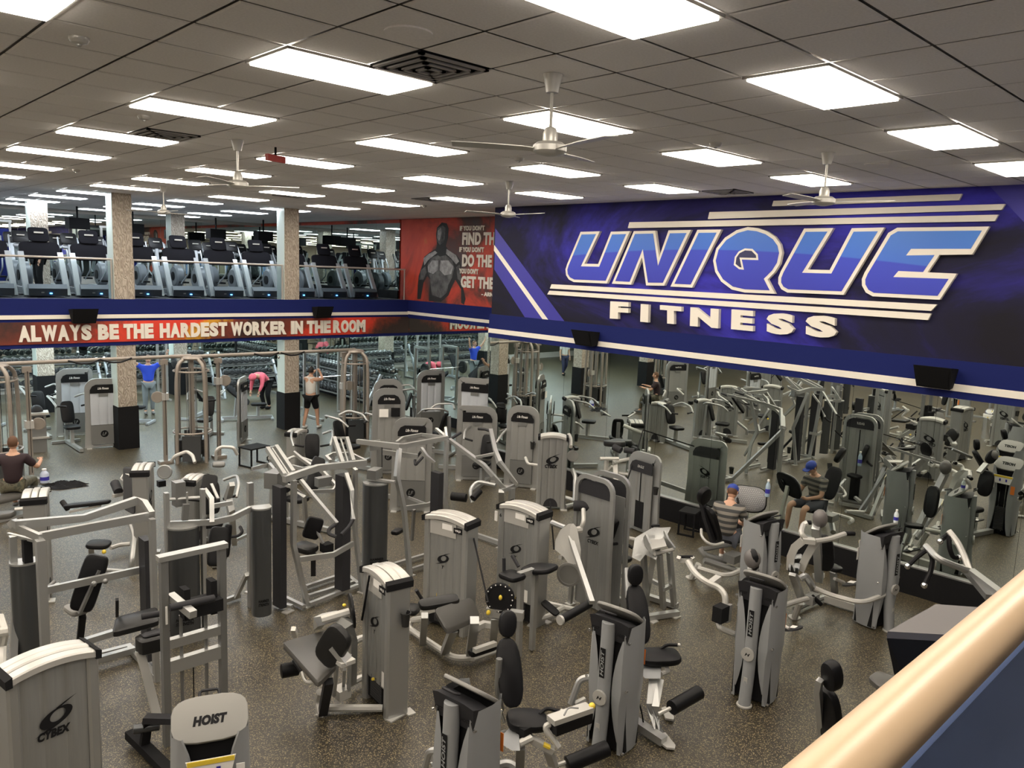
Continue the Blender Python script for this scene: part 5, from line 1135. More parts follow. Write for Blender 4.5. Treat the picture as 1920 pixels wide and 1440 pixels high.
for (px, py), l in zip(((148, 70), (270, 217), (143, 318), (1342, 268), (973, 296), (795, 385), (1610, 362)), ('small dark slot in the ceiling, top left', 'white smoke detector behind the left lights', 'small sprinkler head at the far left', 'white smoke detector between the two right lights', 'smoke detector beside the near fan', 'sprinkler head near the poster', 'sprinkler head over the sign')):
    p = onZ(px, py, CEIL); e = empty('smoke_detector', (p.x, p.y, CEIL), 0, l, 'detector'); MB().lathe((0, 0, -.045), [(.02, 0), (.05, .008), (.065, .03), (.065, .045)], 14).build('body', 'cream', e); MB().lathe((0, 0, -.06), [(.008, 0), (.018, .006), (.018, .018)], 10).build('sensor', 'silver', e)
p = onZ(450, 292, CEIL); e = empty('exit_sign', (4.9, 9.6, CEIL-.14), .3, 'small red device hanging behind the left fan rod', 'exit sign'); MB().box((0, 0, 0), (.3, .05, .08)).build('red_case', mat('red_case', (.35, .03, .02), .5), e, False); MB().beam((0, 0, .03), (0, 0, .14), .02).build('hanger', 'blackm', e)
# wall speakers
def wspk(loc, rz, label, s=1.):
    e = empty('wall_speaker', loc, rz, label, 'speaker'); b = MB()
    b.add([(-.27*s, 0, .14*s), (.27*s, 0, .14*s), (.27*s, -.34*s, .17*s), (-.27*s, -.34*s, .17*s), (-.22*s, 0, -.16*s), (.22*s, 0, -.16*s), (.24*s, -.20*s, -.17*s), (-.24*s, -.20*s, -.17*s)], [(0, 1, 2, 3), (4, 7, 6, 5), (3, 2, 6, 7), (0, 3, 7, 4), (1, 5, 6, 2), (0, 4, 5, 1)]); b.build('cabinet', 'blackm', e, False)
    b = MB(); b.add([(-.24*s, -.335*s, .14*s), (.24*s, -.335*s, .14*s), (.22*s, -.215*s, -.14*s), (-.22*s, -.215*s, -.14*s)], [(0, 1, 2, 3)]); b.v = [(x, y-.012, z) for x, y, z in b.v]; b.build('grille_cloth', 'black', e, False)
    MB().box((0, .03, 0), (.1, .08, .1)).build('bracket', 'blackm', e, False); return e
wspk((XR-.09, 4.0, EYE-1.30), -pi/2, 'black wedge speaker on the stripe under the sign, right side', .95); wspk((XR-.09, 10.75, EYE-1.33), -pi/2, 'black wedge speaker on the stripe under the sign, left side', .95)
wspk((5.4, YB-.06, EYE-1.42), 0, 'black wedge speaker above the word ALWAYS', 1.0); wspk((11.55, YB-.06, EYE-1.38), 0, 'black wedge speaker above the words IN THE', .95)
M['lidg'] = mat('speaker_lid', (.09, .083, .08), .5)
sp_ = empty('wall_speaker', (2.9, .7, EYE-1.1), 0, 'large black speaker with grey lid just below the handrail', 'speaker')
T4 = [LI(x, y, EYE-.95) for x, y in ((985, 478), (702, 638), (1090, 660), (1290, 500))]
b = XMB(Matrix.Translation(-sp_.location)); b.prism(T4, (0, 0, -.02)); b.build('lid', 'lidg', sp_, False)
lo = [V3(T4[0], .05, -.02, -.3), V3(T4[1], .16, -.03, -.36), V3(T4[2], .05, .02, -.36), V3(T4[3], -.03, 0, -.3)]
b = XMB(Matrix.Translation(-sp_.location)); tt = [V3(p, 0, 0, -.021) for p in T4]; b.add(tt+lo, [(0, 1, 2, 3), (4, 7, 6, 5), (0, 4, 5, 1), (1, 5, 6, 2), (2, 6, 7, 3), (3, 7, 4, 0)]); b.build('cabinet', 'blackm', sp_, False)
c = sum(T4, Vector())/4; b = XMB(Matrix.Translation(-sp_.location)); b.beam(V3(c, 0, 0, -.2), (c.x, .14, c.z-.35), .05, .08); b.build('bracket', 'blackm', sp_, False)
# near hand rail
hr = empty('handrail', (2, .215, EYE-.36), 0, 'thick pale handrail crossing the bottom right corner', 'handrail')
MB().tube([(-3, 0, 0), (9.9, 0, 0)], .0255, 24).build('rail_tube', 'handrail', hr)
MB().box((4.4, -.008, -.46), (4.9, .010, .84)).build('glass_panel', 'blueglass', hr, False); MB().box((-.9, -.008, -.46), (4.0, .01, .84)).build('glass_panel', 'blueglass', hr, False)
MB().box((1.53, -.008, -.45), (.03, .03, .88)).build('post', 'mull', hr, False)
for x in (-2.9, 9.6): MB().box((x, -.008, -.45), (.04, .04, .88)).build('post', 'mull', hr, False)
# upstairs rail
for xa, xb, l in ((XL+.5, 6.14, 'grey handrail and glass upstairs, left of the first column'), (6.60, 10.50, 'grey handrail and glass upstairs, between the two columns'), (10.96, 14.6, 'grey handrail and glass upstairs, next to the poster')):
    e = empty('balcony_railing', ((xa+xb)/2, YB+.12, DECK), 0, l, 'railing'); h = (xb-xa)/2
    MB().tube([(-h, 0, .93), (h, 0, .93)], .025, 10).build('rail_tube', 'rail', e); MB().box((0, 0, .45), (2*h-.04, .012, .86)).build('glass_panel', 'glass', e, False)
    for x in (-h+.02, h-.02): MB().tube([(x, 0, 0), (x, 0, .93)], .02, 8).build('post', 'rail', e)
# ================================================================== UPSTAIRS MACHINES
M['tcons'] = mat('console_grey', (.009, .009, .012), .8, spec=.08); M['tread'] = mat('treadmill_grey', (.12, .13, .145), .4); M['treads'] = mat('treadmill_silver', (.42, .45, .48), .3, .35)
def treadmill(x, y):
    e = empty('treadmill', (x, y, DECK), 0)
    MB().box((0, .98, .14), (.72, 1.75, .12)).build('deck', 'tread', e, False); MB().box((0, 1.0, .205), (.48, 1.6, .012)).build('belt', 'blackm', e, False)
    b = MB(); b.prism([(-.40, -.10, .03), (-.40, -.12, .20), (-.38, .02, .30), (-.38, .38, .27), (-.38, .42, .03)], (.80, 0, 0)); b.build('motor_hood', 'tread', e, False)
    MB().box((.05, -.125, .09), (.05, .01, .025)).build('blue_light', 'eblue', e, False); MB().box((-.12, -.125, .11), (.06, .008, .025)).build('badge', 'cap', e, False)
    for s in (-1, 1):
        b = MB(); b.path([(s*.42, -.03, .03), (s*.42, .12, .35), (s*.41, .48, 1.02)], .085, .12, (1, 0, 0)); b.build('upright', 'treads', e)
        MB().tube([(s*.38, .48, 1.0), (s*.36, .95, .93)], .022, 8).build('handrail', 'tread', e)
    b = MB(); T = Matrix.Rotation(R(68), 3, 'X'); b.pad((0, .50, 1.07), (.86, .44, .08), T, .03, .4); b.build('console', 'tcons', e)
    b = MB(); b.pad((0, .58, 1.44), (.44, .36, .05), T, .02, .35); d = b.build('display', 'tcons', e); MB().box((0, .538, 1.49), (.2, .01, .035)).build('display_badge', 'cap', d, False)
    MB().box((0, .62, 1.22), (.10, .06, .14)).build('display_neck', 'treads', e, False)
    return e
txs = [13.62-1.085*k for k in range(13)]
t0 = treadmill(txs[0], 20.95); cnt = 0
def tag_all(o, l, c, g): o['label'] = l; o['category'] = c; o['group'] = g
for k, x in enumerate(txs):
    if abs(x-10.73) < .3 or abs(x-6.37) < .25: pass
    o = t0 if k == 0 else dup(t0, (x, 20.95, DECK)); tag_all(o, 'silver and grey treadmill at the balcony rail, %s from the poster wall' % ORD[k], 'treadmill', 'treadmills along the upstairs rail')
def elliptical(x, y):
    e = empty('elliptical_trainer', (x, y, DECK), 0)
    b = MB(); b.lathe((0, .1, .42), [(.001, -.14), (.30, -.13), (.36, -.08), (.36, .08), (.30, .13), (.001, .14)], 18, 'x'); b.build('flywheel_housing', 'tread', e)
    b = MB(); b.lathe((0, .1, .42), [(.001, -.16), (.14, -.155), (.14, .155), (.001, .16)], 14, 'x'); b.build('hub_cover', 'black', e)
    MB().path([(0, -.1, .05), (0, .9, .05), (0, 1.3, .05)], .12, .08).build('base_rail', 'treads', e); MB().box((0, -.15, .03), (.6, .12, .06)).build('stabiliser', 'tread', e, False)
    MB().path([(0, .2, .6), (0, .35, 1.25)], .10, .08, (1, 0, 0)).build('mast', 'treads', e)
    for s in (-1, 1):
        MB().tube([(s*.28, .75, .25), (s*.28, .2, .55), (s*.27, .25, 1.0), (s*.24, .5, 1.45)], .022, 8, .1).build('swing_arm', 'treads', e); MB().box((s*.2, .75, .28), (.16, .38, .05)).build('pedal', 'blackm', e, False)
    T = Matrix.Rotation(R(65), 3, 'X'); b = MB(); b.pad((0, .38, 1.42), (.40, .34, .05), T, .02, .35); d = b.build('display', 'black', e); MB().box((0, .33, 1.46), (.18, .01, .03)).build('display_badge', 'cap', d, False)
    b = MB(); b.pad((0, .40, 1.2), (.34, .12, .10), T, .03, .5); b.build('console', 'treads', e); return e
e0 = elliptical(13.2, 24.0); k = 0
for row, y in enumerate((23.9, 26.4)):
    for i in range(12):
        x = 13.2-1.15*i+.3*row
        o = e0 if k == 0 else dup(e0, (x, y, DECK)); k += 1
        tag_all(o, 'grey elliptical trainer upstairs, %s row behind the treadmills, %s from the mirror' % (ORD[row], ORD[i]), 'elliptical', 'ellipticals behind the treadmills')
# TVs / blue screens upstairs and dark cabinets
for i, (x, y, z) in enumerate(((12.0, 28.0, DECK+1.9), (9.2, 28.0, DECK+1.9), (7.4, 27.5, DECK+1.95), (13.3, 27.0, DECK+1.9))):
    e = empty('hanging_monitor', (x, y, z), R(10), 'black monitor hanging from the ceiling upstairs, %s from the mirror side' % ORD[(1, 2, 3, 0)[i]], 'monitor'); MB().box((0, 0, 0), (.62, .30, .34)).build('case', 'blackm', e, False); MB().beam((0, 0, .15), (0, 0, CEIL-z), .04).build('pole', 'blackm', e)
for i, x in enumerate((1.5, 5.2, 9.0)):
    e = empty('rack_frame', (x, 28.6, DECK), 0, 'tall steel cable rack upstairs in front of the mirrors, %s from the left' % ORD[i], 'rack')
    for xx in (-.6, -.2, .2, .6): MB().beam((xx, 0, 0), (xx, 0, 1.95), .06, .06).build('upright', 'silver', e)
    MB().beam((-.65, 0, 1.93), (.65, 0, 1.93), .07).build('top_bar', 'silver', e); MB().box((-.4, 0, .6), (.3, .15, 1.0)).build('weight_stack', 'iron', e, False); MB().box((.4, .02, .9), (.34, .04, 1.6)).build('blue_panel', 'navy', e, False)
# ================================================================== FARTHER FLOOR MACHINES
def seat_set(m, x, y, a, arms=True, col='silver', hi=1.25):
    """seat, backrest, frame and press arms; local +y is where the sitter faces"""
    T = lambda p: (Matrix.Translation((x, y, 0)) @ Matrix.Rotation(R(a), 4, 'Z')) @ Vector(p)
    m.pad('seat', T((0, -.18, .50)), T((0, .22, .50)), .34, .08, (0, 0, 1), 'black', .5)
    m.pad('backrest', T((0, -.24, .56)), T((0, -.40, 1.08)), .30, .07, tuple(T((0, 1, 0))-T((0, 0, 0))), 'black', .45)
    m.path('main_rail', [T((0, .75, .06)), T((0, -.55, .06))], .08, .08, col); m.beam('cross_foot', T((-.32, -.55, .04)), T((.32, -.55, .04)), .08, .06, col)
    m.path('seat_post', [T((0, 0, .08)), T((0, 0, .46))], .08, .08, col); m.path('back_post', [T((0, -.5, .08)), T((0, -.46, 1.0))], .07, .07, col)
    if arms:
        for s in (-1, 1):
            m.tube('press_arm', [T((s*.22, -.52, hi-.1)), T((s*.42, -.40, hi)), T((s*.42, .05, hi-.05)), T((s*.36, .22, hi-.2))], .025, col, .1)
            m.roller('grip', T((s*.36, .20, hi-.18)), T((s*.16, .26, hi-.2)), .022, 'black')
def lf_machine(label, x, y, a, sa, sx, sy, arms=True, h=1.65, w=.62, rl=.02, rr=.16, pm='panell', st='lf', d=.18, text='Life Fitness'):
    m = Mach('weight_machine', label, 'gym machine', x, y); u_tower(m, x, y, a, w, h, d, st, rl, rr, pmat=pm, text=text); seat_set(m, sx, sy, sa, arms); return m
M['paneld'] = mat('dim_panel', (.27, .27, .26), .35, .2)  # duller copy of the tower panels, without the bright cool light in its colour
lf_machine('arched tower machine with bright panels left of the patterned column, nearer one', 5.95, 20.55, -12, 180, 5.35, 21.0, True, 1.62, .62, .16, .02)
lf_machine('arched tower machine with bright panels left of the patterned column, farther one', 5.80, 22.35, -12, 180, 5.15, 22.9, True, 1.66, .66, .16, .02)
lf_machine('arched tower machine with dark lower plate standing in the centre of the floor', 11.42, 12.96, -42, 45, 11.9, 13.7, False, 1.60, .70, .02, .17, 'paneld')
lf_machine('slim arched tower machine with big round emblem behind the silver arch frame', PX(770, 958, 0).x, PX(770, 958, 0).y, -42, 45, 9.3, 12.6, True, 1.75, .58, .16, .05, 'paneld')
lf_machine('arched tower machine left of the corner column by the mirror', 13.7, 17.6, -25, 60, 13.2, 18.5, True, 1.72, .62, .17, .02, 'panell')
lf_machine('wide bright-panelled tower at the end of the sign wall', 12.9, 14.75, -60, 30, 12.2, 15.6, True, 1.9, .75, .03, .03, 'panell', text='Life Fitness')
lf_machine('arched tower with curved press arms in front of the mirror end', 11.85, 11.95, -60, 120, 11.2, 12.5, True, 1.72, .55, .17, .17, 'paneld')
m = lf_machine('narrow bronze arched frame with note card and hanging cables', 10.15, 14.55, -30, 200, 9.75, 15.5, True, 1.88, .55, .17, .17, 'paneld')
m.add('note_card', m.mb(10.15, 14.55, -30).box((-.12, -.12, 1.42), (.2, .01, .18)), 'white'); m.add('framed_sign', m.mb(10.15, 14.55, -30).box((.14, -.12, 1.44), (.2, .02, .2)), 'blackm')
m = lf_machine('narrow bronze arched frame beside the bending person in pink', 11.2, 16.1, -25, 200, 10.7, 15.3, True, 1.82, .55, .17, .17, 'panell')
m = Mach('weight_machine', 'grey tower seen edge-on beside the cable station', 'gym machine', 8.9, 19.3); u_tower(m, 8.9, 19.3, 50, .6, 1.62, .17, 'lf', .12, .03); seat_set(m, 8.3, 20.2, 140, True)
# middle-left group
p = PX(268, 872, 1.5); m = Mach('row_machine', 'end-on silver tower with rollers and pads, left centre of the floor', 'gym machine', p.x, p.y)
cybex_tower(m, p.x, p.y, 62, .60, 1.52, .22)
m.slab('back_board', [LA(922, 700, .95), LA(1005, 745, .9), LA(1010, 395, 1.35), LA(920, 385, 1.38)], .05, 'black', (.04, .05, 0))
m.tube('triangle_grip', [LA(905, 470, 1.25), LA(925, 435, 1.3), LA(970, 440, 1.3), LA(975, 480, 1.22), LA(945, 500, 1.2), LA(905, 470, 1.25)], .012, 'cap', .02)
m.roller('roller', LA(860, 500, 1.15), LA(890, 570, 1.05), .07, 'dgrey'); m.path('roller_bar', [LA(850, 600, 1.0), LA(930, 580, 1.0), LA(990, 560, 1.0), LA(985, 510, 1.1)], .06, .05, 'cap')
m.pad('long_pad', LA(480, 680, .85), LA(830, 640, .95), .15, .06, (0, 0, 1), 'black', .5); m.roller('end_roller', LA(465, 640, .9), LA(510, 700, .8), .04, 'black'); m.beam('pad_rail', LA(520, 720, .8), LA(760, 670, .88), .04, .03, 'cap')
m.pad('seat', LA(650, 960, .62), LA(830, 965, .60), .30, .07, (0, 0, 1), 'black', .6); m.add('seat_knob', m.mb().ball(LA(780, 1018, .55), (.03, .03, .03)), 'yellow'); m.beam('seat_post', LA(680, 960, .58), LA(690, 1050, .3), .07, .07, 'silver')
m.tube('base_tube', [LA(830, 990, .1), LA(900, 965, .1), LA(975, 960, .1)], .035, 'cap'); m.tube('side_tube', [LA(975, 800, .6), LA(1010, 900, .45), LA(990, 1080, .2), LA(980, 1150, .05)], .04, 'silver', .1); m.tube('foot_tube', [LA(790, 1155, .1), LA(950, 1165, .1)], .03, 'silver')
p = PX(67, 918, 1.5); m = Mach('row_machine', 'end-on silver tower cut by the left frame edge with a long grey pad', 'gym machine', p.x, p.y)
cybex_tower(m, p.x, p.y, 72, .60, 1.50, .26); m.pad('long_pad', LA(-120, 760, .9), LA(110, 735, .95), .22, .09, (0, 0, 1), 'padg', .5); m.tube('cross_tube', [LA(110, 700, 1.0), LA(240, 690, 1.0)], .025, 'cap'); m.disc('disc', LA(215, 650, 1.1), .06, .04, (1, -.3, 0), 'silver')
for i, (x, y, sa) in enumerate(((5.05, 12.2, 160), (6.75, 12.6, 200), (8.2, 14.6, 150))):
    m = Mach('arm_machine', ('small machine with round plate and pads, left of centre', 'small machine with hooked handles and a square pad, left of centre', 'small machine with black rollers in the middle distance')[i], 'gym machine', x, y)
    cybex_tower(m, x, y+.55, sa-120, .5, 1.15, .22, placard=False, logo=False); seat_set(m, x, y-.1, sa, True, 'silver', 1.15)
    if i == 0: m.disc('plate', LA(1235, 420, 1.15), .12, .05, (-.6, -.8, .1), 'silver'); m.add('block', m.mb().box(LA(1210, 505, .9), (.12, .1, .1)), 'black'); m.tube('curved_arm', [LA(1285, 340, 1.2), LA(1310, 300, 1.3), LA(1400, 265, 1.35), LA(1445, 295, 1.3), LA(1462, 350, 1.2)], .03, 'cap', .05)
    if i == 1: m.tube('curved_arm', [LA(1620, 330, 1.1), LA(1620, 255, 1.3), LA(1660, 230, 1.35), LA(1750, 235, 1.35), LA(1780, 290, 1.2)], .03, 'cap', .05); m.pad('square_pad', LA(1640, 385, 1.0), LA(1640, 340, 1.1), .22, .1, (-.3, -1, 0), 'silverd')
m = Mach('leg_machine', 'tower numbered 4 with cup holder and black belt in front of the mirror', 'gym machine', 11.55, 8.45)
u_tower(m, 11.55, 8.45, 82, .60, 1.40, .20, 'eagle', .05, .16); b = m.mb(11.55, 8.45, 82); logo_text(b, '4', -.25, 1.18, .035, .06, -.115, -1, 0, .04); m.add('number', b, 'blackm')
m.cup(LE(1715, 590, .85), .05, .13); m.tube('belt', [LE(1640, 50, 1.75), LE(1555, 330, 1.3), LE(1492, 520, .95)], .012, 'blackm', 0)
for q in (((1380, 420), (1330, 560)), ((1330, 320), (1500, 325))): pass
m.tube('arm', [LE(1300, 320, 1.1), LE(1440, 320, 1.1)], .035, 'cream'); m.tube('arm', [LE(1400, 350, 1.0), LE(1520, 320, 1.05)], .035, 'cream'); m.beam('post', LE(1410, 320, 1.05), LE(1420, 560, .5), .09, .08, 'cream'); m.beam('post', LE(1350, 310, 1.1), LE(1345, 420, .8), .07, .06, 'cream'); m.beam('brace', LE(1345, 420, .8), LE(1390, 375, .95), .04, .04, 'cap')
m.roller('roller', LE(1400, 230, 1.25), LE(1460, 260, 1.2), .07, 'dgrey'); m.roller('roller', LE(1480, 255, 1.2), LE(1560, 265, 1.2), .06, 'dgrey'); m.pad('pad', LE(1340, 200, 1.25), LE(1480, 215, 1.3), .25, .12, (0, 0, 1), 'pad', .6)
m.tube('base_tube', [LE(1450, 700, .1), LE(1530, 720, .1)], .03, 'cream'); m.tube('brace_tube', [LE(1440, 430, .7), LE(1540, 440, .7)], .035, 'cream', .1); m.beam('leg', LE(1425, 560, .5), LE(1430, 900, .05), .09, .08, 'silver')
m.tube('base_tube', [LE(1480, 905, .12), LE(1560, 925, .08)], .035, 'cream')
m = Mach('leg_machine', 'silver tower with an eye-shaped emblem and white cam, by the mirror left of centre', 'gym machine', 11.27, 10.50)
cybex_tower(m, 11.27, 10.50, -46, .58, 1.53, .24, placard=True); m.disc('cam_disc', LE(1095, 300, 1.0), .12, .03, (-.5, -.8, .2), 'hoistcap'); m.tube('arm', [LE(1090, 400, .8), LE(1115, 450, .7), LE(1110, 640, .25)], .045, 'silver', .06)
m.tube('belt', [LE(1060, 190, 1.3), LE(1120, 250, 1.15)], .012, 'blackm'); m.tube('base_tube', [LE(1040, 610, .1), LE(1130, 640, .1)], .04, 'cream'); m.tube('base_tube', [LE(1040, 680, .06), LE(1120, 660, .06)], .05, 'silver'); m.tube('top_loop', [LE(1065, 140, 1.45), LE(1080, 170, 1.4), LE(1080, 230, 1.3)], .04, 'cap', .05)
m.cup(PX(998, 842, .9), .05, .16); m.tube('ring_arm', [LE(740, 310, .95), LE(760, 360, .85), LE(840, 370, .85)], .03, 'cap', .05)
# cable crossover stations
def hub(label, x, y, a0=0):
    m = Mach('cable_station', label, 'cable station', x, y)
    for k in range(4):
        a = a0+k*90; B = m.mb(x, y, a); r0, r1 = .12, .40
        m.add('arch_tube', B.tube([(r1+.04, 0, 0), (r1+.02, 0, 1.9), (r1-.02, 0, 2.28), (r1-.2, 0, 2.40), (r0, 0, 2.40)], .042, 10, .16), 'bronze')
        B = m.mb(x, y, a+45)
        for s in (-.09, .09): B.tube([(.27, s, .55), (.27, s, 2.15)], .009, 6)
        m.add('guide_rods', B, 'chrome'); m.add('cable', m.mb(x, y, a+45).tube([(.27, 0, .6), (.27, 0, 2.2)], .006, 5), 'blackm')
        B = m.mb(x, y, a+45)
        for q in range(12): B.box((.27, 0, .12+q*.034), (.12, .26, .029))
        m.add('weight_stack', B, 'iron'); m.add('stack_shield', m.mb(x, y, a+45).box((.36, 0, .35), (.02, .40, .6)), 'shroud')
    m.add('inner_column', m.mb(x, y).beam((0, 0, 0), (0, 0, 2.4), .09, .09), 'bronze')
    for z, r in ((.70, .41), (2.12, .38)):
        pts = [(r*cos(t*pi/12), r*sin(t*pi/12), z) for t in range(25)]; m.add('ring_tube', m.mb(x, y).tube(pts, .022, 8), 'bronze')
    m.add('top_cap', m.mb(x, y).lathe((0, 0, 2.37), [(.2, 0), (.25, .04), (.2, .09), (.05, .1)], 16), 'bronze'); return m
hub('round cable station with four arched bronze tubes, centre left', 7.15, 18.15, 20); hub('round cable station with four arched bronze tubes, beside the man in the white tank top', 11.35, 17.85, 20); hub('round cable station cut by the left edge behind the seated man', 3.35, 18.4, 20)
for i, (xa, ya, xb, yb_) in enumerate(((3.35, 18.4, 7.15, 18.15), (7.15, 18.15, 11.35, 17.85))):
    e = Mach('crossover_beam', ('long bronze beam joining the left and centre cable stations', 'long bronze beam joining the centre and right cable stations')[i], 'cable beam', (xa+xb)/2, (ya+yb_)/2)
    zz = 2.44; m = e; m.tube('beam_tube', [(xa, ya, zz), (xb, yb_, zz+.02)], .043, 'bronze', 0, 10)
    for t in (.42, .58):
        cx_, cy2 = xa+(xb-xa)*t, ya+(yb_-ya)*t; m.tube('chin_grip', [(cx_-.32, cy2-.06, zz+.02), (cx_-.1, cy2-.1, zz-.05), (cx_+.1, cy2-.1, zz-.05), (cx_+.32, cy2-.06, zz+.02)], .02, 'black', .05)
    m.add('hook', m.mb().ball(((xa+xb)/2, (ya+yb_)/2, zz-.1), (.03, .03, .04)), 'chrome')
for i, (px, py, top) in enumerate(((311, 868, 2.3), (411, 858, 2.3), (60, 903, 2.3), (643, 828, 2.3))):
    p = PX(px, py, 0); m = Mach('pulley_column', ('bronze pulley column with a round tan disc, left of the centre station', 'bronze pulley column with a round tan disc, right of the centre station', 'bronze pulley column with grips beside the seated man', 'bronze pulley column in front of the man in the white tank top')[i], 'cable column', p.x, p.y)
    m.beam('column', (p.x, p.y, 0), (p.x, p.y, top), .075, .075, 'bronze'); m.add('top_pulley', m.mb().box((p.x, p.y, top+.03), (.16, .10, .12)), 'bronze'); zc = (1.55, 1.85, 1.2, 1.5)[i]
    m.add('carriage', m.mb().box((p.x, p.y, zc), (.15, .15, .16)), 'cap'); m.disc('round_disc', (p.x+(.16 if i != 0 else -.16), p.y-.02, zc), .13, .02, (-.3, -.9, 0), 'bronze'); m.tube('cable', [(p.x, p.y-.07, .2), (p.x, p.y-.07, top)], .006, 'blackm')
    if i in (1, 3): m.tube('hanging_chain', [(p.x-.05, p.y-.1, .9), (p.x-.05, p.y-.1, .55)], .014, 'chrome')
    m.add('base', m.mb().box((p.x, p.y, .03), (.3, .2, .06)), 'bronze')
# ================================================================== FREE-WEIGHT AREA UNDER THE DECK
def dumbbell():
    e = MB(); T = None
    e.cur = 0; e.tube([(0, -.07, 0), (0, .07, 0)], .016, 8); e.cur = 1
    for s in (-1, 1): e.lathe((0, s*.115, 0), [(.05, -.05), (.078, -.035), (.078, .035), (.05, .05)], 8, 'y')
    return e.mesh('dumbbell', ['chrome', 'dumbm'])
M['dumbm'] = mat('dumbbell_head', (.035, .037, .04), .35, .2)
dme = dumbbell(); dn = [0]
for p in dme.polygons: p.use_smooth = False
def rack(label, x, y, rz, L, where):
    e = empty('dumbbell_rack', (x, y, 0), rz, label, 'rack', 'dumbbell racks')
    tiers = ((.38, -.12), (.74, .02), (1.10, .16))
    for z, yy_ in tiers:
        MB().beam((-L/2, yy_-.10, z-.02), (L/2, yy_-.10, z-.02), .05, .05).build('shelf_rail', 'silverd', e); MB().beam((-L/2, yy_+.10, z+.03), (L/2, yy_+.10, z+.03), .05, .05).build('shelf_rail', 'silverd', e)
    for s in (-1, 1):
        b = MB(); b.path([(s*L/2, -.3, .03), (s*L/2, -.15, .5), (s*L/2, .25, 1.2)], .09, .07, (1, 0, 0)); b.build('end_frame', 'treads', e); MB().beam((s*L/2, -.3, .03), (s*L/2, .3, .03), .07).build('foot', 'silver', e)
    n = int(L/.215); Mx = Matrix.Translation((x, y, 0)) @ Matrix.Rotation(rz, 4, 'Z')
    for ti, (z, yy_) in enumerate(tiers):
        for k in range(n):
            if dn[0] >= 298: break
            sc = 1.0+.38*(1-k/n)*(1 if ti < 2 else .8)
            o = bpy.data.objects.new('dumbbell', dme); COL.objects.link(o); p = Mx @ Vector((-L/2+.13+k*(L-.2)/n, yy_, z+.058+.078*sc)); o.location = p; o.rotation_euler = (R(20)*0, 0, rz+random.uniform(-.1, .1)); o.scale = (sc, sc*.95, sc); dn[0] += 1
            tag(o, 'black dumbbell on the %s tier of the %s' % (('bottom', 'middle', 'top')[ti], where), 'dumbbell', 'dumbbells, %s tier, %s' % (('bottom', 'middle', 'top')[ti], where))
rack('three-tier dumbbell rack along the mirror behind the corner column', 14.15, 23.6, -pi/2, 5.0, 'rack along the side mirror')
rack('three-tier dumbbell rack at the far wall, right end', 10.3, 28.9, 0, 3.6, 'right far rack')
rack('three-tier dumbbell rack at the far wall, middle', 6.3, 28.7, 0, 3.8, 'middle far rack')
rack('three-tier dumbbell rack at the far wall, left end', 2.4, 26.9, 0, 3.9, 'left far rack')
rack('short dumbbell rack in the free-weight area right of the column', 12.2, 25.9, 0, 2.0, 'short rack by the mirrored bay')
def bench(label, x, y, rz, inc=True):
    m = Mach('weight_bench', label, 'bench', x, y); T = lambda p: (Matrix.Translation((x, y, 0)) @ Matrix.Rotation(rz, 4, 'Z')) @ Vector(p)
    m.path('rail', [T((0, -.7, .08)), T((0, .7, .08))], .08, .08, 'treads'); m.beam('foot', T((-.3, -.7, .04)), T((.3, -.7, .04)), .07, .06, 'treads'); m.beam('foot', T((-.3, .7, .04)), T((.3, .7, .04)), .07, .06, 'treads')
    m.pad('seat', T((0, -.55, .46)), T((0, -.1, .46)), .3, .07, (0, 0, 1), 'blackm'); m.pad('back_pad', T((0, -.05, .48)), T((0, .55, 1.0 if inc else .5)), .3, .07, (0, -.5, 1) if inc else (0, 0, 1), 'blackm'); m.beam('post', T((0, -.3, .1)), T((0, -.3, .42)), .07, .07, 'treads'); m.beam('post', T((0, .35, .1)), T((0, .3, .72 if inc else .44)), .06, .06, 'treads')
for i, (x, y, rz) in enumerate(((7.3, 23.3, .9), (9.4, 23.2, 2.3), (10.3, 22.0, 1.2), (11.9, 22.3, 2.6), (8.0, 25.8, .3), (3.9, 24.8, 1.0))):
    bench(('pale incline bench left of the blue-shirted man', 'pale incline bench between the two patterned columns', 'pale incline bench right behind the patterned column', 'pale incline bench near the person in pink', 'pale incline bench deep under the deck', 'pale incline bench left of the steel bin')[i], x, y, rz)
for i, (x, y) in enumerate(((9.0, 26.8), (12.6, 21.3))):
    m = Mach('squat_rack', ('steel squat rack below the banner centre', 'steel squat rack by the corner column')[i], 'rack', x, y)
    for sx in (-.6, .6):
        for sy in (-.4, .4): m.beam('upright', (x+sx, y+sy, 0), (x+sx, y+sy, 2.0), .07, .07, 'silver')
        m.beam('top_rail', (x+sx, y-.4, 1.98), (x+sx, y+.4, 1.98), .07, .07); m.beam('foot_rail', (x+sx, y-.7, .04), (x+sx, y+.4, .04), .08, .06)
    m.tube('barbell', [(x-1.0, y-.45, 1.3), (x+1.0, y-.45, 1.3)], .016, 'chrome')
    for s in (-1, 1): m.disc('plate', (x+s*.82, y-.45, 1.3), .22, .05, (1, 0, 0), 'iron')
m = Mach('bin', 'round polished steel bin with domed lid and white liner, far left', 'bin', 6.05, 24.5)
m.add('body', m.mb().lathe((6.05, 24.5, 0), [(.22, 0), (.22, .72)], 24), 'chrome'); m.add('liner', m.mb().lathe((6.05, 24.5, .66), [(.232, 0), (.235, .1), (.22, .12)], 24), 'white'); m.add('lid', m.mb().lathe((6.05, 24.5, .78), [(.22, 0), (.21, .08), (.15, .15), (.05, .17)], 12), 'chrome')
p = PX(72, 846, 0); m = Mach('wipe_station', 'grey waist-high station with white rims, left behind the seated man', 'station', p.x, p.y)
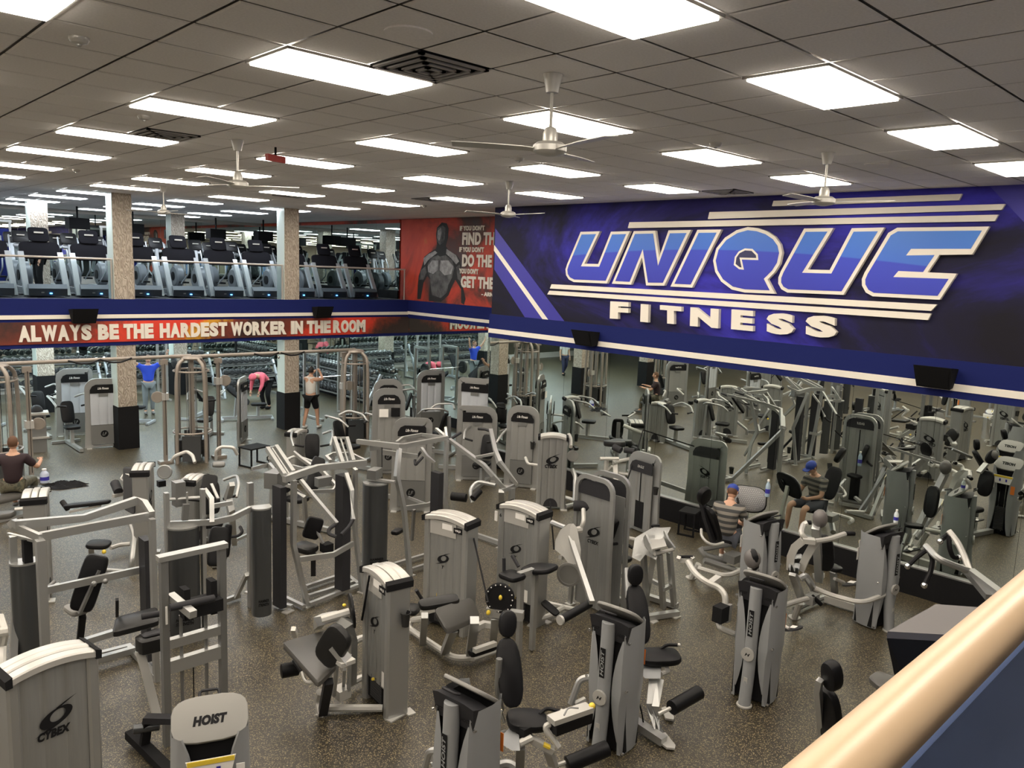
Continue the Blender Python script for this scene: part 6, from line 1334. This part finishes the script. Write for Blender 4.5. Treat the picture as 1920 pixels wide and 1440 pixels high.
m.add('cabinet', m.mb(p.x, p.y, -10).box((0, 0, .45), (.36, .3, .9)), 'silverd'); m.add('opening', m.mb(p.x, p.y, -10).box((.02, -.16, .72), (.22, .02, .28)), 'dgrey'); m.add('rim', m.mb(p.x, p.y, -10).box((.02, -.02, .93), (.44, .38, .05)), 'cap'); m.add('lower_rim', m.mb(p.x, p.y, -10).box((.02, -.04, .36), (.42, .36, .04)), 'cap'); m.add('dome', m.mb(p.x, p.y, 0).ball((p.x*0, 0, .96), (.14, .12, .16)), 'dgrey')
def stool(label, x, y, s=.42, h=.42):
    m = Mach('step_stool', label, 'stool', x, y)
    m.add('top', m.mb(x, y, 15).box((0, 0, h-.015), (s, s*.8, .03)), 'blackm')
    for a in (-1, 1):
        for b in (-1, 1): m.add('leg', m.mb(x, y, 15).beam((a*(s/2-.02), b*(s*.4-.02), 0), (a*(s/2-.02), b*(s*.4-.02), h-.03), .03), 'blackm')
        m.add('foot_bar', m.mb(x, y, 15).beam((a*(s/2-.02), -s*.4, .015), (a*(s/2-.02), s*.4, .015), .03), 'blackm')
p = PX(477, 872, 0); stool('small black metal step stool standing alone, centre left', p.x, p.y, .55, .45); p = PX(1300, 1003, 0); stool('black step stool beside the seated man and the mirror', p.x, p.y+.1, .4, .45)
p = PX(549, 858, 0); m = Mach('wipe_dispenser', 'black cylindrical dispenser with a bright steel lid on the open floor', 'dispenser', p.x, p.y)
m.add('body', m.mb().lathe((p.x, p.y, 0), [(.13, 0), (.13, .54)], 18), 'blackm'); m.add('lid', m.mb().lathe((p.x, p.y, .54), [(.13, 0), (.13, .03), (.10, .05)], 18), 'chrome')
# clothes, jug, bottles
p = PX(118, 912, 0); b = MB(); n = 16; vs = []
for i in range(n):
    for j in range(n):
        u, v = i/(n-1)*2-1, j/(n-1)*2-1; r_ = max(abs(u), abs(v)); vs.append((u*.38*(1+.25*sin(v*5)), v*.2*(1+.3*cos(u*4)), max(.004, .075*(1-r_**2)*(1+.6*sin(u*9+v*7))+.005)))
fs = [(i*n+j, (i+1)*n+j, (i+1)*n+j+1, i*n+j+1) for i in range(n-1) for j in range(n-1)]
b.add(vs, fs); b.add([(-.36, -.18, .001), (.36, -.18, .001), (.36, .18, .001), (-.36, .18, .001)], [(0, 3, 2, 1)]); o = b.build('jacket', 'blackm'); o.location = (p.x, p.y, 0); o.rotation_euler = (0, 0, -.3); o.location[2] = .002; tag(o, 'black jacket dropped on the floor right of the seated man', 'jacket')
def bottle(label, loc, h=.22, r=.034, c=(.35, .55, .75), capc='white', cat='bottle'):
    mt = bpy.data.materials.get('bottle_%s' % label[:8]) or mat('bottle_%s' % label[:8], c, .15)
    e = empty('water_bottle', loc, 0, label, cat); MB().lathe((0, 0, 0), [(r*.9, 0), (r, .01), (r, h*.62), (r*.8, h*.72), (r*.42, h*.84), (r*.42, h*.88)], 14).build('body', mt, e); MB().lathe((0, 0, h*.88), [(r*.5, 0), (r*.5, h*.10), (r*.2, h*.12)], 12).build('cap', capc, e)
    b = MB(); b.lathe((0, 0, h*.2), [(r*1.02, 0), (r*1.02, h*.25)], 14); b.build('label_band', 'royal', e); return e
p = PX(84, 905, 0); bottle('large clear water jug on the floor beside the black jacket', (p.x, p.y, 0), .30, .085, (.45, .5, .62))
tp = LG(795, 590, 1.47); bottle('tall clear water bottle with white top on the striped-shirt man\'s machine', (tp.x, tp.y, 1.44), .27, .036, (.35, .45, .55)); tp = LG(1757, 800, 1.45); bottle('small pale water bottle on the tower at the mirror, right', (tp.x, tp.y, 1.45), .19, .032, (.6, .66, .66))
# diamond-plate footboard and its post in front of the seated man
m = Mach('foot_board', 'oval diamond-plate board on a pale post in front of the seated man', 'foot board', 10.6, 5.75)
c = LG(640, 620, 1.05); T = Matrix.Rotation(R(-62), 4, 'Z') @ Matrix.Rotation(R(70), 4, 'X'); b = m.mb(c.x, c.y, 0, c.z)
b.T = b.T @ T; b.pad((0, 0, 0), (.62, .42, .025), None, .01, .6); m.add('board', b, 'cap')
M['diam'] = mat('diamond_plate', (.16, .16, .16), .35, .5)
b = m.mb(c.x, c.y, 0, c.z); b.T = b.T @ T; b.pad((0, 0, -.035), (.66, .45, .035), None, .01, .6); m.add('board_back', b, 'blackm')
b = m.mb(c.x, c.y, 0, c.z); b.T = b.T @ T
for i in range(-8, 9):
    for j in range(-5, 6):
        if (i/9.5)**2+(j/6)**2 < .9: b.box((i*.032+(j % 2)*.016, j*.032, .014), (.018, .005, .004), R(45 if (i+j) % 2 else -45))
m.add('tread_pattern', b, 'silver'); bpy.data.objects[m.o.children[0].name].data.materials[0] = M['diam']
m.tube('grip', [LG(575, 660, .95), LG(570, 610, 1.05), LG(595, 580, 1.1), LG(605, 620, 1.02)], .03, 'black', .03)
m.path('post', [V3(c, .05, .02, -.02), V3(c, .12, .05, -.5), (c.x+.05, c.y, .03)], .07, .06, 'cream')
# ================================================================== PEOPLE
def skin_mesh(name, J, Ed, root, mtl, parent, off, sub=2):
    names = list(J); me = bpy.data.meshes.new(name); me.from_pydata([Vector(J[n][0])-off for n in names], [(names.index(a), names.index(b)) for a, b in Ed], [])
    o = bpy.data.objects.new(name, me); COL.objects.link(o); md = o.modifiers.new('s', 'SKIN'); md.use_smooth_shade = True
    sv = me.skin_vertices[0].data
    for i, n in enumerate(names):
        r = J[n][1]; sv[i].radius = r if isinstance(r, tuple) else (r, r); sv[i].use_root = (n == root)
    s = o.modifiers.new('u', 'SUBSURF'); s.levels = sub; s.render_levels = sub
    dg = bpy.context.evaluated_depsgraph_get(); nm = bpy.data.meshes.new_from_object(o.evaluated_get(dg)); bpy.data.objects.remove(o); nm.name = name
    nm.materials.clear(); nm.materials.append(M[mtl] if isinstance(mtl, str) else mtl)
    for p in nm.polygons: p.use_smooth = True
    q = bpy.data.objects.new(name, nm); COL.objects.link(q); q.parent = parent; return q
def person(label, x, y, rz, P, top, topm, bottom, botm, shoem, hairm, hat=None, sleeves=.5, shorts=False, z=0, H=1.76, hood=False, beard=False):
    """P overrides joint places (metres, facing +y, standing on z=0)"""
    e = empty('person', (x, y, z), rz, label, 'person'); s = H/1.76; O = Vector()
    J = dict(pel=((0, 0, .96), (.15, .11)), wst=((0, 0, 1.10), (.13, .095)), chs=((0, 0, 1.30), (.165, .11)), shb=((0, 0, 1.43), (.12, .08)), nck=((0, .01, 1.51), .055), hdb=((0, .02, 1.58), .07),
             sL=((-.18, 0, 1.42), .065), eL=((-.24, -.02, 1.14), .045), wL=((-.25, .06, .90), .030), hL=((-.25, .09, .82), (.040, .022)), sR=((.18, 0, 1.42), .065), eR=((.24, -.02, 1.14), .045), wR=((.25, .06, .90), .030), hR=((.25, .09, .82), (.040, .022)),
             pL=((-.09, 0, .90), .095), kL=((-.10, .02, .50), .062), aL=((-.10, -.02, .09), .040), tL=((-.10, .12, .04), (.045, .03)), pR=((.09, 0, .90), .095), kR=((.10, .02, .50), .062), aR=((.10, -.02, .09), .040), tR=((.10, .12, .04), (.045, .03)))
    for k, v in P.items():
        if k in J: J[k] = (v, J[k][1])
    J = {k: (Vector(v[0])*s, tuple(q*s for q in v[1]) if isinstance(v[1], tuple) else v[1]*s) for k, v in J.items()}
    Ed = [('pel', 'wst'), ('wst', 'chs'), ('chs', 'shb'), ('shb', 'nck'), ('nck', 'hdb')]+[q for t in 'LR' for q in (('shb', 's'+t), ('s'+t, 'e'+t), ('e'+t, 'w'+t), ('w'+t, 'h'+t), ('pel', 'p'+t), ('p'+t, 'k'+t), ('k'+t, 'a'+t), ('a'+t, 't'+t))]
    skin_mesh('body', J, Ed, 'pel', 'skin', e, O)
    up = (J['hdb'][0]-J['nck'][0]).normalized(); fw = P.get('_look'); hc = J['hdb'][0]+up*.085*s
    fwd = Vector(fw).normalized() if fw else Vector((0, 1, 0)); fwd = (fwd-up*fwd.dot(up)).normalized(); rt = fwd.cross(up); T = Matrix((rt, fwd, up)).transposed()
    b = MB(); b.ball(hc, (.077*s, .098*s, .118*s), 16, T); hd = b.build('head', 'skin', e)
    b = MB(); b.ball(hc+T @ Vector((0, .098*s, -.005)), (.014, .02, .026), 8, T); b.build('nose', 'skin', hd)
    for k in (-1, 1):
        MB().ball(hc+T @ Vector((k*.03*s, .086*s, .012*s)), (.010, .008, .007), 8, T).build('eye', 'blackm', hd); MB().ball(hc+T @ Vector((k*.079*s, -.005, -.005)), (.012, .02, .03), 8, T).build('ear', 'skin', hd)
    MB().ball(hc+T @ Vector((0, .088*s, -.052*s)), (.024, .01, .006), 8, T).build('mouth', mat('lips', (.35, .12, .10), .5), hd)
    if not hood:
        b = MB(); b.ball(hc+T @ Vector((0, -.014, .018)), (.084*s, .100*s, .115*s), 14, T); kk = [(i, v) for i, v in enumerate(b.v)]
        b.v = [tuple(v) if (T.transposed() @ (Vector(v)-hc)).y < .045*s or (T.transposed() @ (Vector(v)-hc)).z > .055*s else tuple(hc+(Vector(v)-hc)*.8) for i, v in kk]; b.build('hair', hairm, e)
    if beard: MB().ball(hc+T @ Vector((0, .06*s, -.085*s)), (.05, .045, .04), 10, T).build('beard', hairm, hd)
    if hat:
        b = MB(); b.ball(hc+T @ Vector((0, -.005, .05*s)), (.092*s, .110*s, .085*s), 14, T); hb = b.build('cap', hat, e); b = MB(); b.pad((0, 0, 0), (.15*s, .10*s, .012), None, .005, .7)
        b.v = [tuple(hc+T @ (Vector(v)+Vector((0, .13*s, .045*s)))) for v in b.v]; b.build('cap_brim', hat, hb)
    if hood: MB().ball(hc+T @ Vector((0, -.02, .01)), (.105*s, .12*s, .14*s), 14, T).build('hood', topm, e)
    # hands: palm plus fingers
    for t in 'LR':
        h0, w0 = J['h'+t][0], J['w'+t][0]; d = (h0-w0).normalized(); x = d.cross(Vector((0, 0, 1)) if abs(d.z) < .8 else Vector((0, 1, 0))).normalized(); n = x.cross(d); b = MB()
        for i, l in enumerate((.060, .070, .066, .052)):
            q = h0+x*(i-1.5)*.018*s+d*.012; b.tube([q, q+d*l*.55*s+n*-.004, q+d*l*.9*s-n*.022], .0085*s, 6)
        q = w0+d*.04-x*.03*s; b.tube([q, q-x*.022*s+d*.03*s, q-x*.022*s+d*.055*s], .0095*s, 6); b.build('fingers', 'skin', e)
    inf = lambda k, g: (J[k][0], tuple(q+g for q in J[k][1]) if isinstance(J[k][1], tuple) else J[k][1]+g)
    g = .026
    JT = {k: inf(k, g) for k in ('pel', 'wst', 'chs', 'shb', 'sL', 'sR')}; ET = [('pel', 'wst'), ('wst', 'chs'), ('chs', 'shb'), ('shb', 'sL'), ('shb', 'sR'), ('shb', 'nk')]
    JT['nk'] = (J['shb'][0].lerp(J['nck'][0], .55), .074*s)
    for k, rr in (('shb', .145), ('chs', .185), ('wst', .155), ('pel', .160)): JT[k] = (J[k][0], (rr*s, rr*s*.80))
    if sleeves:
        for t in 'LR':
            f = min(1, sleeves); JT['m'+t] = (J['s'+t][0].lerp(J['e'+t][0], f), (.068 if sleeves <= 1 else .058)*s); ET.append(('s'+t, 'm'+t))
            if sleeves > 1: JT['n'+t] = (J['e'+t][0].lerp(J['w'+t][0], .95), .040*s); ET.append(('m'+t, 'n'+t))
    skin_mesh(top, JT, ET, 'pel', topm, e, O)
    JB = {'pel': inf('pel', .018)}; EB = []
    for t in 'LR':
        JB['p'+t] = inf('p'+t, .022); EB.append(('pel', 'p'+t))
        if shorts: JB['q'+t] = (J['p'+t][0].lerp(J['k'+t][0], .9), .088*s); EB.append(('p'+t, 'q'+t))
        else: JB['k'+t] = inf('k'+t, .02); JB['a'+t] = (J['k'+t][0].lerp(J['a'+t][0], .95), .058*s); EB += [('p'+t, 'k'+t), ('k'+t, 'a'+t)]
    skin_mesh(bottom, JB, EB, 'pel', botm, e, O)
    for t in 'LR':
        a, b_ = J['a'+t][0], J['t'+t][0]; dd = (b_-a); dd.z = 0; dd.normalize(); b = MB(); b.ball((a+b_)/2+Vector((0, 0, -.015)), (.05*s, .14*s, .05*s), 12, Matrix((dd.cross(Vector((0, 0, 1))), dd, Vector((0, 0, 1)))).transposed()); b.build('shoe', shoem, e)
    return e
def stripes(name, c1, c2, sc):
    mt, N, Lk, B = nt(name); tc = N.new('ShaderNodeTexCoord'); v = N.new('ShaderNodeTexWave'); v.bands_direction = 'Z'; v.inputs['Scale'].default_value = sc; r = N.new('ShaderNodeValToRGB'); r.color_ramp.interpolation = 'CONSTANT'
    r.color_ramp.elements[0].color = (*c1, 1); r.color_ramp.elements[1].position = .5; r.color_ramp.elements[1].color = (*c2, 1); Lk.new(tc.outputs['Object'], v.inputs['Vector']); Lk.new(v.outputs[0], r.inputs[0]); Lk.new(r.outputs[0], B.inputs['Base Color']); B.inputs['Roughness'].default_value = .85; return mt
M['stripe'] = stripes('striped_cotton', (.05, .05, .05), (.22, .20, .17), 3.3)
M['bluecap'] = mat('blue_cap', (.02, .05, .30), .7); M['khaki'] = mat('khaki_shorts', (.20, .18, .14), .8); M['slate'] = mat('slate_shorts', (.06, .065, .08), .8)
M['maroon'] = mat('dark_maroon_shirt', (.020, .008, .011), .8); M['camo'] = print_mat('camo_trousers', [(.35, (.04, .045, .03)), (.5, (.12, .11, .07)), (.65, (.05, .04, .025)), (.8, (.16, .15, .11))], 12, 2)
M['tank'] = mat('white_tank', (.62, .60, .56), .8); M['royalshirt'] = mat('royal_blue_shirt', (.02, .06, .50), .8); M['greyp'] = mat('grey_trousers', (.16, .18, .19), .8); M['pink'] = mat('pink_hoodie', (.60, .10, .14), .8); M['shoe'] = mat('white_shoe', (.6, .6, .58), .6); M['sweat'] = mat('cream_top', (.65, .63, .6), .8); M['navyleg'] = mat('navy_leggings', (.012, .015, .05), .7); M['wingsb'] = mat('grey_shoe', (.15, .15, .15), .7)
SIT = dict(pel=(0, 0, .60), wst=(0, -.02, .74), chs=(0, .0, .94), shb=(0, .05, 1.08), nck=(0, .09, 1.16), hdb=(0, .13, 1.22), pL=(-.10, .04, .58), kL=(-.17, .46, .58), aL=(-.17, .50, .13), tL=(-.17, .64, .06), pR=(.10, .04, .58), kR=(.17, .46, .58), aR=(.17, .50, .13), tR=(.17, .64, .06),
           sL=(-.19, .04, 1.06), eL=(-.25, .14, .80), wL=(-.12, .36, .74), hL=(-.07, .42, .76), sR=(.19, .04, 1.06), eR=(.25, .14, .80), wR=(.12, .36, .74), hR=(.07, .42, .76), _look=(0, .8, -.5))
def fixP(P): return P
q = LG(490, 900, .60)
pe = person('seated man in a striped shirt and blue cap looking down at his phone', q.x, q.y, R(-72), SIT, 'striped_shirt', 'stripe', 'shorts', 'slate', 'shoe', 'hair', 'bluecap', .75, True)
ph = MB(); ph.box((0, .45, .80), (.08, .02, .15)); po = ph.build('phone', 'black'); po.location = pe.location; po.rotation_euler = pe.rotation_euler; tag(po, 'black phone held by the seated man in the striped shirt', 'phone')
q = PX(26, 912, .55); LS = dict(SIT); LS.update(eL=(-.34, .16, .86), wL=(-.32, .42, .92), hL=(-.30, .48, .94), eR=(.34, .16, .86), wR=(.32, .42, .92), hR=(.30, .48, .94), _look=(0, 1, -.1), nck=(0, .04, 1.17), hdb=(0, .05, 1.24))
person('seated man in dark maroon shirt and camouflage trousers, seen from behind at left', q.x, q.y, R(-30), LS, 'long_sleeve_shirt', 'maroon', 'camo_trousers', 'camo', 'wingsb', 'hair', None, .8, False)
m = Mach('flat_bench', 'dark padded flat bench under the seated man at the left edge', 'bench', q.x, q.y); m.pad('seat_pad', (q.x-.5, q.y-.2, .40), (q.x+.5, q.y+.2, .40), .5, .09, (0, 0, 1), 'padg', .4); m.beam('leg', (q.x-.3, q.y-.1, .36), (q.x-.3, q.y-.1, 0), .08); m.beam('leg', (q.x+.3, q.y+.1, .36), (q.x+.3, q.y+.1, 0), .08); m.beam('foot_rail', (q.x-.4, q.y-.15, .03), (q.x+.4, q.y+.15, .03), .3, .05)
q = PX(578, 803, 0)
person('standing man in white tank top and black shorts pulling a cable at his face', q.x+.05, q.y-.05, R(-60), dict(eL=(-.26, .20, 1.40), wL=(-.10, .34, 1.58), hL=(-.05, .36, 1.64), eR=(.26, .20, 1.42), wR=(.10, .34, 1.58), hR=(.05, .36, 1.64), aL=(-.16, -.12, .09), tL=(-.16, .02, .04), aR=(.16, .12, .09), tR=(.16, .26, .04), kL=(-.13, .0, .5), kR=(.13, .12, .5)), 'tank_top', 'tank', 'shorts', 'blackm', 'shoe', 'hairb', None, 0, True)
q = PX(297, 790, 0)
person('man in royal blue shirt with both arms raised, behind the centre cable station', 8.3, 24.3, R(170), dict(eL=(-.38, .10, 1.58), wL=(-.50, .16, 1.80), hL=(-.52, .17, 1.88), eR=(.38, .10, 1.58), wR=(.50, .16, 1.80), hR=(.52, .17, 1.88)), 't_shirt', 'royalshirt', 'trousers', 'greyp', 'wingsb', 'hair', None, .7, False)
person('person in a pink hoodie bending forward beside the patterned column', 11.6, 23.4, R(115), dict(pel=(0, 0, .88), wst=(0, .10, .98), chs=(0, .28, 1.10), shb=(0, .42, 1.12), nck=(0, .50, 1.12), hdb=(0, .56, 1.10), sL=(-.18, .40, 1.08), sR=(.18, .40, 1.08), eL=(-.2, .46, .82), wL=(-.16, .55, .62), hL=(-.15, .58, .54), eR=(.2, .46, .82), wR=(.16, .55, .62), hR=(.15, .58, .54), _look=(0, .4, -1), kL=(-.12, .1, .48), kR=(.12, .1, .48), pL=(-.1, 0, .84), pR=(.1, 0, .84)), 'pink_hoodie', 'pink', 'trousers', 'blackm', 'blackm', 'hairb', None, 1.5, False, hood=True)
person('woman in a cream top and navy leggings walking, seen only in the mirror', -1.5, 24.4, R(200), dict(kL=(-.1, .14, .5), aL=(-.1, .10, .09), tL=(-.1, .24, .04), aR=(.1, -.25, .12), tR=(.1, -.12, .05)), 'top', 'sweat', 'leggings', 'navyleg', 'blackm', 'hairb', None, .6, False, H=1.66)
person('woman in a white top on the upstairs deck behind the treadmills', 5.3, 23.25, R(100), {}, 'tank_top', 'tank', 'leggings', 'blackm', 'shoe', 'hairb', None, 0, False, z=DECK, H=1.62)

# ================================================================== MACHINES THE MIRROR SHOWS (left of the frame)
roots = {o.get('label', ''): o for o in bpy.data.objects if o.parent is None}
def again(start, x, y, rz, label):
    o = next(v for k, v in roots.items() if k.startswith(start)); c = dup(o, (x, y, 0), rz, label); c['group'] = 'machines beyond the left edge'; return c
again('arm curl machine', .2, 9.5, .4, 'arm curl machine seen only in the mirror, nearest the ladder frame')
again('leg curl machine with wide', -1.6, 6.6, .3, 'leg curl machine seen only in the mirror')
again('silver frame with two slanted', -1.8, 12.0, .2, 'slotted-arm frame seen only in the mirror')
again('arched tower machine with bright panels left of the patterned column, nearer', .9, 13.5, .3, 'bright arched tower seen only in the mirror, nearer one')
again('arched tower machine with bright panels left of the patterned column, farther', -.8, 16.2, .1, 'bright arched tower seen only in the mirror, farther one')
again('arched tower machine with dark lower plate', 1.2, 16.4, 1.2, 'dim arched tower seen only in the mirror')
again('shell-clad machine with curved cream', -3.8, 8.5, .6, 'shell-clad machine seen only in the mirror')
again('tower numbered 4', -3.5, 15.2, 2.8, 'arched tower with belt seen only in the mirror')
again('round polished steel bin', -2.9, 7.3, 0, 'round steel bin seen only in the mirror')
again('pale incline bench between', -5.0, 6.2, .8, 'incline bench seen only in the mirror, nearer one')
again('pale incline bench near', -5.2, 11.2, 2.1, 'incline bench seen only in the mirror, farther one')
again('steel squat rack below', -6.5, 9.0, .3, 'steel squat rack seen only in the mirror')
again('round cable station with four arched bronze tubes, centre left', -1.0, 18.5, 0, 'round cable station seen only in the mirror')
